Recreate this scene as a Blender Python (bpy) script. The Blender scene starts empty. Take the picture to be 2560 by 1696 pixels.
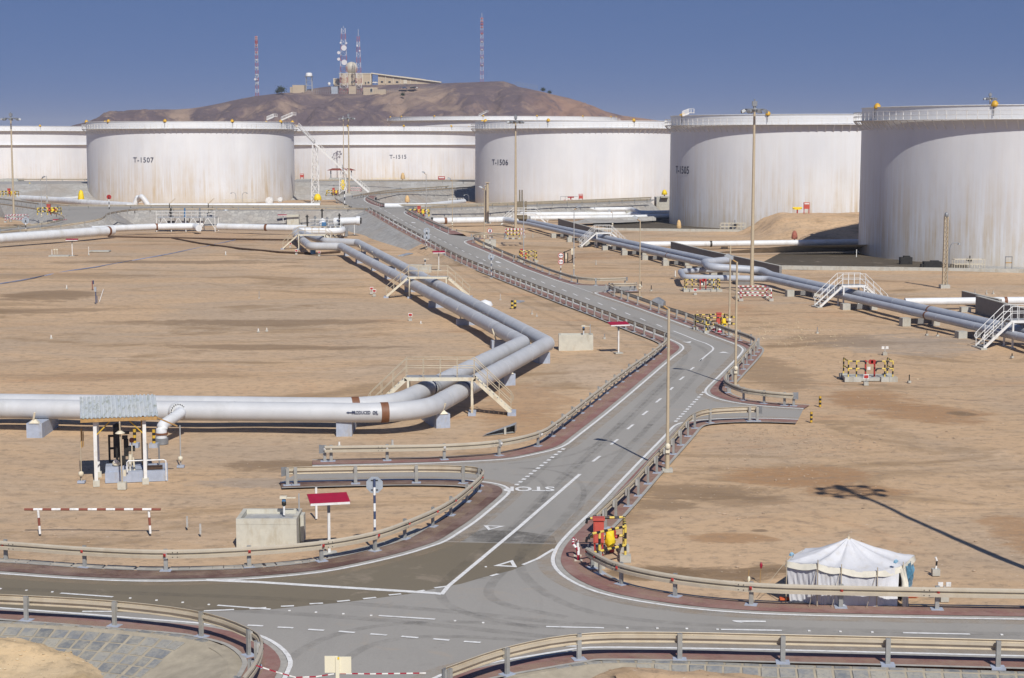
import bpy, bmesh, math, random
import numpy as np
from mathutils import Vector, Matrix
from mathutils.geometry import tessellate_polygon
random.seed(7); np.random.seed(7)
C = bpy.context.scene.collection
SC = bpy.context.scene
PI = math.pi
# ------------------------------------------------------------------ camera, sky, sun, exposure
F, HC, HOR = 4350.0, 16.0, 346.0            # focal length and horizon row in photo pixels, eye height in metres
PITCH = math.atan((848 - HOR) / F)
cam_d = bpy.data.cameras.new("camera"); cam = bpy.data.objects.new("camera", cam_d); C.objects.link(cam)
cam_d.sensor_width = 36.0; cam_d.lens = 36.0 * F / 2560.0
cam_d.clip_start = 0.5; cam_d.clip_end = 30000
cam.location = (0, 0, HC); cam.rotation_euler = (PI / 2 - PITCH, 0, 0)
SC.camera = cam
SUN_AZ, SUN_EL = math.radians(15.5), math.radians(43)   # azimuth from behind the camera towards its right
sx, sy, sz = math.sin(SUN_AZ) * math.cos(SUN_EL), -math.cos(SUN_AZ) * math.cos(SUN_EL), math.sin(SUN_EL)
sun_d = bpy.data.lights.new("sun", 'SUN'); sun = bpy.data.objects.new("sun", sun_d); C.objects.link(sun)
sun_d.energy = 4.7; sun_d.angle = math.radians(0.53); sun_d.color = (1.0, 0.965, 0.905)
sun.rotation_euler = Vector((sx, sy, sz)).to_track_quat('Z', 'Y').to_euler()
w = bpy.data.worlds.new("World"); SC.world = w; w.use_nodes = True
nt = w.node_tree; nt.nodes.clear()
wo = nt.nodes.new('ShaderNodeOutputWorld'); bg = nt.nodes.new('ShaderNodeBackground'); sky = nt.nodes.new('ShaderNodeTexSky')
sky.sky_type = 'NISHITA'; sky.sun_disc = False; sky.sun_elevation = SUN_EL
sky.sun_rotation = math.atan2(sx, sy)
sky.air_density = 1.0; sky.dust_density = 0.15; sky.ozone_density = 3.0; sky.altitude = 0
bg.inputs['Strength'].default_value = 0.079
# the sky is looked up a little above the true direction, so the low sky keeps the deep blue of the photograph
tc = nt.nodes.new('ShaderNodeTexCoord'); mp = nt.nodes.new('ShaderNodeMapping'); mp.inputs['Location'].default_value = (0, 0, 0.36)
nrm = nt.nodes.new('ShaderNodeVectorMath'); nrm.operation = 'NORMALIZE'
hs = nt.nodes.new('ShaderNodeMix'); hs.data_type = 'RGBA'; hs.blend_type = 'MULTIPLY'; hs.inputs[0].default_value = 1.0; hs.inputs[7].default_value = (0.88, 0.94, 1.17, 1)
nt.links.new(tc.outputs['Generated'], mp.inputs['Vector']); nt.links.new(mp.outputs[0], nrm.inputs[0]); nt.links.new(nrm.outputs[0], sky.inputs[0])
nt.links.new(sky.outputs[0], hs.inputs[6]); nt.links.new(hs.outputs[2], bg.inputs[0]); nt.links.new(bg.outputs[0], wo.inputs[0])
SC.view_settings.view_transform = 'Standard'; SC.view_settings.look = 'None'; SC.view_settings.exposure = -0.07
SC.view_settings.gamma = 1.0; SC.view_settings.use_curve_mapping = False
SC.cycles.max_bounces = 6; SC.cycles.diffuse_bounces = 3; SC.cycles.glossy_bounces = 3; SC.cycles.volume_bounces = 0
# ------------------------------------------------------------------ pixel picks -> places on the ground
cp, sp_ = math.cos(PITCH), math.sin(PITCH)
def ray(x, y):
    u, v = (x - 1280.0) / F, (y - 848.0) / F
    return Vector((u, cp - v * sp_, -sp_ - v * cp))
def G(x, y, z=0.0):
    d = ray(x, y); t = (z - HC) / d.z
    return Vector((d.x * t, d.y * t, z))
def AT(x, y, Y):
    d = ray(x, y); t = Y / d.y
    return Vector((d.x * t, Y, HC + d.z * t))
def proj(p):
    dx, dy, dz = p[0], p[1], p[2] - HC
    dep = dy * cp - dz * sp_; up = dy * sp_ + dz * cp
    return 1280 + F * dx / dep, 848 - F * up / dep
Y0R, Y1R, ZR = 215.0, 322.0, 2.5                       # the ramp that lifts the main road onto the bund
def zr(Y): return ZR * min(1.0, max(0.0, (Y - Y0R) / (Y1R - Y0R)))
def R(x, y):
    z = 0.0
    for _ in range(60):
        p = G(x, y, z); z = 0.6 * z + 0.4 * zr(p.y)
    p = G(x, y, z); return Vector((p.x, p.y, zr(p.y)))
def Z(x0, y0, k, pts): return [(x0 + a / k, y0 + b / k) for a, b in pts]
K4 = 2367 / 640.0
ORD = ['first', 'second', 'third', 'fourth', 'fifth', 'sixth', 'seventh', 'eighth', 'ninth', 'tenth', 'eleventh', 'twelfth', 'thirteenth', 'fourteenth', 'fifteenth', 'sixteenth', 'seventeenth', 'eighteenth', 'nineteenth', 'twentieth', 'twenty-first', 'twenty-second', 'twenty-third']
# ------------------------------------------------------------------ materials
def node(nt, t, **kw):
    n = nt.nodes.new(t)
    for k, v in kw.items(): setattr(n, k, v)
    return n
class NB:
    def __init__(s, name):
        s.m = bpy.data.materials.new(name); s.m.use_nodes = True; s.nt = s.m.node_tree
        s.b = s.nt.nodes['Principled BSDF']; s.geo = node(s.nt, 'ShaderNodeNewGeometry')
    def L(s, a, b): s.nt.links.new(a, b)
    def pos(s, scale=(1, 1, 1), rot=(0, 0, 0), obj=False):
        mp = node(s.nt, 'ShaderNodeMapping'); mp.inputs['Scale'].default_value = scale; mp.inputs['Rotation'].default_value = rot
        if obj: s.L(node(s.nt, 'ShaderNodeTexCoord').outputs['Object'], mp.inputs[0])
        else: s.L(s.geo.outputs['Position'], mp.inputs[0])
        return mp.outputs[0]
    def noise(s, vec, scale, detail=4, rough=0.55, dist=0):
        n = node(s.nt, 'ShaderNodeTexNoise'); n.inputs['Scale'].default_value = scale; n.inputs['Detail'].default_value = detail
        n.inputs['Roughness'].default_value = rough; n.inputs['Distortion'].default_value = dist; s.L(vec, n.inputs['Vector']); return n.outputs['Fac']
    def ramp(s, fac, stops):
        r = node(s.nt, 'ShaderNodeValToRGB'); e = r.color_ramp.elements
        while len(e) < len(stops): e.new(0.5)
        for k, (p, c) in enumerate(stops):
            e[k].position = p; e[k].color = (*c, 1) if not isinstance(c, (int, float)) else (c, c, c, 1)
        s.L(fac, r.inputs[0]); return r.outputs[0]
    def mix(s, fac, a, b, mode='MIX'):
        m = node(s.nt, 'ShaderNodeMix', data_type='RGBA', blend_type=mode)
        for k, v in ((0, fac), (6, a), (7, b)):
            sock = m.inputs[k]
            if isinstance(v, (int, float)): sock.default_value = v if k == 0 else (v, v, v, 1)
            elif isinstance(v, tuple): sock.default_value = (*v, 1)
            else: s.L(v, sock)
        return m.outputs[2]
    def math(s, op, a, b=0.0):
        m = node(s.nt, 'ShaderNodeMath', operation=op)
        for k, v in enumerate((a, b)):
            if isinstance(v, (int, float)): m.inputs[k].default_value = v
            else: s.L(v, m.inputs[k])
        return m.outputs[0]
    def sep(s, k):
        n = node(s.nt, 'ShaderNodeSeparateXYZ'); s.L(s.geo.outputs['Position'], n.inputs[0]); return n.outputs[k]
    def rnd(s):
        return node(s.nt, 'ShaderNodeObjectInfo').outputs['Random']
    def bump(s, h, strength=0.3, dist=0.05):
        b = node(s.nt, 'ShaderNodeBump'); b.inputs['Strength'].default_value = strength; b.inputs['Distance'].default_value = dist
        s.L(h, b.inputs['Height']); s.L(b.outputs[0], s.b.inputs['Normal'])
    def out(s, col, rough=0.8, metal=0.0):
        if isinstance(col, tuple): s.b.inputs['Base Color'].default_value = (*col, 1)
        else: s.L(col, s.b.inputs['Base Color'])
        if isinstance(rough, float): s.b.inputs['Roughness'].default_value = rough
        else: s.L(rough, s.b.inputs['Roughness'])
        s.b.inputs['Metallic'].default_value = metal; return s.m
def paint(name, col, rough=0.6, metal=0.0, var=0.18, scale=3.0, dirt=None, bump=0.0):
    n = NB(name); f = n.noise(n.pos(), scale, 5, 0.65)
    a = tuple(c * (1 - var) for c in col); b = tuple(min(1, c * (1 + var * 0.6)) for c in col)
    c = n.ramp(f, [(0.3, a), (0.7, b)])
    if dirt:
        g = n.noise(n.pos((1, 1, .35)), scale * 0.7, 6, 0.7)
        c = n.mix(n.ramp(g, [(0.52, 0.0), (0.72, 0.75)]), c, dirt)
    if bump: n.bump(f, bump, 0.02)
    return n.out(c, rough, metal)
MT = {}
MT['white'] = paint('white_paint', (.72, .71, .68), .5, var=.12, dirt=(.5, .42, .3))
MT['line'] = paint('road_line_paint', (.78, .77, .74), .7, var=.18, scale=6, dirt=(.42, .40, .36))
MT['cream'] = paint('cream_paint', (.66, .60, .46), .55, var=.12, dirt=(.42, .27, .13))
MT['beige'] = paint('beige_galvanised', (.50, .42, .30), .5, .15, var=.14, dirt=(.32, .25, .17))
MT['galv'] = paint('galvanised_steel', (.50, .50, .48), .48, .35, var=.16, dirt=(.33, .30, .26))
MT['galvdark'] = paint('weathered_steel', (.26, .27, .28), .5, .3, var=.2)
MT['rail'] = paint('guard_rail_steel', (.56, .49, .375), .45, .2, var=.10, scale=1.5, dirt=(.46, .38, .27))
MT['pipe'] = paint('pipe_light_grey_paint', (.51, .515, .52), .5, var=.08, scale=.9, dirt=(.42, .42, .41))
MT['pipeblue'] = paint('pipe_blue_grey_paint', (.42, .44, .475), .5, var=.10, scale=.9, dirt=(.33, .34, .38))
MT['pipewhite'] = paint('pipe_white_paint', (.68, .69, .69), .5, var=.10, scale=.9, dirt=(.5, .48, .42))
MT['brown'] = paint('brown_pipe_band', (.18, .075, .035), .6)
MT['bluecon'] = paint('blue_grey_concrete', (.36, .40, .48), .85, var=.15, scale=4, dirt=(.34, .31, .26), bump=.2)
MT['con'] = paint('pale_concrete', (.44, .43, .38), .85, var=.14, scale=2.5, dirt=(.33, .28, .2), bump=.2)
MT['concream'] = paint('cream_concrete', (.52, .50, .42), .8, var=.1, scale=2.5, dirt=(.36, .30, .2), bump=.15)
MT['darkcon'] = paint('grey_bund_wall', (.20, .195, .19), .85, var=.12)
MT['black'] = paint('black_paint', (.018, .018, .02), .45, var=.3)
MT['dark'] = paint('dark_machine_metal', (.035, .033, .03), .5, .3, var=.4)
MT['yellow'] = paint('yellow_paint', (.70, .52, .10), .5, var=.15, dirt=(.5, .36, .12))
MT['byellow'] = paint('bright_yellow_fabric', (.78, .56, .015), .6, var=.12)
MT['amber'] = paint('amber_yellow_paint', (.58, .36, .035), .5, var=.2)
MT['red'] = paint('red_paint', (.42, .035, .03), .5, var=.18)
MT['crimson'] = paint('crimson_roof_paint', (.36, .012, .04), .45, var=.15, dirt=(.25, .03, .04))
MT['redbrown'] = paint('faded_red_brown_paint', (.24, .07, .045), .7, var=.2)
MT['orange'] = paint('orange_cloth', (.60, .11, .03), .8)
MT['blue'] = paint('blue_paint', (.06, .17, .33), .5)
MT['navy'] = paint('navy_lettering', (.02, .028, .07), .6)
MT['wood'] = paint('ochre_timber', (.42, .25, .09), .7, var=.25, scale=5)
MT['bluestripe'] = paint('dark_blue_paint', (.05, .07, .14), .5)
MT['rust'] = paint('rusty_pipe_steel', (.085, .05, .03), .8, .2, var=.4)
MT['hose'] = paint('blue_hose_plastic', (.20, .24, .36), .7, var=.25, scale=.8, dirt=(.44, .33, .22))
MT['signgrey'] = paint('sign_back_grey', (.42, .46, .50), .45, .3, var=.15)
MT['glass'] = paint('window_glass', (.03, .04, .05), .12)
MT['leaf'] = paint('dusty_green_leaves', (.05, .085, .035), .8, var=.4, scale=1)
MT['radome'] = paint('beige_radome_panels', (.52, .47, .38), .6, var=.1, scale=.4)
# sand
DK, OC, GR, PL = (.21, .135, .07), (.38, .215, .10), (.34, .28, .22), (.60, .45, .31)
STAINS = [(120, 738, 5, 5, DK, .8), (420, 655, 16, 2.5, DK, .7), (110, 690, 14, 3, DK, .5), (600, 805, 12, 2, DK, .75), (700, 868, 9, 1.4, DK, .7), (330, 940, 9, 1.6, DK, .35), (60, 775, 9, 2, DK, .6), (950, 690, 10, 4, PL, .4),
 (2190, 1000, 2.6, 3.6, OC, .95), (2330, 1035, 3.0, 3.2, OC, .9), (2405, 1033, .7, .8, DK, .9), (1925, 930, 2.4, 7, DK, .55), (1990, 1188, 3.3, 2.2, OC, 1.0), (2130, 1225, 2.4, 1.6, OC, .9), (2560, 1330, 1.5, 3, OC, .8), (1750, 1225, 3.4, 1.7, DK, .75), (1650, 1260, 1.5, 1.0, DK, .7), (1840, 1245, 2.2, 1.2, DK, .5),
 (1640, 1432, 1.5, .9, DK, .95), (1800, 1436, 2.4, .8, DK, .9), (1960, 1425, 1.2, .6, DK, .8), (1900, 1325, .35, .25, DK, .9), (1830, 1345, 1.6, .8, OC, .8), (700, 1165, 2.6, 1.5, DK, .8), (640, 1205, 3, 1.0, GR, .7), (560, 1330, 3, 1.6, PL, .3), (1330, 1060, 3, 4, OC, .55), (1300, 1000, 3, 6, OC, .5), (1500, 940, 2, 6, PL, .5), (2260, 860, 6, 6, GR, .7), (2100, 850, 4, 4, DK, .45), (1480, 640, 8, 6, OC, .4)]
def sand_mat(name, tint=(1, 1, 1), fleck=1.0):
    n = NB(name)
    v = n.pos((.62, 1, 1), (0, 0, -.12)); v2 = n.pos((1, 1, 1))
    big = n.noise(v, .020, 5, .62, .8); mid = n.noise(n.pos((.52, 1, 1), (0, 0, .10)), .085, 8, .68, 1.6); fine = n.noise(v2, 1.5, 10, .76)
    dots = n.noise(v2, 7.0, 3, .6)
    t = lambda r, g, b: (r * tint[0], g * tint[1], b * tint[2])
    base = n.ramp(big, [(.30, t(.47, .305, .178)), (.46, t(.54, .365, .21)), (.60, t(.595, .41, .245)), (.74, t(.49, .345, .22))])
    grey = n.mix(n.ramp(n.noise(v, .05, 6, .66, .8), [(.45, 0.0), (.60, .85)]), base, t(.45, .335, .225))
    c = n.mix(n.ramp(mid, [(.535, 0.0), (.60, .55), (.68, .95)]), grey, t(.30, .195, .10))
    c = n.mix(n.ramp(n.noise(n.pos((.6, 1, 1), (0, 0, .2)), .06, 7, .7, 1.2), [(.57, 0.0), (.68, .8)]), c, t(.50, .29, .15))
    c = n.mix(n.ramp(n.noise(n.pos((.5, 1, 1), (0, 0, -.15)), .22, 7, .72, 1.0), [(.56, 0.0), (.72, .65)]), c, t(.62, .46, .31))
    c = n.mix(n.ramp(n.noise(n.pos((.45, 1, 1), (0, 0, .12)), .30, 8, .74, 1.4), [(.60, 0.0), (.68, .6)]), c, t(.24, .165, .11))
    wob = n.noise(n.pos((.55, 1, 1)), .30, 12, .80, .8); px_, py_ = n.sep(0), n.sep(1)
    for (u, v_, ra, rb, col, am) in STAINS:
        q = G(u, v_, 0); dx = n.math('DIVIDE', n.math('SUBTRACT', px_, q.x), ra * 1.2); dy = n.math('DIVIDE', n.math('SUBTRACT', py_, q.y), rb * 1.35)
        dd = n.math('ADD', n.math('MULTIPLY', dx, dx), n.math('MULTIPLY', dy, dy)); dd = n.math('ADD', dd, n.math('MULTIPLY', n.math('SUBTRACT', wob, .5), 5.0))
        c = n.mix(n.ramp(dd, [(.0, am), (.55, am * .85), (1.0, 0.0)]), c, col)
    rut = n.noise(n.pos((.035, 1.6, 1), (0, 0, .10)), 1.0, 4, .6); c = n.mix(n.ramp(rut, [(.56, 0.0), (.68, .35)]), c, t(.34, .235, .145))
    c = n.mix(n.ramp(fine, [(.36, .7), (.50, 0.0)]), c, t(.28, .20, .13))
    c = n.mix(n.ramp(fine, [(.56, 0.0), (.76, .5)]), c, t(.64, .47, .32))
    c = n.mix(n.ramp(dots, [(.68, 0.0), (.72, .55 * fleck)]), c, t(.20, .14, .10))
    c = n.mix(n.ramp(n.noise(v2, 4.3, 2, .5), [(.72, 0.0), (.75, .6 * fleck)]), c, t(.70, .58, .44))
    h = n.math('ADD', n.math('MULTIPLY', mid, 3.0), fine)
    n.bump(h, .55, .12); return n.out(c, .95)
MT['sand'] = sand_mat('tan_sand')
MT['rubble'] = sand_mat('pale_yellow_sand', (1.12, 1.18, 1.12), 1.3)
def stone_mat(name, a, b, c_, scale=1.3, flat=.35):
    n = NB(name); vo = node(n.nt, 'ShaderNodeTexVoronoi', feature='F1'); vo.inputs['Scale'].default_value = scale
    n.L(n.pos(), vo.inputs['Vector']); vd = node(n.nt, 'ShaderNodeTexVoronoi', feature='DISTANCE_TO_EDGE'); vd.inputs['Scale'].default_value = scale; n.L(n.pos(), vd.inputs['Vector'])
    sepc = node(n.nt, 'ShaderNodeSeparateColor'); n.L(vo.outputs['Color'], sepc.inputs[0])
    c = n.ramp(sepc.outputs[0], [(.1, a), (.5, b), (.9, c_)]); c = n.mix(.45, c, b)
    c = n.mix(n.ramp(vd.outputs['Distance'], [(.02, flat), (.09, 0.0)]), c, tuple(x * .45 for x in a))
    c = n.mix(n.ramp(n.noise(n.pos(), .12, 5), [(.45, 0.0), (.7, .6)]), c, (.30, .245, .19))
    n.bump(vd.outputs['Distance'], .5, .1); return n.out(c, .9)
MT['pitch'] = stone_mat('stone_pitching', (.27, .26, .24), (.35, .33, .30), (.44, .42, .37))
MT['pitch2'] = stone_mat('pale_stone_pitching', (.31, .30, .275), (.38, .365, .335), (.44, .43, .40), .9, .25)
def asphalt(name, a, b, tint, tracks=True, brick=False):
    n = NB(name); v = n.pos()
    f = n.noise(v, 14, 6, .8); g = n.noise(n.pos((.5, .5, 1)), .16, 5, .6, .5); s = n.noise(n.pos((1, .16, 1), (0, 0, .35)), .7, 5, .7, .6)
    c = n.ramp(g, [(.3, a), (.7, b)])
    c = n.mix(n.ramp(f, [(.3, .5), (.7, 0.0)]), c, tuple(x * .78 for x in a))
    c = n.mix(n.ramp(s, [(.52, 0.0), (.75, .5)]), c, tint)
    c = n.mix(n.ramp(n.noise(n.pos((1, 1, 1)), .35, 6, .7, 1.2), [(.58, 0.0), (.74, .55)]), c, (.40, .32, .24))
    c = n.mix(n.ramp(n.noise(n.pos((1, 1, 1)), .5, 6, .75, 2.0), [(.62, 0.0), (.72, .5)]), c, tuple(x * .62 for x in a))
    n.bump(f, .25, .01); return n.out(c, .88)
MT['road'] = asphalt('worn_grey_road', (.315, .295, .262), (.375, .352, .315), (.27, .255, .23))
MT['newroad'] = asphalt('olive_brown_new_surfacing', (.185, .152, .102), (.210, .176, .122), (.165, .138, .098))
def brick_mat(name, a, b, mortar, scale=5.0, bw=.5, bh=.25):
    n = NB(name); br = node(n.nt, 'ShaderNodeTexBrick'); br.inputs['Scale'].default_value = scale
    br.inputs['Color1'].default_value = (*a, 1); br.inputs['Color2'].default_value = (*b, 1); br.inputs['Mortar'].default_value = (*mortar, 1)
    br.inputs['Mortar Size'].default_value = .012; br.inputs['Brick Width'].default_value = bw; br.inputs['Row Height'].default_value = bh
    n.L(n.pos((1, 1, 1), (0, 0, .7)), br.inputs['Vector'])
    c = n.mix(n.ramp(n.noise(n.pos(), .4, 6, .7), [(.42, 0.0), (.68, .6)]), br.outputs['Color'], (.36, .27, .22))
    c = n.mix(n.ramp(n.noise(n.pos(), 1.1, 5, .7), [(.30, .75), (.48, 0.0)]), c, tuple(x * .55 for x in a))
    n.bump(br.outputs['Fac'], -.3, .02); return n.out(c, .85)
MT['brick'] = brick_mat('red_block_paving', (.27, .125, .105), (.23, .10, .085), (.20, .15, .13))
MT['brickdark'] = brick_mat('dirty_dark_red_block_paving', (.135, .068, .052), (.105, .052, .04), (.10, .075, .06))
MT['kerb'] = paint('concrete_edging', (.38, .36, .32), .9, var=.2, scale=3, bump=.2)
def tile_mat():
    n = NB('slope_tile_concrete'); r = n.rnd(); f = n.noise(n.pos(), 2.2, 6, .7)
    c = n.ramp(r, [(.0, (.13, .14, .15)), (.4, (.19, .20, .21)), (.75, (.25, .25, .24)), (1.0, (.34, .32, .27))])
    c = n.mix(n.ramp(f, [(.40, 0.0), (.62, .7)]), c, (.37, .34, .27))
    c = n.mix(n.ramp(n.noise(n.pos(), 9, 5, .7), [(.3, .6), (.5, 0.0)]), c, (.13, .13, .135))
    n.bump(f, .3, .03); return n.out(c, .9)
MT['tile'] = tile_mat()
n = NB('pale_slab_concrete'); c_ = n.ramp(n.rnd(), [(.0, (.27, .26, .235)), (.5, (.36, .34, .30)), (1.0, (.44, .40, .33))]); c_ = n.mix(n.ramp(n.noise(n.pos(), 3, 6, .7), [(.4, 0.0), (.65, .6)]), c_, (.30, .26, .20)); MT['slab'] = n.out(c_, .9)
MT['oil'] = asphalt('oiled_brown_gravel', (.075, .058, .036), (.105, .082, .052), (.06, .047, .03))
def tank_mat(name, z0, h, rust=.8):
    n = NB(name); z = n.math('DIVIDE', n.math('SUBTRACT', n.sep(2), z0), h)
    st = n.noise(n.pos((1.2, 1.2, .035)), 1.1, 6, .75); pt = n.noise(n.pos((.6, .6, .25)), .35, 5, .7); st2 = n.noise(n.pos((2.5, 2.5, .05)), 1.6, 4, .8)
    base = n.ramp(n.noise(n.pos((.35, .35, .18)), .35, 4, .6), [(.3, (.63, .635, .65)), (.7, (.74, .74, .735))])
    m = n.ramp(z, [(0.0, 1.0), (.16, .95), (.36, .55), (.60, .18), (.9, .06)])
    a = n.math('MULTIPLY', n.ramp(st, [(.38, 0.0), (.66, 1.0)]), m); a = n.math('MULTIPLY', a, n.ramp(pt, [(.34, .15), (.58, 1.0)]))
    c = n.mix(n.math('MULTIPLY', a, rust), base, (.50, .37, .20))
    b2 = n.math('MULTIPLY', n.ramp(st2, [(.62, 0.0), (.8, .8)]), m); c = n.mix(n.math('MULTIPLY', b2, rust), c, (.36, .20, .09))
    c = n.mix(n.ramp(st2, [(.28, .22), (.42, 0.0)]), c, (.50, .51, .54))
    bt = n.math('MULTIPLY', n.ramp(z, [(0.0, .7), (.07, .28), (.16, 0.0)]), n.ramp(pt, [(.3, .5), (.6, 1.0)])); c = n.mix(bt, c, (.52, .46, .36))
    n.bump(n.noise(n.pos((1, 1, .4)), .8, 2), .12, .15); return n.out(c, .48)
# ------------------------------------------------------------------ mesh building
class MB:
    def __init__(s): s.v = []; s.f = []; s.m = []; s.sm = []
    def add(s, vs, fs, m=0, sm=False):
        o = len(s.v); s.v += [tuple(v) for v in vs]
        for f in fs: s.f.append(tuple(o + i for i in f)); s.m.append(m); s.sm.append(sm)
        return s
    def box(s, c, d, m=0, rz=0.0, M=None):
        a, b, e = d[0] / 2, d[1] / 2, d[2] / 2; ca, sa = math.cos(rz), math.sin(rz); vs = []
        for z in (-e, e):
            for x, y in ((-a, -b), (a, -b), (a, b), (-a, b)):
                p = Vector((x * ca - y * sa, x * sa + y * ca, z))
                if M: p = M @ p
                vs.append(p + Vector(c))
        return s.add(vs, [(3, 2, 1, 0), (4, 5, 6, 7), (0, 1, 5, 4), (1, 2, 6, 5), (2, 3, 7, 6), (3, 0, 4, 7)], m)
    def frame(s, d):
        d = Vector(d).normalized(); up = Vector((0, 0, 1)) if abs(d.z) < .9 else Vector((1, 0, 0))
        a = d.cross(up).normalized(); return a, a.cross(d).normalized()
    def bar(s, p, q, wd, ht, m=0):
        p, q = Vector(p), Vector(q); a, b = s.frame(q - p); a *= wd / 2; b *= ht / 2
        vs = [p - a - b, p + a - b, p + a + b, p - a + b, q - a - b, q + a - b, q + a + b, q - a + b]
        return s.add(vs, [(3, 2, 1, 0), (4, 5, 6, 7), (0, 1, 5, 4), (1, 2, 6, 5), (2, 3, 7, 6), (3, 0, 4, 7)][0:6], m)
    def tube(s, p, q, r, m=0, n=8, r2=None, cap=True):
        p, q = Vector(p), Vector(q); a, b = s.frame(q - p); r2 = r if r2 is None else r2; vs = []
        for c, rr in ((p, r), (q, r2)):
            for k in range(n):
                t = 2 * PI * k / n; vs.append(c + (a * math.cos(t) + b * math.sin(t)) * rr)
        s.add(vs, [(k, n + k, n + (k + 1) % n, (k + 1) % n) for k in range(n)], m, True)
        if cap:
            s.add(vs[:n], [tuple(range(n))], m); s.add(vs[n:], [tuple(reversed(range(n)))], m)
        return s
    def path(s, pts, r, m=0, n=12, cap=True):
        pts = [Vector(p) for p in pts]; N = len(pts); vs = []
        for i, p in enumerate(pts):
            d = (pts[min(i + 1, N - 1)] - pts[max(i - 1, 0)]).normalized(); a, b = s.frame(d)
            if i and a.dot(pa) < 0: a, b = -a, -b
            k0 = 1.0
            if 0 < i < N - 1:
                c = (pts[i] - pts[i - 1]).normalized().dot(d); k0 = 1 / max(c, .6)
            pa = a
            side = None
            for k in range(n):
                t = 2 * PI * k / n; vs.append(p + (a * math.cos(t) * k0 + b * math.sin(t)) * r)
        s.add(vs, [(i * n + k, (i + 1) * n + k, (i + 1) * n + (k + 1) % n, i * n + (k + 1) % n) for i in range(N - 1) for k in range(n)], m, True)
        if cap: s.add(vs[:n], [tuple(range(n))], m); s.add(vs[-n:], [tuple(reversed(range(n)))], m)
        return s
    def stripes(s, p, q, r, L, ms=(0, 1), n=8, start=0):
        p, q = Vector(p), Vector(q); D = (q - p).length; k = max(1, round(D / L))
        for i in range(k): s.tube(p.lerp(q, i / k), p.lerp(q, (i + 1) / k), r, ms[(i + start) % 2], n)
        return s
    def lathe(s, prof, c=(0, 0, 0), m=0, n=16, sm=True):
        vs = []; c = Vector(c)
        for r, z in prof:
            for k in range(n):
                t = 2 * PI * k / n; vs.append(c + Vector((r * math.cos(t), r * math.sin(t), z)))
        return s.add(vs, [(i * n + k, i * n + (k + 1) % n, (i + 1) * n + (k + 1) % n, (i + 1) * n + k) for i in range(len(prof) - 1) for k in range(n)], m, sm)
    def disc(s, c, d, r, m=0, n=16, th=.03):
        d = Vector(d).normalized(); return s.tube(Vector(c) - d * th / 2, Vector(c) + d * th / 2, r, m, n)
    def build(s, name, mats, parent=None, world=False):
        me = bpy.data.meshes.new(name); vs = s.v
        if world and parent is not None:
            L = root_loc(parent); vs = [(v[0] - L.x, v[1] - L.y, v[2] - L.z) for v in vs]
        me.from_pydata(vs, [], s.f)
        if not isinstance(mats, (list, tuple)): mats = [mats]
        for m in mats: me.materials.append(MT[m] if isinstance(m, str) else m)
        me.polygons.foreach_set('material_index', s.m); me.polygons.foreach_set('use_smooth', s.sm); me.update()
        return link(name, me, parent)
def root_loc(o):
    L = Vector((0, 0, 0))
    while o is not None: L = L + o.location; o = o.parent
    return L
def link(name, me, parent=None):
    o = bpy.data.objects.new(name, me); C.objects.link(o)
    if parent is not None: o.parent = parent
    return o
def tag(o, label=None, cat=None, group=None, kind=None):
    if label: o['label'] = label
    if cat: o['category'] = cat
    if group: o['group'] = group
    if kind: o['kind'] = kind
    return o
def thing(name, label, cat, loc=(0, 0, 0), rz=0.0, group=None):
    o = bpy.data.objects.new(name, None); C.objects.link(o); o.location = loc; o.rotation_euler = (0, 0, rz); o.empty_display_size = .3
    return tag(o, label, cat, group)
def dup(root, loc, rz=0.0, label=None, scale=1.0):
    def cp_(o, par):
        c = o.copy(); C.objects.link(c); c.parent = par
        for ch in kids.get(o.name, []): cp_(ch, c)
        return c
    kids = {}
    for o in list(root.children_recursive): kids.setdefault(o.parent.name, []).append(o)
    c = cp_(root, None); c.location = loc; c.rotation_euler = (0, 0, rz); c.scale = (scale,) * 3
    if label: c['label'] = label
    return c
def struct(o): o['kind'] = 'structure'; return o
def V2(p): return Vector((p[0], p[1]))
def offset_line(pts, d):
    """the polyline moved d metres to its left"""
    P = [V2(p) for p in pts]; out = []
    for i in range(len(P)):
        ns = []
        if i: t = (P[i] - P[i - 1]).normalized(); ns.append(Vector((-t.y, t.x)))
        if i < len(P) - 1: t = (P[i + 1] - P[i]).normalized(); ns.append(Vector((-t.y, t.x)))
        n = sum(ns, Vector((0, 0))); n = n.normalized() if n.length > 1e-6 else ns[0]
        k = 1 / max(.5, n.dot(ns[0])); out.append(P[i] + n * d * k)
    return out
def smooth_line(pts, step=1.0, it=2):
    P = [V2(p) for p in pts]
    for _ in range(it):
        Q = [P[0]]
        for a, b in zip(P, P[1:]):
            if (b - a).length > step * .6: Q += [a.lerp(b, .25), a.lerp(b, .75)]
            else: Q.append((a + b) / 2)
        Q.append(P[-1]); P = Q
    return P
def resample(P, step):
    out = [Vector(P[0])]; acc = 0.0; d = step
    for a, b in zip(P, P[1:]):
        a, b = Vector(a), Vector(b); L = (b - a).length
        while acc + L >= d and L > 0:
            out.append(a.lerp(b, (d - acc) / L)); d += step
        acc += L
    return out
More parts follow.
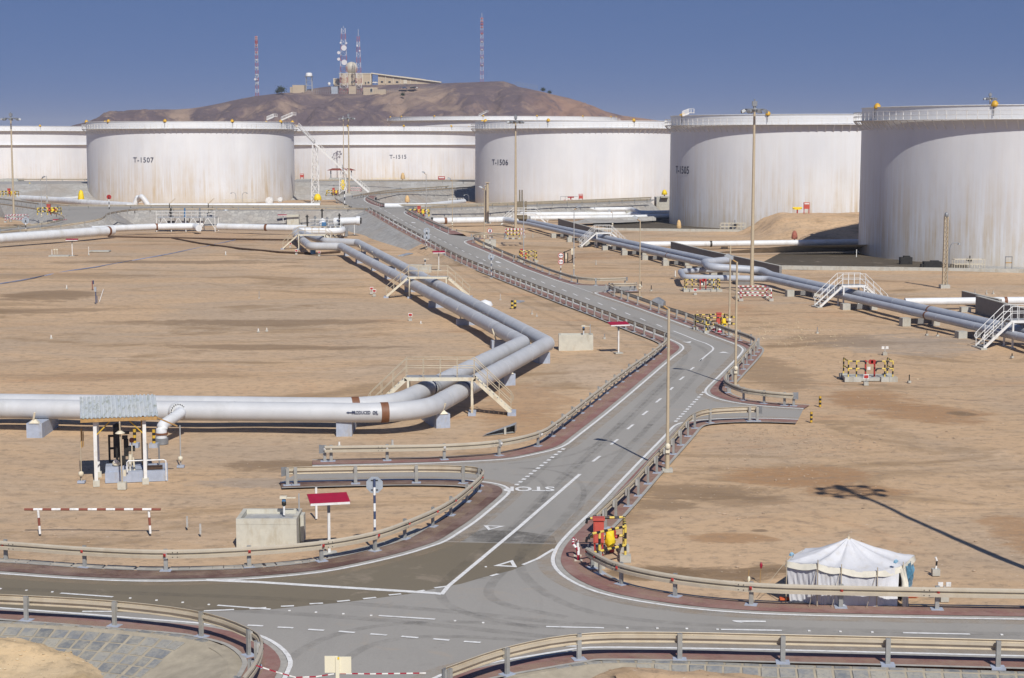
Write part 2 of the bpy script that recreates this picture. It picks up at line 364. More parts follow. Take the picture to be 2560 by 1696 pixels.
def sheet(name, faces2d, mat, lift, parent=None, ramp=True, z=None):
    """flat faces given by (x, y) corners, laid on the road's height plus lift"""
    bm = bmesh.new()
    for f in faces2d:
        vs = [bm.verts.new((p[0], p[1], 0)) for p in f]
        if len(vs) >= 3:
            try: bm.faces.new(vs)
            except ValueError: pass
    if ramp:
        for Yc in (Y0R, Y1R): bmesh.ops.bisect_plane(bm, geom=bm.verts[:] + bm.edges[:] + bm.faces[:], plane_co=(0, Yc, 0), plane_no=(0, 1, 0))
    for v in bm.verts: v.co.z = (zr(v.co.y) if ramp else (z or 0)) + lift
    bmesh.ops.recalc_face_normals(bm, faces=bm.faces[:])
    for f in bm.faces:
        if f.normal.z < 0: f.normal_flip()
    me = bpy.data.meshes.new(name); bm.to_mesh(me); bm.free(); me.materials.append(MT[mat] if isinstance(mat, str) else mat)
    return link(name, me, parent)
def strip(P, a, b):
    A, B = offset_line(P, a), offset_line(P, b)
    return [(A[i], A[i + 1], B[i + 1], B[i]) for i in range(len(A) - 1)]
def fill(pts):
    P = [V2(p) for p in pts]
    return [[P[i] for i in t] for t in tessellate_polygon([[Vector((p.x, p.y, 0)) for p in P]])]
# ------------------------------------------------------------------ value noise for terrain
def vn(x, y, seed=0):
    xi = np.floor(x).astype(np.int64); yi = np.floor(y).astype(np.int64); xf = x - xi; yf = y - yi
    u = xf * xf * (3 - 2 * xf); v = yf * yf * (3 - 2 * yf)
    def h(a, b):
        n = (a * 374761393 + b * 668265263 + seed * 974634777) & 0xFFFFFFFF; n = ((n ^ (n >> 13)) * 1274126177) & 0xFFFFFFFF
        return ((n ^ (n >> 16)) & 0xFFFF) / 65535.0
    return (h(xi, yi) * (1 - u) + h(xi + 1, yi) * u) * (1 - v) + (h(xi, yi + 1) * (1 - u) + h(xi + 1, yi + 1) * u) * v
def fbm(x, y, o=4, seed=0):
    s = 0; a = .5
    for k in range(o): s = s + a * vn(x * 2 ** k, y * 2 ** k, seed + k); a *= .5
    return s
def grid_mesh(name, X, Y, Zf, mat, parent=None, smooth=True):
    xx, yy = np.meshgrid(X, Y); zz = Zf(xx, yy); nx, ny = len(X), len(Y)
    me = bpy.data.meshes.new(name); v = np.stack([xx.ravel(), yy.ravel(), zz.ravel()], 1)
    i = np.arange((ny - 1) * (nx - 1)); r = i // (nx - 1); c = i % (nx - 1); a = r * nx + c
    f = np.stack([a, a + 1, a + 1 + nx, a + nx], 1)
    me.from_pydata(v.tolist(), [], f.tolist()); me.materials.append(MT[mat] if isinstance(mat, str) else mat)
    if smooth: me.polygons.foreach_set('use_smooth', [True] * len(me.polygons))
    return link(name, me, parent)
# ------------------------------------------------------------------ road edge lines, each with its shoulder on the left hand
LW1 = [(-400, 1418), (-150, 1428), (0, 1435.6), (173, 1449), (352, 1456), (514, 1454), (640, 1449), (802, 1434), (910, 1413), (1019, 1387), (1086, 1365), (1113, 1356), (1154, 1329), (1189, 1306), (1230, 1272), (1270, 1238), (1275, 1227), (1262, 1216), (1229, 1208), (1167, 1201.5), (1046, 1199), (883, 1201.5), (740, 1205.6), (700, 1207)]
LW2 = [(781, 1167), (937, 1163.6), (1100, 1159.6), (1208, 1154), (1280, 1149), (1334, 1138), (1383, 1127), (1415, 1115), (1442, 1093), (1523, 1030), (1604.5, 961), (1675, 900), (1707, 876), (1709, 869), (1702, 862), (1677.5, 850), (1610, 826), (1523, 790), (1431, 757), (1354, 727), (1275, 697), (1194, 664), (1100, 620), (991.5, 563), (925, 525)]
LE1 = [(919, 490), (909, 497), (912, 504), (926.6, 512), (950, 519)]
LE2 = [(1035, 527), (1001, 531), (1045.6, 551), (1113, 584), (1121, 587)]
LE3 = [(1205, 596), (1172, 600), (1155, 607), (1208, 627), (1280, 659), (1334, 681), (1415, 711), (1453, 715), (1496, 716), (1590, 717)]
LE4 = [(1594, 728), (1512, 730), (1491, 731), (1485, 735), (1550, 755.6), (1631.6, 785), (1713, 815), (1794, 846), (1842, 863), (1857, 872), (1857, 880), (1842, 897.5), (1815, 924), (1788, 951), (1764, 974), (1763, 982), (1772, 990.6), (1807, 1003), (1861, 1012), (1920, 1018), (2009, 1023.6)]
LE5 = [(1996, 1050), (1920, 1047), (1821, 1047), (1767, 1050), (1713, 1055.5), (1686, 1064), (1667, 1086.6), (1604.5, 1150), (1550, 1207), (1488, 1273), (1431, 1326), (1396, 1364), (1384, 1388), (1381, 1404.5), (1388, 1423), (1415, 1448), (1469, 1475), (1523, 1491), (1604.5, 1507), (1740, 1526), (1920, 1538.5), (2244, 1545.7), (2560, 1550.5), (2900, 1555)]
LSR = [(2900, 1652), (2560, 1642.5), (1920, 1626.5), (1713, 1623), (1469, 1619.5), (1442, 1623.5), (1280, 1650), (1162, 1671), (1100, 1690), (1060, 1712), (1030, 1760)]
LSL = [(690, 1770), (710, 1696), (721, 1680), (729, 1656), (713, 1629), (680, 1604.6), (640, 1587), (554, 1568), (500, 1560), (351, 1549), (189, 1535.7), (0, 1522), (-150, 1512), (-400, 1500)]
FAR = [(878, 519), (845, 501), (858, 493), (912, 483)]
def RL(px, it=2): return smooth_line([R(*p) for p in px], 1.2, it)
lines = {k: RL(v) for k, v in dict(w1=LW1, w2=LW2, e1=LE1, e2=LE2, e3=LE3, e4=LE4, e5=LE5, sr=LSR, sl=LSL).items()}
outline = lines['w1'] + lines['w2'] + [V2(R(*p)) for p in FAR] + lines['e1'] + lines['e2'] + lines['e3'] + lines['e4'] + lines['e5'] + lines['sr'] + lines['sl']
struct(sheet('road', fill(outline), 'road', .02))
# ------------------------------------------------------------------ ground sheet with low relief, flat beside the roads, falling away under the two near slopes
EDL = smooth_line([R(*p) for p in [(-400, 1535), (-150, 1548), (0, 1556), (189, 1564), (351, 1577.6), (500, 1596.5), (568, 1621), (592, 1650), (600, 1700), (600, 1770)]], .8)
EDR = smooth_line([R(*p) for p in [(1150, 1765), (1205, 1722), (1280, 1690), (1361, 1675), (1442, 1661), (1523, 1653.5), (1740, 1657), (1920, 1665), (2217, 1672), (2560, 1683), (2900, 1695)]], .8)
segs = []
for L_ in lines.values(): segs += list(zip(L_, L_[1:]))
def dist_to(segs, x, y):
    d = np.full(x.shape, 1e9)
    for a, b in segs:
        ex, ey = b.x - a.x, b.y - a.y; l2 = ex * ex + ey * ey + 1e-9
        t = np.clip(((x - a.x) * ex + (y - a.y) * ey) / l2, 0, 1)
        d = np.minimum(d, (x - a.x - t * ex) ** 2 + (y - a.y - t * ey) ** 2)
    return np.sqrt(d)
def south_of(L_, x, y):
    xs = np.array([p.x for p in L_]); ys = np.array([p.y for p in L_]); o = np.argsort(xs); return np.interp(x, xs[o], ys[o]) - y
def ground_z(x, y):
    near = (y < 420) & (np.abs(x) < 130)
    d = np.full(x.shape, 50.0); d[near] = dist_to(segs, x[near], y[near])
    m = np.clip((d - 2.4) / 6, 0, 1); m = m * m * (3 - 2 * m)
    z = -.04 + m * ((fbm(x / 9, y / 9, 4, 3) - .45) * .42 + (fbm(x / 2.2, y / 2.2, 3, 9) - .45) * .09)
    far = np.clip((y - 420) / 200, 0, 1); z = z * (1 - far); z = np.where((x > 12) & (y > 222), np.minimum(z, .0), z)
    sl = np.clip(south_of([p for p in EDL[:-6]], x, y), 0, 40); use = (x < EDL[-8].x + .4)
    sr = np.clip(south_of(EDR, x, y), 0, 40); user = x > EDR[2].x
    z = np.where(use & (sl > 0), -.45 - .27 * sl, z); z = np.where(user & (sr > 0), -.45 - .27 * sr, z)
    return z
def spread(lo, hi, step, end, g=1.35):
    a = [hi]; s = step
    while a[-1] < end: s *= g; a.append(a[-1] + s)
    b = [lo]; s = step
    while b[-1] > -end: s *= g; b.append(b[-1] - s)
    return np.array(sorted(set(b[1:])) + list(np.arange(lo, hi, step)) + a)
gx = spread(-42, 46, .9, 6500)
gy = np.concatenate([np.arange(30, 250, .9), np.arange(250, 420, 2.5)]); s = 3.0; t = 420.0; ext = []
while t < 11000: ext.append(t); s *= 1.25; t += s
gy = np.concatenate([[-300, -100, -20, 10, 20], gy, np.array(ext)])
struct(grid_mesh('ground', gx, gy, ground_z, 'sand'))
# ------------------------------------------------------------------ shoulders: gutter, red block paving, concrete edging
def jittered(faces, name, mat, lift, step=.0003):
    return struct(sheet(name, faces, mat, lift))
for k, L_ in lines.items():
    wd = 1.45 if k in ('w1', 'w2', 'e4', 'e5') else 1.3
    if k in ('e1', 'e2'): wd = 2.2
    jit = .0
    tight = k in ('w1', 'e4', 'e2', 'e3', 'e5', 'sl', 'w2')
    for nm, mt, a, b, lf in (('gutter', 'kerb', .09, .30, .030), ('paved_shoulder', 'brick', .30, wd, .045), ('shoulder_edging', 'kerb', wd, wd + .16, .060)):
        fs = strip(L_, a, b)
        # drop quads folded over themselves at tight corners
        keep = []
        for f in fs:
            ar = 0
            for i in range(4): ar += f[i].x * f[(i + 1) % 4].y - f[(i + 1) % 4].x * f[i].y
            e0 = (f[1] - f[0]).dot(f[2] - f[3])
            if e0 > 0: keep.append(f)
        struct(sheet(nm, keep, 'brickdark' if (k == 'w1' and mt == 'brick') else mt, lf))
    # wedge fill behind tight corners is left to the paving below
struct(sheet('edge_line', [f for k, L_ in lines.items() for f in strip(L_, -.075, .075)], 'line', .032))
# darker resurfaced area
NEW = [(-400, 1419), (-150, 1429), (0, 1436.6), (173, 1450), (352, 1457), (514, 1455), (640, 1450), (802, 1435), (910, 1414), (1019, 1388), (1086, 1366), (1113, 1357), (1396, 1362.5), (1390, 1372), (1350, 1397), (1280, 1427.5), (1208, 1445), (1154, 1461), (1085, 1474), (1019, 1487), (875, 1506), (748, 1518), (675, 1525.5), (640, 1526), (508, 1530), (350, 1532.5), (205, 1532), (120, 1530), (0, 1521), (-150, 1511), (-400, 1499)]
struct(sheet('resurfaced_road_patch', fill([R(*p) for p in NEW]), 'newroad', .024))
# ------------------------------------------------------------------ painted markings
def mark(segs_px, wd, lift, name, mat='line'):
    fs = []
    for s_ in segs_px:
        P = [V2(R(*p)) for p in s_]; fs += strip(P, -wd / 2, wd / 2)
    return struct(sheet(name, fs, mat, lift))
A9 = lambda pts: Z(1280, 900, K4, pts)
mark([[(1450, 1187.5), (1293.5, 1324), (1121, 1468), (1104, 1489)]], .17, .037, 'centre_line')
mark([[(1104.5, 1487.5), (1080, 1485), (640, 1457.5), (514, 1452.5)]], .28, .0345, 'stop_bar')
d = [A9(p) for p in ([(745, 948), (815, 895)], [(915, 790), (978, 740)], [(1065, 648), (1122, 603)], [(1205, 517), (1255, 478)], [(1330, 400), (1378, 362)], [(1460, 285), (1488, 258)], [(1548, 192), (1590, 160)], [(1650, 97), (1682, 72)], [(1735, 18), (1762, 0)])]
A5 = lambda pts: Z(1280, 500, K4, pts)
cd = A5([(1362, 1166), (1210, 1110), (1070, 1057), (940, 1010), (815, 965), (698, 918), (587, 880), (483, 840), (383, 802), (288, 767), (198, 733), (110, 702), (30, 672)])
d += [[(x - 6.5 * (y - 346) / 460, y - 2.9 * (y - 346) / 460), (x + 6.5 * (y - 346) / 460, y + 2.9 * (y - 346) / 460)] for x, y in cd]
cf = Z(640, 500, K4, [(2325, 643), (2250, 615), (2180, 590), (2110, 560), (2045, 533), (1980, 505), (1915, 475), (1855, 445), (1800, 417), (1750, 393), (1700, 368), (1655, 345), (1610, 322), (1565, 300), (1515, 278), (1465, 255), (1430, 237), (1390, 215), (1350, 190), (1310, 170), (1275, 150), (1235, 125), (1200, 105), (1150, 82)])
d += [[(x - 3.2, y - 1.5), (x + 3.2, y + 1.5)] for x, y in cf]
d += [[(878 + 13 * i, 508 + 3.4 * i), (884 + 13 * i, 509.5 + 3.4 * i)] for i in range(5)]
mark(d, .15, .036, 'lane_dashes')
mark([A5([(1490, 1215), (1600, 1258), (1700, 1300), (1790, 1330), (1840, 1355), (1862, 1375), (1855, 1395), (1800, 1440), (1735, 1495)])], .15, .036, 'centre_line')
def dots(a, b, n, frac=.5):
    out = []
    for i in range(n):
        t0, t1 = i / n, (i + frac) / n; out.append([(a[0] + (b[0] - a[0]) * t, a[1] + (b[1] - a[1]) * t) for t in (t0, t1)])
    return out
g = dots(A9([(480, 825)])[0], A9([(20, 1180)])[0], 14) + dots(A9([(1775, 300)])[0], A9([(1500, 590)])[0], 13) + dots(A5([(520, 783)])[0], A5([(750, 865)])[0], 13)
mark(g, .2, .038, 'give_way_dashes')
A12 = lambda x0, pts: Z(x0, 1272, K4, pts)
nd = [A12(0, [(560, 790), (1045, 825)]), [(543.5, 1516), (676.5, 1526)], [(947, 1542), (1087.5, 1551)], [(1365, 1569.5), (1510, 1572.7)], [(1802, 1576.8), (1954.6, 1579)], [(2257.5, 1585), (2425, 1588.4)], [(2700, 1592), (2860, 1594)]]
mark(nd, .14, .037, 'lane_dashes')
sd = [A12(640, p) for p in ([(-60, 935), (95, 925)], [(230, 913), (352, 908)], [(495, 890), (620, 883)], [(750, 868), (868, 857)], [(990, 843), (1110, 830)], [(1228, 808), (1342, 797)], [(1490, 775), (1560, 764)], [(1650, 742), (1765, 727)], [(2170, 632), (2240, 612)])]
sd += [A12(0, p) for p in ([(1885, 955), (2165, 943)], [(760, 960), (1060, 960)])]
sd += [A12(1280, [(100, 528), (240, 470), (390, 380)])]
sd += [[(619, 1566), (657.5, 1568)]] + [A12(640, p) for p in ([(200, 1105), (345, 1113)], [(482, 1127), (630, 1135)], [(765, 1144), (914, 1156)], [(1057, 1168), (1210, 1180)], [(1345, 1191), (1500, 1204)], [(1638, 1214), (1788, 1227)], [(1922, 1238), (2076, 1248)])] + [A12(1280, [(440, 1278), (600, 1282)])]
mark(sd, .15, .038, 'junction_dashes')
def poly(name, px, lift, mat='line'): return struct(sheet(name, fill([R(*p) for p in px]), mat, lift))
def tri_outline(name, a, b, c_):
    P = [V2(R(*p)) for p in (a, b, c_)]; m = (P[0] + P[1] + P[2]) / 3; Q = [m.lerp(p, .5) for p in P]
    struct(sheet(name, [(P[i], P[(i + 1) % 3], Q[(i + 1) % 3], Q[i]) for i in range(3)], 'line', .037))
tri_outline('give_way_triangle', (1209, 1316), (1263, 1317.5), (1221, 1328))
tri_outline('give_way_triangle', (1233, 1417.5), (1282, 1402.5), (1293, 1421))
poly('road_arrow', A5([(1565, 1314), (1610, 1318), (1660, 1311), (1648, 1328), (1618, 1326)]), .037)
poly('road_arrow', A5([(1908, 1421), (1950, 1408), (1975, 1411), (2012, 1426), (1975, 1421), (1950, 1420)]), .037)
poly('road_arrow', A12(1280, [(2038, 1042), (2347, 1046), (2347, 1060), (2150, 1058), (2120, 1064), (2080, 1060), (2040, 1051)]), .037)
for q in ([(1520, 1185), (1600, 1180), (1545, 1200)],): pass
for a in ([(2035, 583), (2100, 586), (2098, 592), (2040, 590)], [(2210, 570), (2240, 572), (2275, 590), (2225, 582)], [(1270, 185), (1300, 186), (1292, 192), (1265, 191)], [(1440, 208), (1475, 212), (1470, 218), (1436, 214)]):
    poly('road_arrow', Z(640, 500, K4, a), .037)
def text_mesh(body, size, extrude=0.0, bold=.0, spacing=1.0):
    cu = bpy.data.curves.new('lettering', 'FONT'); cu.body = body; cu.size = size; cu.extrude = extrude; cu.offset = bold; cu.align_x = 'CENTER'; cu.align_y = 'CENTER'; cu.space_character = spacing; cu.resolution_u = 3
    o = bpy.data.objects.new('lettering', cu); C.objects.link(o); dg = bpy.context.evaluated_depsgraph_get(); dg.update()
    me = bpy.data.meshes.new_from_object(o.evaluated_get(dg)); bpy.data.objects.remove(o); bpy.data.curves.remove(cu); me.name = 'lettering'; me.materials.clear(); return me
me = text_mesh('STOP', 1.0, 0, .03); p = R(1323, 1224)
xs = [v.co.x for v in me.vertices]; ys = [v.co.y for v in me.vertices]; wx = max(xs) - min(xs); wy = max(ys) - min(ys)
tw, th_ = (R(1387, 1224) - R(1259, 1224)).length, abs(R(1323, 1218).y - R(1323, 1229.5).y)
for v in me.vertices: v.co.x *= -tw / wx; v.co.y *= -th_ / wy
me.materials.append(MT['line']); o = struct(link('stop_lettering', me)); o.location = (p.x, p.y, .037)
# raised road studs
st = MB().box((0, 0, .012), (.08, .08, .024)); first = None; studs = []
for x0, pts in ((0, [(5, 750), (245, 765), (485, 780), (1205, 837), (1448, 857), (1690, 877), (1932, 897)]), (640, [(310, 953), (555, 968), (808, 983), (1065, 998), (1840, 1047), (2100, 1065), (2125, 547)]), (1280, [(1065, 1113), (1343, 1116), (1615, 1120), (1900, 1127)]), (1920, [(380, 1140), (668, 1147), (963, 1152), (2160, 1176)])):
    for q in A12(x0, pts):
        p = R(*q)
        if first is None: first = tag(st.build('road_stud', 'line'), 'small white stud set in the road along the lane line of the near road', 'road stud', 'white studs along the near road'); c = first
        else: c = first.copy(); C.objects.link(c)
        c.location = (p.x, p.y, .03); studs.append(c)
for i, c in enumerate(sorted(studs, key=lambda o: o.location.x)): c['label'] = f'{ORD[i]} small white stud from the left among those set in the near road'
# ------------------------------------------------------------------ the slabs and slope tiles beside the near road
def along(L_):
    acc = [0.0]
    for a, b in zip(L_, L_[1:]): acc.append(acc[-1] + (b - a).length)
    def f(s, d):
        s = min(max(s, 0), acc[-1] - 1e-4); i = max(0, min(len(L_) - 2, int(np.searchsorted(acc, s, side='right')) - 1))
        t = (s - acc[i]) / max(1e-6, acc[i + 1] - acc[i]); p = L_[i].lerp(L_[i + 1], t); tg = (L_[i + 1] - L_[i]).normalized()
        return p + Vector((-tg.y, tg.x)) * d
    return f, acc[-1]
def s_of(L_, px):
    P = V2(R(*px)); best = (1e9, 0); acc = 0
    for a, b in zip(L_, L_[1:]):
        l = (b - a).length; t = max(0, min(1, (P - a).dot(b - a) / (l * l + 1e-9))); dd = (a.lerp(b, t) - P).length
        if dd < best[0]: best = (dd, acc + t * l)
        acc += l
    return best[1]
tile_me = MB().add([(-.5, -.5, 0), (.5, -.5, 0), (.5, .5, 0), (-.5, .5, 0), (-.46, -.46, 1), (.46, -.46, 1), (.46, .46, 1), (-.46, .46, 1)], [(4, 5, 6, 7), (0, 1, 5, 4), (1, 2, 6, 5), (2, 3, 7, 6), (3, 0, 4, 7)])
def slab_mesh(name, mat):
    me = bpy.data.meshes.new(name); me.from_pydata(tile_me.v, [], tile_me.f); me.materials.append(MT[mat]); return me
def lay(me, name, parent, f, s, d, ws, wd, zf, th, jit=.02):
    a, b = f(s - ws / 2, d), f(s + ws / 2, d); q = f(s, d + wd / 2); p = f(s, d)
    t = (b - a).normalized(); n = (f(s, d + .1) - f(s, d - .1)).normalized(); L = root_loc(parent)
    z0, z1 = zf(d - wd / 2), zf(d + wd / 2)
    X = Vector((t.x, t.y, 0)) * (b - a).length; Y_ = Vector((n.x * wd, n.y * wd, z1 - z0)); N = X.cross(Y_).normalized() * th
    if N.z < 0: N = -N
    M = Matrix((X, Y_, N)).transposed().to_4x4(); M.translation = Vector((p.x, p.y, (z0 + z1) / 2)) - L
    M = M @ Matrix.Rotation(random.uniform(-jit, jit), 4, 'Z')
    o = link(name, me, parent); o.matrix_local = M; return o
slab = slab_mesh('kerb_slab', 'slab'); tilem = slab_mesh('slope_tile', 'tile')
f1, T1 = along(lines['w1']); kb = thing('kerb_row', 'row of loose concrete slabs behind the dark red paving of the near left road', 'kerb', (*f1(0, 0), 0)); kb['kind'] = 'structure'
s0, s1 = s_of(lines['w1'], (-60, 1433)), s_of(lines['w1'], (1150, 1330)); n = int((s1 - s0) / .46)
for i in range(min(n, 90)): lay(slab, 'kerb_slab', kb, f1, s0 + i * (s1 - s0) / n, 1.80, .44, .36, lambda d: .062, .022, .008)
EDLr = [p for p in EDL]                                  # runs left to right: the slope lies on its right hand
def embank(name, L_, px0, px1, rows, label, d0=.5, tile=.47, cols_skip=None, slope=.27):
    f, T = along(L_); g2 = lambda s, d: f(s, -d); e = thing(name, label, 'embankment', (*g2(0, 0), 0)); e['kind'] = 'structure'
    zf = lambda d: .055 - slope * max(0.0, d - .28)
    m = MB(); N = 90; D = [0, .28, 1.2, 2.4, 3.6, 5, 7, 9]
    vs = [(*g2(T * i / N, d), zf(d) - .012) for i in range(N + 1) for d in D]; k = len(D)
    m.add(vs, [(i * k + j, (i + 1) * k + j, (i + 1) * k + j + 1, i * k + j + 1) for i in range(N) for j in range(k - 1)]); m.build('slope_mortar', 'kerb2', e, world=True)
    a, b = s_of(L_, px0), s_of(L_, px1); n = int((b - a) / (tile + .07)); st = (b - a) / n; cnt = 0
    for i in range(int(n * 1.12)): lay(tilem, 'border_slab', e, g2, a + i * st, .15, tile, .22, lambda d: .046, .015)
    for r in range(rows):
        for i in range(n):
            d = d0 + .25 + r * (tile + .07)
            if cols_skip and cols_skip(a + i * st, d, a, b): continue
            lay(tilem, 'slope_tile', e, g2, a + i * st - d * .06, d, tile, tile, zf, random.uniform(.006, .03), .03)
    return f, g2, zf, a, b, e
MT['kerb2'] = paint('sandy_mortar', (.38, .33, .245), .9, var=.2, scale=2, dirt=(.3, .26, .2), bump=.2)
fL = embank('tiled_slope', EDL, (-60, 1552), (520, 1600), 8, 'embankment faced with square grey tiles below the near left road')
fR = embank('tiled_slope', EDR, (1400, 1668), (2700, 1687), 3, 'strip of square grey tiles along the bottom edge below the near right road', d0=.35, cols_skip=lambda s, d, a, b: (s < a + 2.2) or (d > .8 and s < a + 8 and random.random() < .3))
# spilled sand and rubble over both slopes
def spill(name, fr, prof, mat, label):
    g2, zf, e = fr[1], fr[2], fr[5]; m = MB(); S = np.linspace(prof[0][0], prof[-1][0], 70); J = 26; vs = []
    for s in S:
        d0 = np.interp(s, [p[0] for p in prof], [p[1] for p in prof]) + (fbm(np.array([s * 1.3]), np.array([.3]), 3, 5)[0] - .45) * .5
        for j in range(J):
            d = d0 + (j / (J - 1)) ** 1.2 * 7; q = g2(s, d); h = min(.42, (d - d0) * .42) * (1 if j else 0) + (fbm(np.array([q.x * 2.2]), np.array([q.y * 2.2]), 4, 2)[0] - .45) * .22 * min(1, j / 3)
            vs.append((q.x, q.y, zf(d) + h - (.03 if j == 0 else 0)))
    m.add(vs, [(i * J + j, i * J + j + 1, (i + 1) * J + j + 1, (i + 1) * J + j) for i in range(len(S) - 1) for j in range(J - 1)], 0, True)
    o = m.build(name, mat); return struct(o), vs
sL = lambda x, y: s_of(EDL, (x, y))
spill_l, vl = spill('sand_heap', fL, [(sL(-300, 1541), 1.2), (sL(0, 1556), 1.15), (sL(100, 1560), 1.2), (sL(200, 1565), 1.55), (sL(300, 1573), 2.1), (sL(380, 1581), 2.7), (sL(440, 1589), 3.5), (sL(500, 1598), 4.6)], 'rubble', '')
sR = lambda x, y: s_of(EDR, (x, y))
spill_r, vr = spill('sand_heap', fR, [(sR(1400, 1667), 1.2), (sR(1500, 1655), .75), (sR(1600, 1655), .55), (sR(1900, 1664), .75), (sR(2000, 1667), 1.5), (sR(2300, 1675), 1.9), (sR(2500, 1681), 1.2), (sR(2800, 1691), .9)], 'sand', '')
# ------------------------------------------------------------------ raised skirts beside the ramped road
def skirt(L_, d0, name, near='sand', far='pitch2', slope=2.2, Ys=238):
    A = offset_line(L_, d0); fs = {near: MB(), far: MB()}
    B = [a + (a - p).normalized() * (slope * (zr(a.y) + .12)) for a, p in zip(A, offset_line(L_, 0))]
    for i in range(len(A) - 1):
        a, b = A[i], A[i + 1]
        if zr(a.y) < .02 and zr(b.y) < .02: continue
        fs[far if (a.y + b.y) / 2 > Ys else near].add([(*a, zr(a.y) + .05), (*b, zr(b.y) + .05), (*B[i + 1], -.1), (*B[i], -.1)], [(0, 1, 2, 3)])
    for k, m in fs.items():
        if m.f: struct(m.build(name, k))
skirt(lines['w2'], 1.6, 'road_embankment', Ys=252)
skirt(lines['e3'], 1.45, 'road_embankment', slope=1.6, Ys=500)
skirt(lines['e2'], 2.35, 'road_embankment', slope=1.6, Ys=300)
# ------------------------------------------------------------------ bund roads with stone-pitched faces
def bund(name, near, far, mat='road', face='pitch', fslope=1.6, lift=.03, back=False):
    A = [G(x, y, z) for x, y, z in near]; B = [G(x, y, z) for x, y, z in far]
    m = MB()
    for i in range(len(A) - 1): m.add([A[i] + Vector((0, 0, lift)), A[i + 1] + Vector((0, 0, lift)), B[i + 1] + Vector((0, 0, lift)), B[i] + Vector((0, 0, lift))], [(0, 1, 2, 3)])
    struct(m.build(name, mat))
    for P, sg in ((A, -1),) + (((B, 1),) if back else ()):
        f = MB(); N = []
        for i in range(len(P)):
            t = (P[min(i + 1, len(P) - 1)] - P[max(i - 1, 0)]); n = Vector((-t.y, t.x, 0)).normalized() * sg
            N.append(n)
        for i in range(len(P) - 1):
            q = [P[i], P[i + 1], P[i + 1] + N[i + 1] * P[i + 1].z * fslope - Vector((0, 0, P[i + 1].z + .1)), P[i] + N[i] * P[i].z * fslope - Vector((0, 0, P[i].z + .1))]
            q[0] = q[0] + Vector((0, 0, lift)); q[1] = q[1] + Vector((0, 0, lift)); f.add(q, [(0, 1, 2, 3)])
        struct(f.build('stone_pitched_slope', face))
bund('bund_road', [(-300, 600, .2), (0, 588, .25), (60, 580, .5), (130, 571, .9), (200, 558, 1.5), (250, 548, 2.0), (268, 540, 2.4), (285, 529, 2.5), (330, 527, 2.5), (500, 527.5, 2.5), (700, 527.5, 2.5), (926, 528, 2.5)],
     [(-300, 575, .2), (0, 571, .25), (60, 566, .5), (130, 548, 1.2), (160, 535, 1.9), (150, 524, 2.2), (165, 519, 2.4), (200, 517, 2.5), (330, 516, 2.5), (500, 515.5, 2.5), (700, 515.5, 2.5), (905, 516, 2.5)])
bund('bund_road', [(-300, 520, 2.2), (0, 512, 2.2), (60, 519, 2.2), (120, 529, 2.2), (166, 541, 1.8)], [(-300, 495, 2.5), (0, 496, 2.5), (60, 502, 2.5), (130, 513, 2.5), (200, 516, 2.5)], face='pitch2', lift=.045)
bund('bund_road', [(950, 521, 2.5), (1035, 528, 2.5), (1200, 521, 2.5), (1400, 515, 2.5), (1627, 506, 2.5)], [(950, 517, 2.5), (1035, 516.5, 2.5), (1200, 515, 2.5), (1400, 509, 2.5), (1640, 499, 2.5)], lift=.045)
bund('bund_road', [(900, 492, 2.5), (930, 490, 2.5), (1000, 486, 2.5), (1100, 478, 2.5), (1220, 471, 2.5)], [(900, 484, 2.5), (930, 482, 2.5), (1000, 477, 2.5), (1100, 469, 2.5), (1220, 463, 2.5)], face='pitch')
bund('bund_road', [(-200, 462, 4.2), (300, 460, 4.2), (700, 457, 4.2), (1000, 456, 4.2), (1250, 455, 4.2)], [(-200, 453, 4.2), (300, 453, 4.2), (700, 451, 4.2), (1000, 450, 4.2), (1250, 449, 4.2)], mat='pitch2', face='pitch2', fslope=3.5)
# inner faces of the tank basins and their dark oiled floors
def flat(name, px, z, mat, lift=0): return struct(sheet(name, fill([G(x, y, z) for x, y in px]), mat, z + lift, ramp=False))
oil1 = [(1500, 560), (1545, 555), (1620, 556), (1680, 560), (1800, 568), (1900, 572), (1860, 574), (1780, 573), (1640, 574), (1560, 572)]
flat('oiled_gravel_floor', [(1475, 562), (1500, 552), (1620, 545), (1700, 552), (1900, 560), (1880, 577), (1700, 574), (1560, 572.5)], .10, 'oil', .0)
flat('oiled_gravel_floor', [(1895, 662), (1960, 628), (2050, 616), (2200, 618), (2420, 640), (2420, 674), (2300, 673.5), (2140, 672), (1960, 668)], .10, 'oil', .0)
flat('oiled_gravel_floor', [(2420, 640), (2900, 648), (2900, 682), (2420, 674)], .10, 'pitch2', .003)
struct(MB().bar(G(1475, 573.5, .15), G(1880, 578, .15), .35, .5).build('basin_kerb', 'con'))
struct(MB().bar(G(1955, 669, .15), G(2420, 676, .15), .35, .5).bar(G(2420, 676, .15), G(2900, 684, .15), .35, .5).build('basin_kerb', 'con'))
# stone slope of the basin between the two right-hand tanks
m = MB(); a, b, c_, d_ = G(1600, 640, .1), G(1775, 617, 2.0), G(2160, 609, 2.0), G(2160, 640, .1)
m.add([G(1760, 634, .3), G(1960, 616, 1.3), G(2170, 612, 1.6), G(2170, 628, .3), G(1960, 632, .3)], [(0, 1, 2, 3, 4)]); struct(m.build('stone_pitched_slope', 'pitch2'))
m = MB(); m.add([G(1405, 560, .45), G(1470, 547, 1.0), G(1640, 541, 1.2), G(1640, 552, .45), G(1550, 557, .45)], [(0, 1, 2, 3, 4)]); struct(m.build('stone_pitched_slope', 'pitch2'))
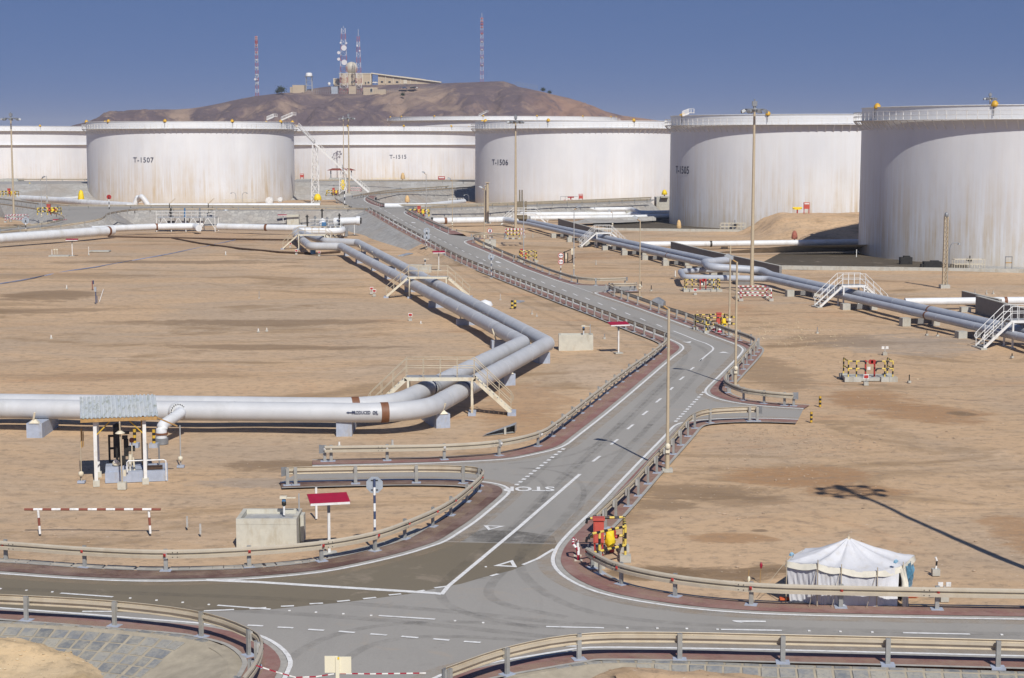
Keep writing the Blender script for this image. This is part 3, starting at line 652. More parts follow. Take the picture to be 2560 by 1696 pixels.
# sand mound between the tanks
def mound_z(x, y):
    # a flat-topped heap
    ss = lambda t: np.clip(t, 0, 1) ** 2 * (3 - 2 * np.clip(t, 0, 1)); w_ = (fbm(x / 5, y / 5, 3, 6) - .45) * 3
    h = ss((x - 37 + w_) / 9.5) * ss((y - 268.5 + w_) / 20) * ss((69 - x) / 8) * ss((303 - y) / 4)
    return -.2 + h * 3.5 + (fbm(x / 2.4, y / 2.4, 5, 4) - .45) * .55 * np.clip(h * 3, 0, 1)
struct(grid_mesh('sand_mound', np.linspace(32, 70, 110), np.linspace(262, 303, 90), mound_z, 'sand'))
# ------------------------------------------------------------------ the rocky hill behind the tanks
HY = 1500.0
rp = [(-900, 345), (100, 335), (220, 305), (251, 299), (287, 284), (324, 275), (365, 273.5), (450, 273), (487, 270), (541, 261), (580, 252), (640, 240), (708, 232), (760, 231), (860, 231), (964, 229), (1000, 226), (1060, 222), (1100, 214), (1160, 208), (1200, 205), (1235, 203), (1262, 204), (1285, 214), (1307, 219), (1342, 226), (1375, 234), (1442, 251), (1483, 265), (1510, 277), (1550, 288), (1626, 298), (1750, 315), (1900, 340), (2400, 346)]
rx = np.array([AT(x, y, HY).x for x, y in rp]); rz_ = np.array([AT(x, y, HY).z for x, y in rp])
up_ = [(-900, 400), (690, 400), (760, 224), (815, 216), (850, 213), (945, 211.5), (1020, 210), (1100, 207.5), (1180, 205), (1262, 203), (1290, 212), (1310, 400), (2400, 400)]
ux = np.array([AT(x, y, 1510).x for x, y in up_]); uz = np.array([AT(x, y, 1510).z for x, y in up_])
def hill_z(x, y):
    # lateral position where this line of sight crosses the crest
    k = np.interp(x * HY / np.maximum(y, HY), rx, rz_); k = k + (k - 16) * np.maximum(0, y / HY - 1) * .0
    t = np.clip((y - 1215) / (HY - 1225), 0, 1); base = t * (1.25 - .25 * t) ; base = np.clip(base, 0, 1)
    gul = .62 * (fbm(x / 46 + fbm(x / 60, y / 60, 3, 21) * 1.6, y / 150, 4, 11) - .5) + .20 * (.5 - np.abs(fbm(x / 30 + fbm(x / 50, y / 50, 3, 41) * 2.2, y / 110, 4, 51) - .5) * 5); fine = fbm(x / 14, y / 14, 4, 31) - .47
    amp = np.clip(np.minimum(t * 3, (1 - t) * 5), 0, 1)
    crest = np.clip((y - HY) / 60, 0, 1) * np.clip((y - HY) / 400, 0, 1)
    z = k * base + gul * 34 * amp * np.clip(k / 40, 0, 1) + fine * 8 * amp + (fbm(x / 7, y / 7, 3, 8) - .45) * (.5 + 1.4 * amp) * np.clip(t * 2, 0, 1)
    up = np.interp(x * 1510 / np.maximum(y, 1510), ux, uz) - np.interp(x, rx, rz_); z = z + np.clip(up, 0, 60) * np.clip((y - 1484) / 22, 0, 1)
    z = np.where(y > HY + 30, z - (y - HY - 30) * .10, z)
    return np.maximum(z, -1.0) - .5
n = NB('purple_brown_rock'); v = n.pos()  # dark scree and tan ravines
g1 = n.noise(n.pos((1, .35, 1)), .011, 5, .62, 1.2); g2_ = n.noise(v, .05, 7, .72, .6); g3 = n.noise(v, .5, 6, .75)
c = n.ramp(g1, [(.36, (.33, .235, .175)), (.42, (.19, .135, .12)), (.46, (.125, .092, .10)), (.58, (.135, .10, .105)), (.64, (.22, .16, .135)), (.73, (.34, .24, .18))])
c = n.mix(n.ramp(g2_, [(.52, 0.0), (.66, .85)]), c, (.30, .215, .16)); c = n.mix(n.ramp(g3, [(.30, .7), (.46, 0.0)]), c, (.085, .06, .055)); c = n.mix(n.ramp(g3, [(.60, 0.0), (.75, .5)]), c, (.40, .28, .21))
c = n.mix(n.math('MULTIPLY', n.ramp(n.math('DIVIDE', n.sep(0), 200.0), [(0.0, .0), (.02, .0), (.2, .8)]), n.ramp(g2_, [(.36, .1), (.5, .9)])), c, (.34, .20, .135))
n.bump(g3, .8, 1.2); MT['rock'] = n.out(c, .95)
struct(grid_mesh('hill', np.concatenate([np.arange(-900, -420, 20), np.arange(-420, 260, 3.2), np.arange(260, 700, 20)]), np.concatenate([np.arange(1200, 1560, 3.5), np.arange(1560, 2400, 25)]), hill_z, 'rock'))
# ------------------------------------------------------------------ storage tanks
def ring(m, r0, r1, z0, z1, n=128, mi=0):
    """closed ring of rectangular section"""
    vs = []
    for r, z in ((r0, z0), (r1, z0), (r1, z1), (r0, z1)):
        for k in range(n): t = 2 * PI * k / n; vs.append((r * math.cos(t), r * math.sin(t), z))
    for s in range(4):
        a, b = s * n, ((s + 1) % 4) * n
        m.add([], []) ; o = len(m.v)
    o = len(m.v); m.v += vs
    for s in range(4):
        a, b = s * n, ((s + 1) % 4) * n
        for k in range(n): m.f.append((o + a + k, o + a + (k + 1) % n, o + b + (k + 1) % n, o + b + k)); m.m.append(mi); m.sm.append(s in (1, 3))
    return m
def hood(parent, R_, a, h, mesh=None, s=1.0):
    """yellow foam pourer hood on the rim"""
    o = link('foam_hood', mesh, parent); o.location = (R_ * math.cos(a), R_ * math.sin(a), h); o.rotation_euler = (0, 0, a); o.scale = (s, s, s); return o
hm = MB(); hm.lathe([(.02, 1.45), (.35, 1.32), (.62, .95), (.72, .55), (.66, .42), (.5, .3), (.3, .25)], (0, 0, 0), 0, 12); hm.tube((.5, 0, -1.4), (.5, 0, .5), .07, 1)
hm_me = hm.build('foam_hood', ['amber2', 'dark']) if False else None
MT['amber2'] = paint('yellow_ochre_hood', (.62, .36, .03), .5, var=.25)
tmp = hm.build('foam_hood', ['amber2', 'dark']); hood_me = tmp.data; bpy.data.objects.remove(tmp)
def tank(cx, cy, R_, h, label, z0=0.0, num=None, numpx=None, cap=1.1, mid=None, hoods=8, wd=1.05, deck=1.75, a_front=None, nposts=62, courses=8, rust=.8, wide_rail=True):
    T = thing('storage_tank', label, 'storage tank', (cx, cy, z0), 0, 'white oil storage tanks'); mat = tank_mat('tank_paint', z0, h, rust)
    fa = math.atan2(-cy, -cx)                                # towards the camera
    for k in range(courses):                                 # plate courses, each a hair thinner than the one below
        za, zb = h * k / courses, h * (k + 1) / courses; r = R_ - .012 * k; m = MB(); n = 160; vs = []
        for z in (za, zb):
            for i in range(n): t = 2 * PI * i / n; vs.append((r * math.cos(t), r * math.sin(t), z))
        m.add(vs, [(i, (i + 1) % n, n + (i + 1) % n, n + i) for i in range(n)], 0, True); m.build('shell_course', mat, T)
    r = R_ - .012 * courses
    rt = MB(); ring(rt, r - .3, r + .12, h - .12, h, 128); rt.build('top_rim', 'white', T)
    fr = MB(); fr.lathe([(.1, h - 2.2), (r - .4, h - 2.6)], (0, 0, 0), 0, 64); fr.build('floating_roof', 'galv', T)
    zd = h - deck; dk = MB(); ring(dk, R_, R_ + wd, zd - .12, zd, 128); dk.build('wind_girder', 'white', T)
    rl = MB(); ro = R_ + wd - .04
    for zz in (zd + .55, zd + 1.08): ring(rl, ro - .035, ro + .035, zz - .035, zz + .035, 128)
    rl.build('handrail', 'white', T)
    pm = None; half = nposts
    for i in range(half):
        a = fa + (i - half / 2) * (PI * 1.02 / half)
        if pm is None: o = MB().box((0, 0, .54), (.09, .09, 1.08)).build('rail_post', 'white', T); pm = o.data
        else: o = link('rail_post', pm, T)
        o.location = (ro * math.cos(a), ro * math.sin(a), zd); o.rotation_euler = (0, 0, a)
    bk = None
    for i in range(half):
        a = fa + (i - half / 2 + .5) * (PI * 1.02 / half)
        if bk is None: o = MB().bar((-.02, 0, -1.25), (wd - .05, 0, -.1), .09, .09).build('girder_bracket', 'white', T); bk = o.data
        else: o = link('girder_bracket', bk, T)
        o.location = (R_ * math.cos(a), R_ * math.sin(a), zd); o.rotation_euler = (0, 0, a)
    if mid:
        g = MB(); ring(g, R_, R_ + 1.0, mid - .15, mid, 128); g.build('wind_girder', 'white', T)
    for i in range(hoods):
        a = fa + (i - hoods / 2 + .5 + .12) * (2 * PI / hoods); hood(T, R_ - .2, a, h - .45, hood_me, .68)
    if num:                                                   # number painted on the shell, wrapped round it
        best = None
        for i in range(-900, 901):
            a = fa + i * .0018; p = (cx + R_ * math.cos(a), cy + R_ * math.sin(a), z0 + h * .5); e = abs(proj(p)[0] - numpx[0])
            if best is None or e < best[0]: best = (e, a, p)
        a0 = best[1]; q = AT(numpx[0], numpx[1], best[2][1]); me = text_mesh(num, cap * 1.12 / .70, 0, .014, 1.10)
        for v in me.vertices:
            t = a0 + v.co.x / R_; v.co = Vector(((R_ + .03) * math.cos(t), (R_ + .03) * math.sin(t), q.z - z0 + v.co.y))
        me.materials.append(MT['navy']); o = link('tank_number', me, T)
    return T
TH = 20.15
tA = tank(75, 240, 26.7, TH, 'nearest white storage tank cut off by the right edge, its left flank in shade', hoods=8, rust=1.0)
tB = tank(56.4, 328, 26.7, TH, 'white storage tank numbered T-1505 behind the sand mound', num='T-1505', numpx=(1704, 426.5), cap=1.2, hoods=8, rust=.95)
tC = tank(17.4, 440, 26.7, TH, 'white storage tank numbered T-1506 in the middle of the right half', num='T-1506', numpx=(1249, 407), cap=1.2, hoods=8, rust=.35)
tD = tank(-83.8, 457.6, 26.7, TH, 'white storage tank numbered T-1507 with orange rust near its foot and a long stair', num='T-1507', numpx=(358, 401), cap=1.1, hoods=10, rust=1.0)
tE = tank(-57, 700, 47, 20.5, 'broad white storage tank numbered T-1515 behind the long stair', num='T-1515', numpx=(995, 393), cap=1.3, mid=13.6, hoods=14, nposts=80, rust=.7, wd=1.3)
tF = tank(-200, 690, 47, 20.5, 'broad white storage tank at the left edge behind the floodlight mast', mid=13.6, hoods=14, nposts=80, rust=.45, wd=1.3)
tG = tank(-4, 850, 55, 20.5, 'farthest white storage tank, only its rim showing below the hill', z0=5.5, hoods=14, nposts=80, rust=.2, wd=1.4)
# small roof platforms with ladders at the rims
def rim_platform(T, px, ang_off, label=None):
    pass
def lattice_tower(name, label, cat, base, h, w0, w1, n, mats, group=None, th=.12, part='tower_section', rz=0.0):
    t = thing(name, label, cat, base, rz, group)
    for k in range(n):
        za, zb = h * k / n, h * (k + 1) / n; a, b = w0 + (w1 - w0) * k / n, w0 + (w1 - w0) * (k + 1) / n; a /= 2; b /= 2; m = MB()
        ca = [Vector((x * a, y * a, za)) for x, y in ((-1, -1), (1, -1), (1, 1), (-1, 1))]; cb = [Vector((x * b, y * b, zb)) for x, y in ((-1, -1), (1, -1), (1, 1), (-1, 1))]
        for i in range(4):
            j = (i + 1) % 4; m.bar(ca[i], cb[i], th, th); m.bar(ca[i], cb[j], th * .6, th * .6); m.bar(ca[j], cb[i], th * .6, th * .6); m.bar(ca[i], ca[j], th * .6, th * .6)
        m.build(part, mats[k % len(mats)], t)
    return t
# the long access stair of T-1507 on its two trestles
YS = 432.0
P0, P1, P2, P3 = AT(747, 318, YS + 9), AT(787, 360, YS), AT(857, 424, YS), G(918, 484, 2.6)
P3 = Vector((P3.x, YS, 2.7))
st = thing('access_stair', 'long sloping white stair from the rim of T-1507 down to the bund road', 'stair', (P1.x, P1.y, 0))
for a, b in ((P0, P1), (P1, P2), (P2, P3)):
    m = MB()
    for dy in (-.45, .45): m.bar(a + Vector((0, dy, 0)), b + Vector((0, dy, 0)), .12, .38)
    m.build('stringer', 'white', st, world=True); m = MB()
    for dy in (-.45, .45):
        m.bar(a + Vector((0, dy, 1.0)), b + Vector((0, dy, 1.0)), .05, .05)
        for i in range(13): q = a.lerp(b, i / 12) + Vector((0, dy, 0)); m.bar(q, q + Vector((0, 0, 1.0)), .05, .05)
    m.build('handrail', 'white', st, world=True); m = MB(); k = int((b - a).length / .35)
    for i in range(k): q = a.lerp(b, (i + .5) / k) + Vector((0, 0, .12)); m.box(q, (.28, .85, .04))
    o = m.build('treads', 'galv', st, world=True); o['kind'] = 'stuff'
for p, w0, w1, n, lb in ((P1, 1.9, 1.1, 6, 'taller white lattice trestle under the landing of the long stair'), (P2, 1.7, 1.3, 4, 'shorter white lattice trestle under the lower landing of the long stair')):
    zb = .0 if n == 6 else 2.4
    lattice_tower('stair_trestle', lb, 'trestle', (p.x, p.y, zb), p.z - zb - .25, w0, w1, n, ['white'], 'trestles of the long stair', .15)
# rim ladders and roof gangways
def gangway(pxs, Y, label):
    a, b = AT(*pxs[0], Y), AT(*pxs[1], Y); t = thing('roof_gangway', label, 'gangway', (a.x, a.y, a.z)); m = MB()
    for dy in (-.5, .5):
        m.bar(a + Vector((0, dy, 0)), b + Vector((0, dy, 0)), .1, .25); m.bar(a + Vector((0, dy, .8)), b + Vector((0, dy, .8)), .07, .07)
        for i in range(9): q = a.lerp(b, i / 8) + Vector((0, dy, 0)); m.bar(q, q + Vector((0, 0, .8)), .05, .05)
    m.build('railing', 'white', t, world=True); q = MB().box(b + Vector((.4, 0, .1)), (1.0, 1.0, .1)); 
    for dx in (-.1, .4, .9):
        for dy in (-.5, .5): q.bar(b + Vector((dx, dy, 0)), b + Vector((dx, dy, .8)), .05, .05)
    q.bar(b + Vector((-.1, -.5, .8)), b + Vector((.9, -.5, .8)), .05, .05); q.build('platform', 'white', t, world=True)
gangway([(703, 301), (731, 289)], 449, 'white gangway rising to a small railed platform on the rim of T-1507')
gangway([(667, 300), (684, 293)], 446, 'low white railed step on the rim of T-1507 left of the gangway')
gangway([(1706, 290), (1722, 284)], 306, 'small white railed platform on the rim of T-1505')
gangway([(1196, 291), (1216, 281)], 800, 'small white railed platform on the rim of the farthest tank')
# ------------------------------------------------------------------ installations on the hill
def HP(x, y, Y=HY): return AT(x, y, Y)
RW = ['red', 'white']
MT['mastred'] = paint('mast_red', (.36, .09, .10), .6); MT['mastwhite'] = paint('mast_white', (.62, .6, .6), .6)
def mast(px, ytop, ybase, w0, w1, n, label, Y, balls=None, dishes=None, spike=0):
    b = HP(px, ybase, Y); h = HP(px, ytop, Y).z - b.z
    t = lattice_tower('radio_mast', label, 'radio mast', (b.x, b.y, b.z - 1), h, w0, w1, n, ['mastred', 'mastwhite'], 'red and white radio masts on the hill', .17)
    for z in (balls or []):
        q = HP(px, z, Y).z - b.z
        MB().lathe([(.1, -.9), (1.0, -.6), (1.35, 0), (1.0, .6), (.1, .9)], (0, 0, q), 0, 8).build('drum_aerial', 'signgrey' if z > ytop + 50 else 'mastred', t)
    for dx, z, r in (dishes or []):
        q = HP(px + dx, z, Y); MB().disc((q.x - b.x, -w0 / 2 - .8, q.z - b.z), (0, 1, 0), r, 0, 20, 1.0).build('dish_aerial', 'mastwhite', t)
    if spike: MB().tube((0, 0, h), (0, 0, h + spike), .15).build('lightning_rod', 'mastwhite', t)
    return t
mast(643, 88, 238, 2.6, 1.9, 16, 'far left radio mast on the hill slope, banded red and white', 1490, [90, 95, 101, 106, 112, 129, 148, 168, 185, 197, 206], [(-4, 196, 1.0)])
mast(860, 68, 231, 6.8, 3.2, 12, 'thick radio mast with white dishes in front of the radome', 1485, None, [(1, 118, 2.3), (2, 154, 2.3), (-12, 130, 1.3), (-12, 146, 1.3), (-7, 105, .8), (7, 106, .8)], 2)
mast(897, 88, 231, 5.2, 2.0, 11, 'slimmer radio mast right of the radome, tapering to a spike', 1488, None, [(-3, 112, .7), (3, 125, .7)], 6)
mast(1205, 42, 204, 2.8, 2.0, 16, 'far right radio mast standing alone behind the hill crest', 1520, [44, 51, 58, 66, 82, 102, 122, 141, 160], None, 4)
def block(name, label, x0, x1, yt, yb, Y, depth, mat='wallbeige', cat='building', win=None, roof=None, group=None, panels=None):
    a, b = HP(x0, yb, Y), HP(x1, yb, Y); zt = HP(x0, yt, Y).z; t = thing(name, label, cat, ((a.x + b.x) / 2, Y + depth / 2, a.z), 0, group)
    W = b.x - a.x; H = zt - a.z; MB().box((0, 0, H / 2 - 1.5), (W, depth, H + 3)).build('wall', mat, t)
    if roof: MB().box((0, 0, H + .3), (W + .8, depth + .8, .6)).build('roof', roof, t)
    for (u0, u1, v0, v1) in (win or []):
        wo_ = MB().box((0, 0, 0), ((u1 - u0) * W, .3, (v1 - v0) * H)).build('window', 'wallcream', t); wo_.location = (((u0 + u1) / 2 - .5) * W, -depth / 2 - .1, (v0 + v1) / 2 * H)
        MB().box((0, -.12, 0), ((u1 - u0) * W * .8, .2, (v1 - v0) * H * .8)).build('pane', 'glass', wo_)
    for u in (panels or []): o = MB().box((0, 0, 0), (.7, .35, H)).build('pilaster', 'wallcream', t); o.location = ((u - .5) * W, -depth / 2 - .12, H / 2)
    return t
MT['wallbeige'] = paint('beige_render', (.46, .37, .26), .85, var=.08, scale=.3); MT['wallcream'] = paint('cream_trim', (.62, .56, .44), .8, var=.08, scale=.3)
block('control_building', 'two-storey beige building on the hill beneath the radome', 849, 928, 185, 212, 1510, 14, win=[(.36, .42, .15, .32), (.5, .56, .15, .32), (.80, .84, .0, .3), (.88, .95, .1, .3)], roof='wallcream', panels=[.01, .18, .33, .55, .73, .99])
block('side_block', 'small beige block against the left end of the building under the radome', 834, 848, 198, 212, 1509, 10, win=[(.3, .5, .3, .6)], roof='wallcream', panels=[.02, .5])
t = thing('sloping_building', 'long beige building with a roof sloping down to the right on the hill', 'building', HP(945, 210, 1518))
pts = [(945, 185, 210), (1010, 192, 209.5), (1058, 198, 208.5), (1100, 206.5, 208)]; mw = MB(); mr = MB()
for (x0, a0, b0), (x1, a1, b1) in zip(pts, pts[1:]):
    v = []
    for Yy in (1518, 1530):
        v += [HP(x0, b0 + 6, 1518), HP(x1, b1 + 6, 1518), HP(x1, a1, 1518), HP(x0, a0, 1518)]
        for q in v[-4:]: q.y = Yy
    mw.add(v, [(0, 1, 2, 3), (7, 6, 5, 4), (3, 2, 6, 7), (0, 3, 7, 4), (1, 5, 6, 2)]); 
A, B = HP(928, 183.5, 1517), HP(1103, 206, 1517); mr.bar(A + Vector((0, 6, 0)), B + Vector((0, 6, 0)), 13.5, .9)
mw.build('wall', 'wallbeige', t, world=True); mr.build('roof', 'wallcream', t, world=True)
for x in (955, 974, 993): o = MB().box(HP(x, 205 + (x - 955) * .01, 1517.8), (2.0, .4, 1.2)).build('window', 'glass', t, world=True)
for x in (964, 983, 1002, 1026, 1040): MB().bar(HP(x, 210, 1517.7), HP(x, 188 + (x - 960) * .105, 1517.7), .6, .4).build('pilaster', 'wallcream', t, world=True)
MB().box(HP(1013, 205, 1517.8), (3, .4, 3.2)).build('door', 'wallcream', t, world=True)
t = thing('radome', 'large beige radar dome on the roof of the hilltop building', 'radome', HP(879, 184, 1516))
prof = [(math.sin(a) * 5.3, 4.6 - math.cos(a) * 5.3) for a in np.linspace(.25, PI - .001, 22)]
MB().lathe([(max(r, .01), z) for r, z in prof], (0, 0, 0), 0, 32).build('dome', 'radome', t); MB().lathe([(3.2, -2), (3.2, .3)], (0, 0, 0), 0, 24).build('collar', 'wallcream', t)
# water tank on legs
b = HP(773, 226, 1492); h = HP(773, 192, 1492).z - b.z; t = thing('water_tower', 'white water tank on four tall legs left of the masts', 'water tower', b)
for x, y in ((-1, -1), (1, -1), (1, 1), (-1, 1)): MB().tube((x * 2.6, y * 2.6, -1.5), (x * 2.3, y * 2.3, h), .25).build('leg', 'galv', t)
m = MB(); [m.bar((-2.5, y, z), (2.5, y, z), .15, .15) for y in (-2.5, 2.5) for z in (h * .35, h * .7)]; [m.bar((-2.5, -2.5, a), (2.5, -2.5, c_), .12, .12) for a, c_ in ((0, h * .35), (h * .35, h * .7), (h * .7, h))]; m.build('bracing', 'galv', t)
MB().box((0, 0, h + .15), (7, 7, .5)).build('deck', 'galvdark', t); MB().lathe([(.02, h + 3.4), (2.2, h + 3.1), (2.8, h + 2.2), (2.8, h + .4)], (0, 0, 0), 0, 16).build('tank', 'white', t)
block('flat_roofed_hut', 'plain beige hut left of the water tower on the hill', 731, 761, 213, 230, 1488, 9, win=None)
block('flat_roofed_hut', 'small beige hut at the left end of the plateau', 725, 731, 218, 231, 1490, 5)
block('site_cabin', 'pale bluish cabin in front of the thick mast on the hill', 828, 844, 217, 228, 1484, 5, mat='signgrey')
block('site_cabin', 'beige cabin right of the thick mast on the hill', 872, 890, 216, 231, 1480, 6)
block('site_cabin', 'long low beige cabin with a dark door between mast and cars on the hill', 908, 944, 219, 231, 1479, 6, win=[(.48, .66, .0, .85)])
block('site_cabin', 'low beige annex at the right end of the hilltop cabins', 944, 965, 224, 230, 1479, 5)
o = thing('satellite_dome', 'tiny white dome left of the beige building on the hill', 'dome', HP(823, 211, 1505)); MB().lathe([(.01, 1.7), (.9, 1.4), (1.3, .7), (1.2, 0), (1.0, -1)], (0, 0, 0), 0, 12).build('dome', 'white', o)
# fences along the plateau
def fence(pts, Y, label, hh=2.4, st=1.6):
    P = [HP(x, y, Y) for x, y in pts]; t = thing('chain_fence', label, 'fence', P[0]); m = MB()
    for a, b in zip(P, P[1:]):
        for z in (hh * .5, hh): m.bar(a + Vector((0, 0, z)), b + Vector((0, 0, z)), .1, .1)
    m.build('rails', 'galvdark', t, world=True)
    for p in resample(P, st)[:140]: o = MB().bar((0, 0, -1), (0, 0, hh), .13, .13); o = o.build('post', 'galvdark', t) if not t.children else link('post', pm_, t); pm_ = o.data if o.name.startswith('post') else None; o.location = p - P[0]
def fence(pts, Y, label, hh=2.4, st=1.8):
    P = [HP(x, y, Y) for x, y in pts]; t = thing('chain_fence', label, 'fence', P[0]); m = MB()
    for a, b in zip(P, P[1:]):
        for z in (hh * .5, hh): m.bar(a + Vector((0, 0, z)), b + Vector((0, 0, z)), .1, .1)
    m.build('rails', 'galvdark', t, world=True); me = None
    for p in resample(P, st)[:150]:
        if me is None: o = MB().bar((0, 0, -1), (0, 0, hh), .13, .13).build('post', 'galvdark', t); me = o.data
        else: o = link('post', me, t)
        o.location = p - P[0]
fence([(770, 232), (860, 233), (965, 231), (1000, 228)], 1474, 'wire fence in front of the cabins and masts on the hill')
fence([(1052, 223), (1120, 222), (1190, 218), (1262, 216)], 1486, 'wire fence along the upper right edge of the hill')
fence([(1288, 216), (1300, 217), (1345, 224)], 1500, 'dark fence stepping down the right shoulder of the hill', 3.4, 1.2)
def tree(px, py, s, label, Y=1482):
    p = HP(px, py, Y); t = thing('tree', label, 'tree', p); MB().tube((0, 0, -1), (0, 0, s * .5), s * .06, r2=s * .03).build('trunk', 'wood', t); m = MB(); rnd = random.Random(px)
    for k in range(420):
        a, b, c_ = rnd.gauss(0, .34), rnd.gauss(0, .3), abs(rnd.gauss(0.45, .26)); q = Vector((a * s, b * s, c_ * s)); d = s * .09
        u = Vector((rnd.uniform(-1, 1), rnd.uniform(-1, 1), rnd.uniform(-1, 1))).normalized() * d; v_ = u.cross(Vector((rnd.random(), rnd.random(), 1))).normalized() * d
        m.add([q - u, q + v_, q + u, q - v_], [(0, 1, 2, 3)])
    m.build('crown', 'leaf', t)
tree(703, 231, 5.0, 'dark bushy tree at the left end of the hill plateau'); tree(694, 233, 3.0, 'low bush left of the dark tree on the plateau', 1486)
tree(1007, 240, 2.6, 'lone green bush on the hillside below the parked cars', 1455); tree(1358, 228, 2.8, 'bush on the right shoulder of the hill', 1498); tree(1374, 234, 2.4, 'smaller bush lower on the right shoulder of the hill', 1498)
def car(px, py, Y, label, mat):
    p = HP(px, py, Y); t = thing('parked_car', label, 'car', p, 0, 'cars parked on the hill')
    m = MB(); m.add([(x, y, z) for y in (-.9, .9) for x, z in ((-2.2, .35), (2.2, .35), (2.2, .95), (1.2, 1.05), (.6, 1.6), (-1.2, 1.65), (-1.9, 1.1), (-2.2, 1.0))], [tuple(range(8)), tuple(reversed(range(8, 16)))] + [(i, i + 8, (i + 1) % 8 + 8, (i + 1) % 8) for i in range(8)]); m.build('body', mat, t)
    MB().box((-.3, 0, 1.33), (1.7, 1.84, .38)).build('side_window', 'glass', t)
    for x in (-1.4, 1.4):
        for y in (-.85, .85): MB().disc((x, y, .33), (0, 1, 0), .33, 0, 10, .22).build('wheel', 'black', t)
car(1012, 222.5, 1480, 'dark blue car parked under the left sunshade on the hill', 'bluestripe'); car(1031, 222.5, 1480, 'dark car parked in front of the fence on the hill', 'black'); car(1038, 222, 1483, 'white car parked beside the dark car on the hill', 'white'); car(938, 209, 1516, 'white car in the gap between the beige buildings', 'white')
for px in (1009, 1031):
    p = HP(px, 219, 1482); t = thing('car_sunshade', f'thin flat sunshade over the {"left" if px < 1020 else "right"} cars on the hill', 'sunshade', p); MB().box((0, 0, 1.0), (7, 5, .15)).build('roof', 'galvdark', t)
    for x in (-3, 3): MB().bar((x, 0, -2.4), (x, 0, 1), .12, .12).build('post', 'galvdark', t)
# ------------------------------------------------------------------ pipelines
def bent(pts, rads, n=9):
    P = [Vector(p) for p in pts]; out = [P[0]]
    for i in range(1, len(P) - 1):
        a, b, c_ = P[i - 1], P[i], P[i + 1]; r = rads[i - 1] if isinstance(rads, (list, tuple)) else rads
        u, v = (a - b).normalized(), (c_ - b).normalized(); ang = u.angle(v); t = min(r / math.tan(ang / 2), (a - b).length * .49, (c_ - b).length * .49); p, q = b + u * t, b + v * t
        for k in range(n + 1):
            s = k / n; out.append((p * (1 - s) ** 2 + b * 2 * s * (1 - s) + q * s * s))
    out.append(P[-1]); return out
def pipeline(name, label, pts, r, rads, mat, rings=(), cat='pipeline', group=None, n=24, seams=7.0, ringmat='brown'):
    P = bent(pts, rads); t = thing(name, label, cat, P[0], 0, group); MB().path(P, r, 0, n).build('pipe', mat, t, world=True)
    Q = resample(P, .25)
    def at(p): 
        i = min(range(1, len(Q) - 1), key=lambda k: (Q[k] - Vector(p)).length); return Q[i], (Q[i + 1] - Q[i - 1]).normalized()
    for k in range(int(len(Q) * .25 / seams)):
        i = min(len(Q) - 2, int((k + .6) * seams / .25)); d = (Q[i + 1] - Q[i]).normalized(); MB().tube(Q[i], Q[i] + d * .07, r + .012, 0, n).build('weld_seam', mat, t, world=True)
    for p, w_ in rings:
        q, d = at(p); MB().tube(q - d * w_ / 2, q + d * w_ / 2, r + .02, 0, n).build('colour_band', ringmat, t, world=True)
    return t, Q, at
PZ_ = 1.23; RP = .535
g_ = lambda x, y, z=PZ_: G(x, y, z)
nearY = 93.6
Pm1, Pc1 = g_(1159, 971.7), g_(1369, 859)
dm = (Pc1 - Pm1); k1 = Pm1 + dm * ((nearY - Pm1.y) / dm.y)
P1 = [Vector((-75, 98, PZ_)), g_(-20, 1021.5), Vector((k1.x, g_(900, 1034).y, PZ_)), Pc1, g_(1280, 806), g_(891.5, 610), g_(802, 605), g_(757, 583), g_(738, 575)]
P1 = [P1[0], P1[2], P1[3], g_(894, 607.5), g_(815, 604), g_(769, 589.5), g_(745, 579)]
Pm2, Pc2 = g_(1078, 967.6), g_(1307, 857)
k2 = Pm2 + (Pc2 - Pm2) * ((P1[1].y + 2.0 - Pm2.y) / (Pc2.y - Pm2.y))
P2 = [Vector((-75, 100.2, PZ_)), Vector((k2.x, P1[1].y + 2.0, PZ_)), Pc2, g_(853, 617), g_(775, 616), g_(738, 586), g_(741, 577), g_(775, 576)]
bandp = lambda x, y: g_(x, y)
t1, Q1, at1 = pipeline('produced_oil_pipeline', 'front of the two thick grey pipelines, lettered PRODUCED OIL, zigzagging to the valve station', P1, RP, [4.2, .9, .8, 2.0, 2], 'pipe', [(bandp(959, 1036), .42)], group='twin grey pipelines of the left field')
t2, Q2, at2 = pipeline('produced_oil_pipeline', 'rear of the two thick grey pipelines running beside the lettered one', P2, RP, [4.2, .9, .8, 1.8, 1.5, 1.5], 'pipe', [(g_(900, 1004, 1.7), .42)], group='twin grey pipelines of the left field')
MT['decal'] = MT['navy']
for T_, at_, p in ((t1, at1, g_(1165, 975)), (t2, at2, g_(1078, 970))):
    q, d = at_(p); MB().tube(q - d * .38, q - d * .18, RP + .02, 0, 24).build('colour_band', 'navy', T_, world=True); MB().tube(q + d * .0, q + d * .28, RP + .02, 0, 24).build('colour_band', 'galv', T_, world=True)
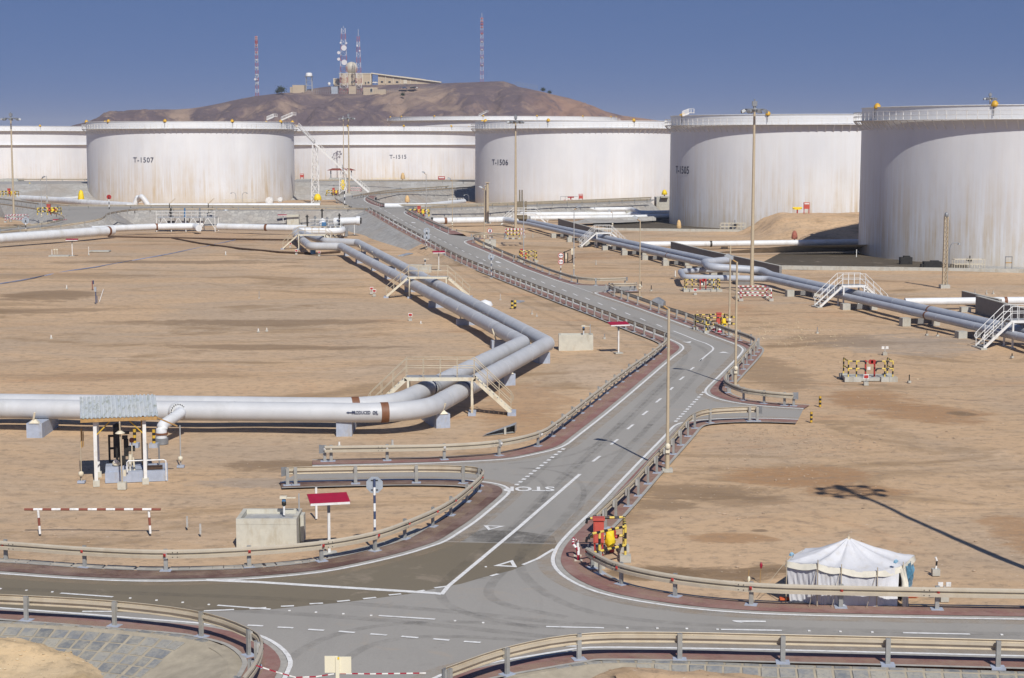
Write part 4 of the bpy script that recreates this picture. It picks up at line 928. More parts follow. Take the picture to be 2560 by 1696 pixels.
# lettering on the pipe
def on_pipe(txt, px, py, cap, at_, root, wide=1.0):
    q, d = at_(g_(px, py)); 
    if d.x < 0: d = -d
    me = text_mesh(txt, cap / .73, 0, .012, 1.08); phi0 = math.radians(8)
    for v in me.vertices:
        ph = phi0 + v.co.y / RP; c_ = q + d * (v.co.x * wide); nrm_ = Vector((d.y, -d.x, 0)); w_ = c_ + nrm_ * (math.cos(ph) * (RP + .012)) + Vector((0, 0, math.sin(ph) * (RP + .012))); v.co = w_ - root.location
    me.materials.append(MT['navy']); return link('lettering', me, root)
on_pipe('PRODUCED  OIL', 919, 1036, .175, at1, t1, .74)
q, d = at1(g_(871, 1036)); 
if d.x < 0: d = -d
nr = Vector((d.y, -d.x, 0)); ar = []
for u, v in ((-.24, 0), (-.10, .07), (-.10, .035), (.24, .04), (.24, -.04), (-.10, -.035), (-.10, -.07)):
    ph = math.radians(8) + v / RP; ar.append(q + d * u + nr * (math.cos(ph) * (RP + .014)) + Vector((0, 0, math.sin(ph) * (RP + .014))))
MB().add(ar, [tuple(range(7))]).build('flow_arrow', 'navy', t1, world=True)
# concrete supports under the twin pipelines
sup = None; SUPN = 0
def support(p, rz, span, w_, h_, label, mat='bluecon', pr=RP, pz=PZ_, grp='concrete supports under the twin grey pipelines'):
    """a sleeper across both pipes, with a cream shoe standing at the front end"""
    t = thing('pipe_support', label, 'pipe support', (p.x, p.y, 0), rz, grp)
    MB().box((0, span / 2 - .1, h_ / 2 - .1), (w_, span, h_ + .2)).build('block', mat, t)
    m = MB(); ys = 1.0
    for yy in (-.15,):
        m.add([(-.28, yy, h_), (.28, yy, h_), (.07, yy + .1, h_ + .22), (-.07, yy + .1, h_ + .22), (-.28, yy + .3, h_), (.28, yy + .3, h_), (.07, yy + .25, h_ + .22), (-.07, yy + .25, h_ + .22)], [(0, 1, 2, 3), (7, 6, 5, 4), (0, 4, 5, 1), (1, 5, 6, 2), (3, 7, 4, 0)])
        m.bar((-.06, yy + .12, h_ + .1), (.09, yy - .08, h_ + .62), .05, .10)
    m.build('pipe_shoe', 'cream', t); return t
def sup_at(px, py, rz, label, h_=.72, span=3.4, w_=.85): p = G(px, py, 0); return support(Vector((p.x, p.y + .35, 0)), rz, span, w_, h_, label)
sup_at(83, 1094, 0, 'blue-grey concrete support left of the pump shelter'); sup_at(859, 1091, 0, 'blue-grey concrete support below the arrow on the lettered pipe')
md = math.atan2(dm.y, dm.x); rm = md - PI / 2 + PI / 2
side = math.atan2((Pc1 - Pm1).y, (Pc1 - Pm1).x) 
for (px, py), lb in zip([(1107, 1067), (1273, 962), (1361, 906)], ['blue-grey support at the bend of the pipelines near the foreground footbridge', 'blue-grey support just beyond the foreground footbridge', 'blue-grey support in front of the sharp corner of the pipelines']):
    p = G(px, py, 0); support(p, .32, 3.2, .8, .72, lb)
far_dir = (P1[3] - P1[2]).normalized(); perp = math.atan2(-far_dir.x, far_dir.y)
for i, (px, py) in enumerate([(1222, 870), (1136, 815), (1067, 768), (1007, 730), (957, 699), (924, 678), (885, 657), (856, 640)]):
    p = G(px, py, 0); t = thing('pipe_support', f'{ORD[i]} blue-grey support along the receding pipelines counted from the sharp corner', 'pipe support', (p.x, p.y, 0), perp, 'concrete supports under the twin grey pipelines')
    MB().box((1.75, .3, .22), (3.0, .55, .64)).build('block', 'bluecon', t); [MB().bar((a_ + .35, .2, .5), (a_ + .03, .2, 1.45), .06, .1).build('pipe_shoe', 'cream', t) for a_ in (.28, 2.35)]
for px, py, lb in ((844, 641, 'blue-grey support under the near loop left of the far footbridge'), (759, 622, 'low support under the twin pipes at the far footbridge')): pass
# elbow coming off the lettered pipe beside the shelter
e0 = at1(g_(437, 1030))[0]; q = Vector((e0.x - .05, e0.y - .5, PZ_)); dn = G(404, 1110, 0)
t = thing('branch_pipe', 'white elbow branch with a bolted flange turning down beside the pump shelter', 'pipe elbow', (dn.x, dn.y, 0))
pp = bent([Vector((q.x + .25, q.y, PZ_ + .05)), Vector((dn.x + .62, q.y - .55, PZ_ + .05)), Vector((dn.x, dn.y - .02, .95)), Vector((dn.x, dn.y, -.2))], [.5, .5])
MB().path(pp, .29, 0, 20).build('pipe', 'pipewhite', t, world=True)
fd = (pp[1] - pp[0]).normalized(); MB().tube(pp[0] - fd * .12, pp[0] + fd * .16, .46, 0, 28).build('flange', 'pipewhite', t, world=True)
m = MB(); a_, b_ = m.frame(fd)
for k in range(20): u = 2 * PI * k / 20; cc = pp[0] + (a_ * math.cos(u) + b_ * math.sin(u)) * .40; m.tube(cc + fd * .15, cc + fd * .22, .03, 0, 6)
m.build('flange_bolts', 'dark', t, world=True); MB().tube((dn.x, dn.y, .5), (dn.x, dn.y, .6), .345, 0, 20).build('colour_band', 'brown', t, world=True); MB().tube((dn.x, dn.y, .0), (dn.x, dn.y, .32), .36, 0, 20).build('foot_sleeve', 'galvdark', t, world=True)
# white pipe to the left of the valve station and the big pipe at the left edge
z_ = 1.1
p3 = [G(545, 567, z_), G(770, 571.5, z_)]
t3, _, at3 = pipeline('white_pipeline', 'white pipeline entering the valve station from the left, below the stone bund', p3, .55, 1, 'pipewhite', [(G(662, 570, z_), .45)], group='white pipelines below the bunds')
t4, _, at4 = pipeline('white_pipeline', 'thick pipeline at the left edge, passing in front of the curved access road', [G(-300, 613, 1.25), G(0, 597, 1.25), G(281, 577, 1.25)], .74, 1, 'pipewhite', [(G(272, 578, 1.25), .5)], group='white pipelines below the bunds')
t5, _, at5 = pipeline('white_pipeline', 'pipeline carrying on behind the thick left pipe towards the gantry by the bund', [G(228, 574, 1.2), G(390, 567.5, 1.2), G(488, 566, 1.2), G(497, 571, 1.0)], .55, 1, 'pipewhite', [(G(391, 567.5, 1.2), .45)], group='white pipelines below the bunds')
t6, _, at6 = pipeline('white_pipeline', 'white pipeline behind the main road, feeding the right-hand bundle', [G(1080, 553, 1.1), G(1262, 550, 1.1), G(1290, 554, 1.1)], .58, 1, 'pipewhite', [(G(1114, 552.5, 1.1), .5)], group='white pipelines below the bunds')
MB().tube(G(1079, 553, 1.1) - Vector((.1, 0, 0)), G(1079, 553, 1.1) + Vector((.3, 0, 0)), .66, 0, 20).build('end_flange', 'dark', t6, world=True)
pipeline('white_pipeline', 'upper far pipeline that dips into the shade beside T-1505', [G(1300, 528, 1.5), G(1580, 523, 1.5), G(1600, 534, 1.2), G(1700, 531, 1.2)], .48, 2.5, 'pipewhite', group='far pipelines in front of T-1506 and T-1505')
pipeline('white_pipeline', 'middle far pipeline below the stone bund in front of T-1506', [G(1300, 538, 1.0), G(1585, 536, 1.0), G(1610, 543, .9), G(1700, 541, .9)], .55, 2.5, 'pipewhite', group='far pipelines in front of T-1506 and T-1505')
pipeline('white_pipeline', 'lowest far pipeline reaching the shaded foot of T-1505', [G(1325, 546, 1.0), G(1590, 543, 1.0), G(1700, 540, 1.0)], .42, 2.5, 'pipewhite', group='far pipelines in front of T-1506 and T-1505')
for i, x in enumerate((1340, 1468, 1571)):
    p = G(x, 549, 0); t = thing('pipe_support', f'{ORD[i]} pale block between the far pipelines, counted from the left', 'pipe support', p, 0, 'blocks between the far pipelines'); MB().box((0, .3, .8), (1.1, 1.0, 1.9)).build('block', 'con', t)
pipeline('white_pipeline', 'thin white pipeline in front of the sand mound', [G(1600, 611.5, .7), G(1790, 610, .7), G(2160, 605, .7)], .42, 1, 'pipewhite', [(G(1778, 610, .7), .3)], group='white pipelines of the right field', ringmat='dark')
pipeline('white_pipeline', 'white pipeline crossing behind the short bund wall at the right edge', [G(2262, 755, .75), G(2560, 752, .75), G(2900, 748, .75)], .36, 1, 'pipewhite', [(G(2510, 752, .75), .3)], group='white pipelines of the right field')
for i, (x, y) in enumerate(((1735, 621), (1812, 621), (2415, 780))):
    p = G(x, y, 0); t = thing('pipe_support', ['left low block under the thin pipeline by the sand mound', 'right low block under the thin pipeline by the sand mound', 'pale block under the white pipeline beside the short bund wall'][i], 'pipe support', p, 0, 'blocks under the white pipelines of the right field'); MB().box((0, .3, .15), (.9, .8, .55)).build('block', 'con', t)
# far pipes beyond the bund
pipeline('white_pipeline', 'distant pipeline in front of the rusty tank, left of its hump', [G(44, 495, 1), G(150, 501, 1), G(210, 507, 1), G(330, 515, 1)], .75, 5, 'pipewhite', group='distant pipelines beyond the bund')
a, b = G(318, 516, 1), G(372, 517, 1)
pipeline('white_pipeline', 'distant pipeline arching up and over at the foot of the rusty tank', [a, a + Vector((1.6, 0, 0)), a + Vector((2.4, 0, 2.0)), AT(347, 500, a.y), b + Vector((-1.5, 0, 2.4)), b], .6, 1.0, 'pipewhite', group='distant pipelines beyond the bund')
pipeline('white_pipeline', 'distant pipeline along the foot of T-1507 to the bund corner', [G(372, 516, 1), G(560, 515.5, 1), G(800, 515, 1)], .62, 4, 'pipewhite', group='distant pipelines beyond the bund')
pipeline('white_pipeline', 'thin distant pipeline above the left one, ending in the shade of the tank', [G(120, 499, 1), G(215, 494, 1)], .4, 4, 'pipewhite', group='distant pipelines beyond the bund')
pipeline('white_pipeline', 'distant pipeline bending away in front of T-1506', [G(962, 515, 3.0), G(1060, 515, 3.0), G(1160, 504, 3.0)], .5, 6, 'pipewhite', group='distant pipelines beyond the bund')
# right-hand bundle with its expansion loop
rd = Vector((36.6 - 3.8, 139 - 300, 0)); rd.normalize(); rn = Vector((-rd.y, rd.x, 0))
if rn.x < 0: rn = -rn
def on_line(Y, off=0.0, z=1.05):
    k = (Y - 300) / (139 - 300); b = Vector((3.8 + (36.6 - 3.8) * k, Y, z)); return b + rn * off
A_ = on_line(303, .3); 
L1 = [Vector((-1.0, 318, 1.05)), on_line(306, .3), on_line(199.5, .3), Vector((19.0, 196.0, 1.05)), Vector((18.6, 187.6, 1.05)), on_line(185.5, .3), on_line(100, .3)]
L2 = [on_line(312, 1.6, 1.2), on_line(205, 1.6, 1.35), on_line(202.2, 1.6, 1.9), Vector((22.0, 198.6, 1.9)), Vector((21.7, 191.6, 1.9)), on_line(191.5, 1.6, 1.5), on_line(188, 1.6, 1.2), on_line(100, 1.6, 1.2)]
ta, Qa, ata = pipeline('blue_grey_pipeline', 'thinner front pipeline of the right-hand pair with the wide expansion loop', L1, .33, [1.2, 1.2, 1.4, 1.4, 1.2], 'pipeblue', [(G(2322, 789, 1.05), .25), (G(1670, 640, 1.05), .2)], group='blue-grey pipelines of the right field')
tb, Qb, atb = pipeline('blue_grey_pipeline', 'thicker rear pipeline of the right-hand pair with the raised inner loop', L2, .43, [1, 1.2, 1.4, 1.4, 1.2, 1], 'pipeblue', [(G(2350, 777, 1.2), .25)], group='blue-grey pipelines of the right field')
Ys = [283, 272, 261, 250.5, 240, 230, 220.5, 211, 201.5, 177, 162.6, 149.5, 139, 127, 115]
for i, Y in enumerate(Ys):
    p = on_line(Y, -.55, 0); t = thing('pipe_support', f'{ORD[i]} pair of square blocks under the right-hand pipelines, counted from the far end', 'pipe support', (p.x, p.y, 0), math.atan2(rn.y, rn.x), 'block pairs under the right-hand pipelines')
    for dx in (0, 2.7): o = MB().box((0, 0, .2), (.75, .75, .72)).build('block', 'con', t); o.location = (dx, 0, .05)
    MB().box((1.35, 0, .30), (2.6, .3, .45)).build('cross_beam', 'darkcon', t)
p = G(1760, 712, 0); t = thing('pipe_support', 'dark trestle under the left end of the expansion loop', 'pipe support', p, 0, 'block pairs under the right-hand pipelines'); MB().box((.6, .6, .3), (1.2, 1.6, .8)).build('block', 'con', t); MB().box((4.5, 1.5, .3), (2.0, 3.4, .8)).build('block', 'darkcon', t)
# grey bund walls behind the right-hand pipelines
def bwall(pts, label, hh=1.25):
    P = [G(x, y, 0) for x, y in pts]; t = thing('bund_wall', label, 'wall', P[0], 0, 'grey bund walls behind the right-hand pipelines')
    for a, b in zip(P, P[1:]):
        m = MB(); m.bar(a + Vector((0, 0, hh / 2)), b + Vector((0, 0, hh / 2)), .3, hh + .1); m.build('wall_panel', 'darkcon', t, world=True); MB().bar(a + Vector((0, 0, hh + .08)), b + Vector((0, 0, hh + .08)), .36, .06).build('coping', 'con', t, world=True)
bwall([(1397, 565), (1450, 581), (1505, 598), (1522, 604)], 'low dark bund wall in front of T-1505, left of the footbridge', 1.25)
bwall([(1679, 633), (1760, 655), (1850, 676), (1951, 700)], 'long dark bund wall behind the expansion loop', 1.5)
bwall([(2407, 758), (2460, 772), (2500, 781)], 'short dark bund wall stub behind the white pipe at the right edge', 1.1)
bwall([(2442, 783), (2560, 818), (2760, 880)], 'dark bund wall behind the last footbridge at the right edge', 1.5)
# ------------------------------------------------------------------ guard rails: W-beam, posts on base plates, reflectors
MT['postgrey'] = paint('grey_post_steel', (.36, .36, .34), .5, .3, var=.2, dirt=(.45, .40, .30))
PR = [(0, .47), (.095, .49), (.105, .60), (.0, .632), (.0, .700), (.105, .700), (.105, .77), (.03, .815), (.02, .803), (.090, .762), (.090, .712), (-.014, .712), (-.014, .624), (.090, .59), (.082, .50), (-.01, .482)]
pm_ = MB(); pm_.box((0, -.17, .43), (.13, .10, .86)); pm_.box((0, -.17 + .0, .43), (.16, .012, .86)); 
_o = pm_.build('post', 'postgrey'); POST = _o.data; bpy.data.objects.remove(_o)
_o = MB().box((0, -.09, .66), (.13, .10, .30)).build('spacer', 'galv'); SPACER = _o.data; bpy.data.objects.remove(_o)
_o = MB().box((0, -.17, .03), (.42, .36, .07)).build('base_plate', 'bluecon'); PLATE = _o.data; bpy.data.objects.remove(_o)
_o = MB().add([(-.05, .02, .58), (.05, .02, .58), (.0, .09, .67), (-.05, .02, .70), (.05, .02, .70)], [(0, 1, 2), (1, 4, 2), (4, 3, 2), (3, 0, 2)]).build('reflector', 'red'); REFL = _o.data; REFW = None; bpy.data.objects.remove(_o)
REFW = REFL.copy(); REFW.materials.clear(); REFW.materials.append(MT['line'])
def rail(label, pts, side=1, zf=None, exact=True, spacing=3.0, refl=REFL, scale=1.0, mat='rail', plates=True, top=False, spacer=True, end_flare=True):
    """pts: base of the posts; side +1: the traffic face looks to the left of the run"""
    zf = zf or (lambda p: zr(p.y)); P = [V2(p) for p in pts]; posts = P if exact else resample(P, spacing)
    t = thing('guard_rail', label, 'guard rail', (P[0].x, P[0].y, zf(P[0])), 0, 'steel guard rails along the roads')
    B = smooth_line(offset_line(P, 0.17 * side), .4, 2); base = offset_line(B, 0); m = MB(); n = len(PR); vs = []
    N = []
    for i in range(len(B)):
        d = (B[min(i + 1, len(B) - 1)] - B[max(i - 1, 0)]).normalized(); N.append(Vector((-d.y, d.x)) * side)
    for p, nn in zip(B, N):
        z0 = zf(p)
        for u, z in PR: q = p + nn * (u * scale); vs.append((q.x, q.y, z0 + .04 + z * scale))
    m.add(vs, [(i * n + k, (i + 1) * n + k, (i + 1) * n + (k + 1) % n, i * n + (k + 1) % n) for i in range(len(B) - 1) for k in range(n)], 0); m.build('rail_beam', mat, t, world=True)
    if exact and P[0].y < 175:
        for i in range(2, len(posts) - 1, 2):
            j = min(range(1, len(B) - 1), key=lambda k: (B[k] - P[i]).length); d = (B[j + 1] - B[j - 1]).normalized(); vs = []; sp = MB()
            for s_ in (-.17, .17):
                q0 = B[j] + d * s_
                for u, z in PR[:8]: q = q0 + N[j] * (u * scale + .007); vs.append((q.x, q.y, zf(q) + .04 + z))
            sp.add(vs, [(k, 8 + k, 9 + k, 1 + k) for k in range(7)])
            for s_ in (-.09, .09):
                for u, z in ((.108, .55), (.112, .73)): q = B[j] + d * s_ + N[j] * u; sp.box((q.x, q.y, zf(q) + .04 + z), (.03, .03, .03), 1)
            sp.build('beam_splice', [mat, 'dark'], t, world=True)
    for e, nb in ((0, 1), (-1, -2)):                       # splayed end shoes
        d = (B[e] - B[nb]).normalized(); nn = N[e]; q = B[e]; z0 = zf(q) + .04
        o = MB(); o.add([(q.x, q.y, z0 + .44), (q.x, q.y, z0 + .83), *[(*(q + d * .28 - nn * .10), z0 + z) for z in (.86, .41)], (*(q - nn * .02), z0 + .44), (*(q - nn * .02), z0 + .83), *[(*(q + d * .28 - nn * .12), z0 + z) for z in (.86, .41)]], [(0, 1, 2, 3), (7, 6, 5, 4), (1, 5, 6, 2), (0, 3, 7, 4)]); o.build('end_shoe', 'galvdark', t, world=True)
    for i, p in enumerate(posts):
        j = min(range(len(P)), key=lambda k: (P[k] - p).length); d = (P[min(j + 1, len(P) - 1)] - P[max(j - 1, 0)]).normalized(); ang = math.atan2(d.y, d.x) + (0 if side > 0 else PI)
        o = link('post', POST, t); o.location = Vector((p.x, p.y, zf(p))) - t.location; o.rotation_euler = (0, 0, ang); o.scale = (1, 1, 1); o.location += Vector((-math.sin(ang), math.cos(ang), 0)) * .17
        if spacer: c = link('spacer', SPACER, o)
        if plates: c = link('base_plate', PLATE, o)
        if refl: c = link('reflector', refl, t); c.location = o.location.copy() + Vector((-math.sin(ang), math.cos(ang), 0)) * .03 + Vector((0, 0, .04)); c.rotation_euler = (0, 0, ang)
    return t
def RR(pts): return [R(*p) for p in pts]
A9b = lambda x0, pts: Z(x0, 900, K4, pts)
rail('curved guard rail in front of the pump shelter, turning back along the side road', RR([(-380, 1383), (-190, 1393), (15, 1404.5), (212, 1420.7), (415, 1430), (623, 1421), (803.6, 1406), (937.5, 1380), (1012, 1350), (1082, 1319), (1127, 1291), (1167, 1257), (1194, 1231), (1197, 1217), (1158, 1211), (1041, 1209.6), (889, 1212), (739, 1215), (719, 1216)]), side=-1)
rail('guard rail curving from the side road up the left edge of the main road', RR([(812, 1155.8), (828, 1155.5), (968, 1153.6), (1110.5, 1151.5), (1247.6, 1141.5), (1345, 1117.7), (1380, 1093), (1406, 1073), (1430, 1054), (1453, 1035), (1475, 1017.6), (1496, 1001), (1515, 985), (1535.5, 970), (1554.5, 956.8), (1572, 942), (1591, 930), (1612, 915), (1631.5, 900), (1648, 887), (1664, 871)]), side=-1, refl=REFW)
rail('long straight guard rail along the left edge of the main road up to the bund', RR([(1661, 860), (1634, 849), (1610, 840), (1585.6, 831), (1564, 823), (1543, 815), (1523, 806), (1504, 799), (1485.5, 791.5), (1466.6, 784), (1450, 778), (1431, 770), (1415, 764), (1400, 758), (1385, 752), (1369, 745), (1354, 739), (1340, 734), (1327, 728), (1314, 723), (1300, 718), (1288, 713.6), (1275.5, 708), (1262, 703), (1248, 698), (1235, 693), (1222, 688), (1208, 682), (1194, 676), (1180, 670), (1167, 665), (1154, 659.5), (1140, 653), (1127, 646), (1113, 639), (1100, 631), (1088, 624), (1076, 617), (1064, 610), (1052, 603), (1040, 596), (1028, 589.5), (1016, 583), (1005, 576.5), (994, 570.5), (983, 564.5), (972, 558.5), (961, 552.5), (950, 546.5), (940, 541), (930, 535.5), (922, 530)]), side=-1, refl=None)
tp = lambda L_, dz=0.0: [R(x, y + 8.5) for x, y in L_]
rail('short guard rail on the right of the main road beside the hydrant near the bund', RR([(1016, 532), (1030, 540), (1046, 549), (1062, 557), (1084, 567), (1100, 574), (1121, 583)]), side=-1, refl=None)
rail('guard rail with a hooked end near the round speed sign', RR([(1262, 598), (1230, 596), (1200, 597), (1178, 600), (1182, 608), (1208, 621), (1230, 631), (1255, 643), (1284, 655)]), side=1, refl=None)
rail('guard rail on the right of the main road below the two no-overtaking signs', RR([(1296, 655), (1311, 662), (1326, 668), (1341, 674), (1356, 680), (1373, 687), (1400, 697), (1428.7, 706), (1443.6, 710.5), (1489.6, 715), (1562.6, 713)]), side=-1, refl=None)
rail('guard rail from the first right-hand side road to the cabinet at the bend', RR([(1587, 727), (1576, 728), (1550, 728.5), (1523, 728), (1514, 732), (1535.5, 742), (1553, 749), (1569, 755), (1593.7, 764), (1626, 776), (1646.5, 784), (1668, 792), (1691, 799), (1714, 807), (1735.6, 816), (1761, 825), (1773.5, 829)]), side=1, refl=None)
rail('guard rail round the sharp bend on the outer right edge of the main road', RR([(1792, 832), (1807, 838), (1822, 844), (1849, 853), (1877.6, 863), (1897, 873), (1893, 882), (1885.7, 891), (1877.6, 902), (1867, 913.7), (1858.7, 925), (1845, 941), (1831, 955), (1820, 970), (1819, 984), (1858.7, 1003), (1910, 1011), (1961, 1016), (1984, 1017)]), side=-1, refl=None)
rail('guard rail from the second side road down to the striped hydrant frame', RR([(1893, 1055), (1874, 1055), (1775, 1059.6), (1737, 1073), (1720, 1093), (1702, 1115), (1683.5, 1138), (1665, 1161), (1642, 1185), (1620, 1212), (1596, 1242), (1570.7, 1267.8), (1539.6, 1297.5), (1514, 1323), (1498, 1340)]), side=-1, refl=None)
rail('long guard rail in front of the white tent, starting at the striped hydrant frame', RR([(1480, 1423), (1500, 1437), (1553, 1464), (1687.5, 1494), (1877.6, 1515.4), (2101.7, 1522), (2342, 1526.5), (2590, 1531), (2860, 1535)]), side=-1)
rail('guard rail along the bottom edge on the right, seen from behind', RR([(1125, 1745), (1268, 1690), (1447.6, 1652), (1699, 1652), (1956.5, 1658.7), (2219, 1664.5), (2494.6, 1672), (2780, 1680), (3000, 1686)]), side=1, refl=None)
rail('guard rail at the lower left, seen from behind, curling down at its right end', RR([(-360, 1540), (-150, 1546), (66, 1554.6), (286.6, 1568), (503.5, 1595), (622, 1642.5), (640, 1672), (625, 1720), (590, 1765)]), side=1, refl=None)
# bund guard rails, given by the top edge of the beam
def topz(pts): return [G(x, y, z + .8) - Vector((0, 0, .8)) for x, y, z in pts]
def brail(label, pts, side, sp=4.0):
    P = topz(pts); Q = [V2(p) for p in P]; L_ = [(Q[i], P[i].z) for i in range(len(Q))]
    def zf(p):
        best = min(range(len(Q) - 1), key=lambda i: (Q[i].lerp(Q[i + 1], max(0, min(1, (p - Q[i]).dot(Q[i + 1] - Q[i]) / ((Q[i + 1] - Q[i]).length_squared + 1e-9)))) - p).length)
        a, b = Q[best], Q[best + 1]; t = max(0, min(1, (p - a).dot(b - a) / ((b - a).length_squared + 1e-9))); return P[best].z + (P[best + 1].z - P[best].z) * t
    return rail(label, Q, side, zf, exact=False, spacing=sp, refl=None, plates=False, spacer=False, scale=1.0)
brail('distant guard rail on the far side of the left bund road, above the humped pipe', [(-60, 490, 2.5), (0, 495, 2.5), (96, 508, 2.5)], -1)
brail('distant straight guard rail on the far side of the left bund road', [(117, 510, 2.5), (178, 513, 2.5), (300, 512.5, 2.5), (500, 513, 2.5), (700, 514, 2.5), (872, 514, 2.5)], -1)
brail('distant guard rail on the near side of the left bund road, hooked on the left', [(0, 580, .25), (80, 572, .5), (159, 563, 1.2), (240, 550.5, 1.9), (265, 543, 2.3), (268, 534, 2.5), (300, 527.6, 2.5), (345, 522, 2.5), (500, 520.5, 2.5), (700, 520.5, 2.5), (870, 520, 2.5), (918, 521.5, 2.5)], 1)
brail('distant guard rail round the inner corner of the curved access road at the left', [(0, 569.7, .25), (73, 562, .5), (127, 556, .9), (159, 548, 1.2), (166, 541, 1.5), (146, 533, 2.0), (89, 520, 2.2), (0, 508, 2.2), (-60, 504, 2.2)], 1)
brail('distant guard rail on the near side of the right bund road', [(1035, 519, 2.5), (1200, 513, 2.5), (1340, 508, 2.5), (1480, 503.6, 2.5), (1626, 498, 2.5)], 1)
brail('distant guard rail on the far side of the right bund road, curving from the junction', [(919, 492, 2.5), (940, 502, 2.5), (962, 510, 2.5), (1000, 511.5, 2.5), (1079, 511, 2.5), (1240, 508, 2.5), (1480, 499, 2.5), (1626, 493, 2.5)], -1)
brail('distant guard rail along the near edge of the bund road below T-1515', [(906, 486, 2.5), (986, 479, 2.5), (1079, 473.5, 2.5), (1187, 467, 2.5)], 1)
brail('distant guard rail along the far edge of the bund road below T-1515', [(880, 490, 2.5), (930, 480, 2.5), (986, 473.5, 2.5), (1079, 468, 2.5), (1153, 462, 2.5), (1187, 460, 2.5)], -1)
brail('faint guard rail at the foot of T-1515', [(780, 450, 4.2), (1000, 450, 4.2), (1187, 452, 4.2)], 1, 6)
brail('faint guard rail at the foot of the tank at the left edge', [(45, 448, 4.2), (222, 448, 4.2)], 1, 6)
brail('distant guard rail round the hooked corner of the junction by the trestles', [(880, 517, 2.5), (864, 508, 2.5), (842, 497, 2.5), (838, 490, 2.5), (852, 485, 2.5), (862, 480, 2.5)], 1)
brail('short distant guard rail behind the speed sign, right of the main road', [(1144, 575, .5), (1180, 579, .3), (1230, 584, .3)], -1)
# ------------------------------------------------------------------ footbridges over the pipelines
def footbridge(label, px, py, L_, rot=0.0, H=2.15, run=2.2, rail_m='beige', body='cream', wd=1.0, both=True, feet='bluecon'):
    """px, py: foot of the left front leg"""
    p = G(px, py, 0); t = thing('footbridge', label, 'footbridge', (p.x, p.y, 0), rot, 'footbridges over the pipelines'); h = H
    MB().box((L_ / 2, wd / 2, h - .03), (L_ + .1, wd, .05)).build('deck', 'galv', t)
    for y in (0, wd):
        MB().bar((-.1, y, h - .12), (L_ + .1, y, h - .12), .08, .2).build('deck_beam', body, t)
        for sgn, x0 in ((-1, 0), (1, L_)): MB().bar((x0 - .0 * sgn, y, h - .12), (x0 + sgn * run, y, .12), .08, .2).build('stringer', body, t)
        for x in (.12, L_ - .12): MB().box((x, y, h / 2 - .1), (.13, .13, h)).build('leg', body, t)
    for sgn, x0 in ((-1, 0), (1, L_)):
        for i in range(9): u = (i + .7) / 9.6; o = MB().box((x0 + sgn * run * u, wd / 2, h - .08 - (h - .12) * u), (.24, wd - .08, .035)).build('tread', 'galv', t)
        MB().box((x0 + sgn * (run + .05), wd / 2, .03), (.5, wd + .35, .2)).build('footing', feet, t)
    for x in (.12, L_ - .12): MB().box((x, wd / 2, .02), (.45, wd + .4, .16)).build('footing', feet, t)
    for y in (0, wd) if both else (0,):
        m = MB(); r = .028; hh = 1.05
        for k in (1.0, .52): m.path([(-run, y, .15 + hh * k), (0, y, h + hh * k), (L_, y, h + hh * k), (L_ + run, y, .15 + hh * k)], r, 0, 6)
        m.path([(-run, y, .15 + hh), (-run - .16, y, .15 + hh * .75), (-run, y, .15 + hh * .52)], r, 0, 6); m.path([(L_ + run, y, .15 + hh), (L_ + run + .16, y, .15 + hh * .75), (L_ + run, y, .15 + hh * .52)], r, 0, 6)
        m.build('handrail', rail_m, t)
        xs = [(-run * u, h * (1 - u) + .1 * u) for u in (1.0, .68, .36)] + [(0, h), (L_ * .25, h), (L_ * .5, h), (L_ * .75, h), (L_, h)] + [(L_ + run * u, h * (1 - u) + .1 * u) for u in (.36, .68, 1.0)]
        for x, z in xs: MB().bar((x, y, z - .1), (x, y, z + hh), .04, .04).build('rail_post', rail_m, t)
    return t
f = footbridge('cream footbridge over the bend of the lettered pipeline in the foreground', 1018, 1037, 3.95, 0, H=2.2, run=2.15)
p = G(1180, 1037, 0); f.location = (p.x - 3.95 + .12, p.y, 0)
f = footbridge('cream footbridge halfway along the receding twin pipelines', 1024, 745, 3.95, 0, H=2.15); p = G(1024, 745, 0); f.location = (p.x - .12, p.y, 0)
footbridge('small far footbridge over the twin pipelines at the valve station', 745, 624, 4.0, 0, H=2.2)
white_fb = dict(rail_m='white', body='white', feet='con')
footbridge('farthest white footbridge, at the start of the right-hand pipelines by the tall mast', 1283, 563, 4.2, 0, H=2.1, **white_fb)
footbridge('white footbridge over the right-hand pipelines in front of the dark bund wall by T-1505', 1490, 618, 2.3, .12, H=2.15, wd=1.4, **white_fb)
footbridge('white footbridge over the right-hand pipelines below the nearest tank', 2105, 770, 2.3, .18, H=2.15, wd=1.4, **white_fb)
footbridge('white footbridge cut off by the right edge of the picture', 2527, 873, 2.3, .18, H=2.2, wd=1.4, **white_fb)
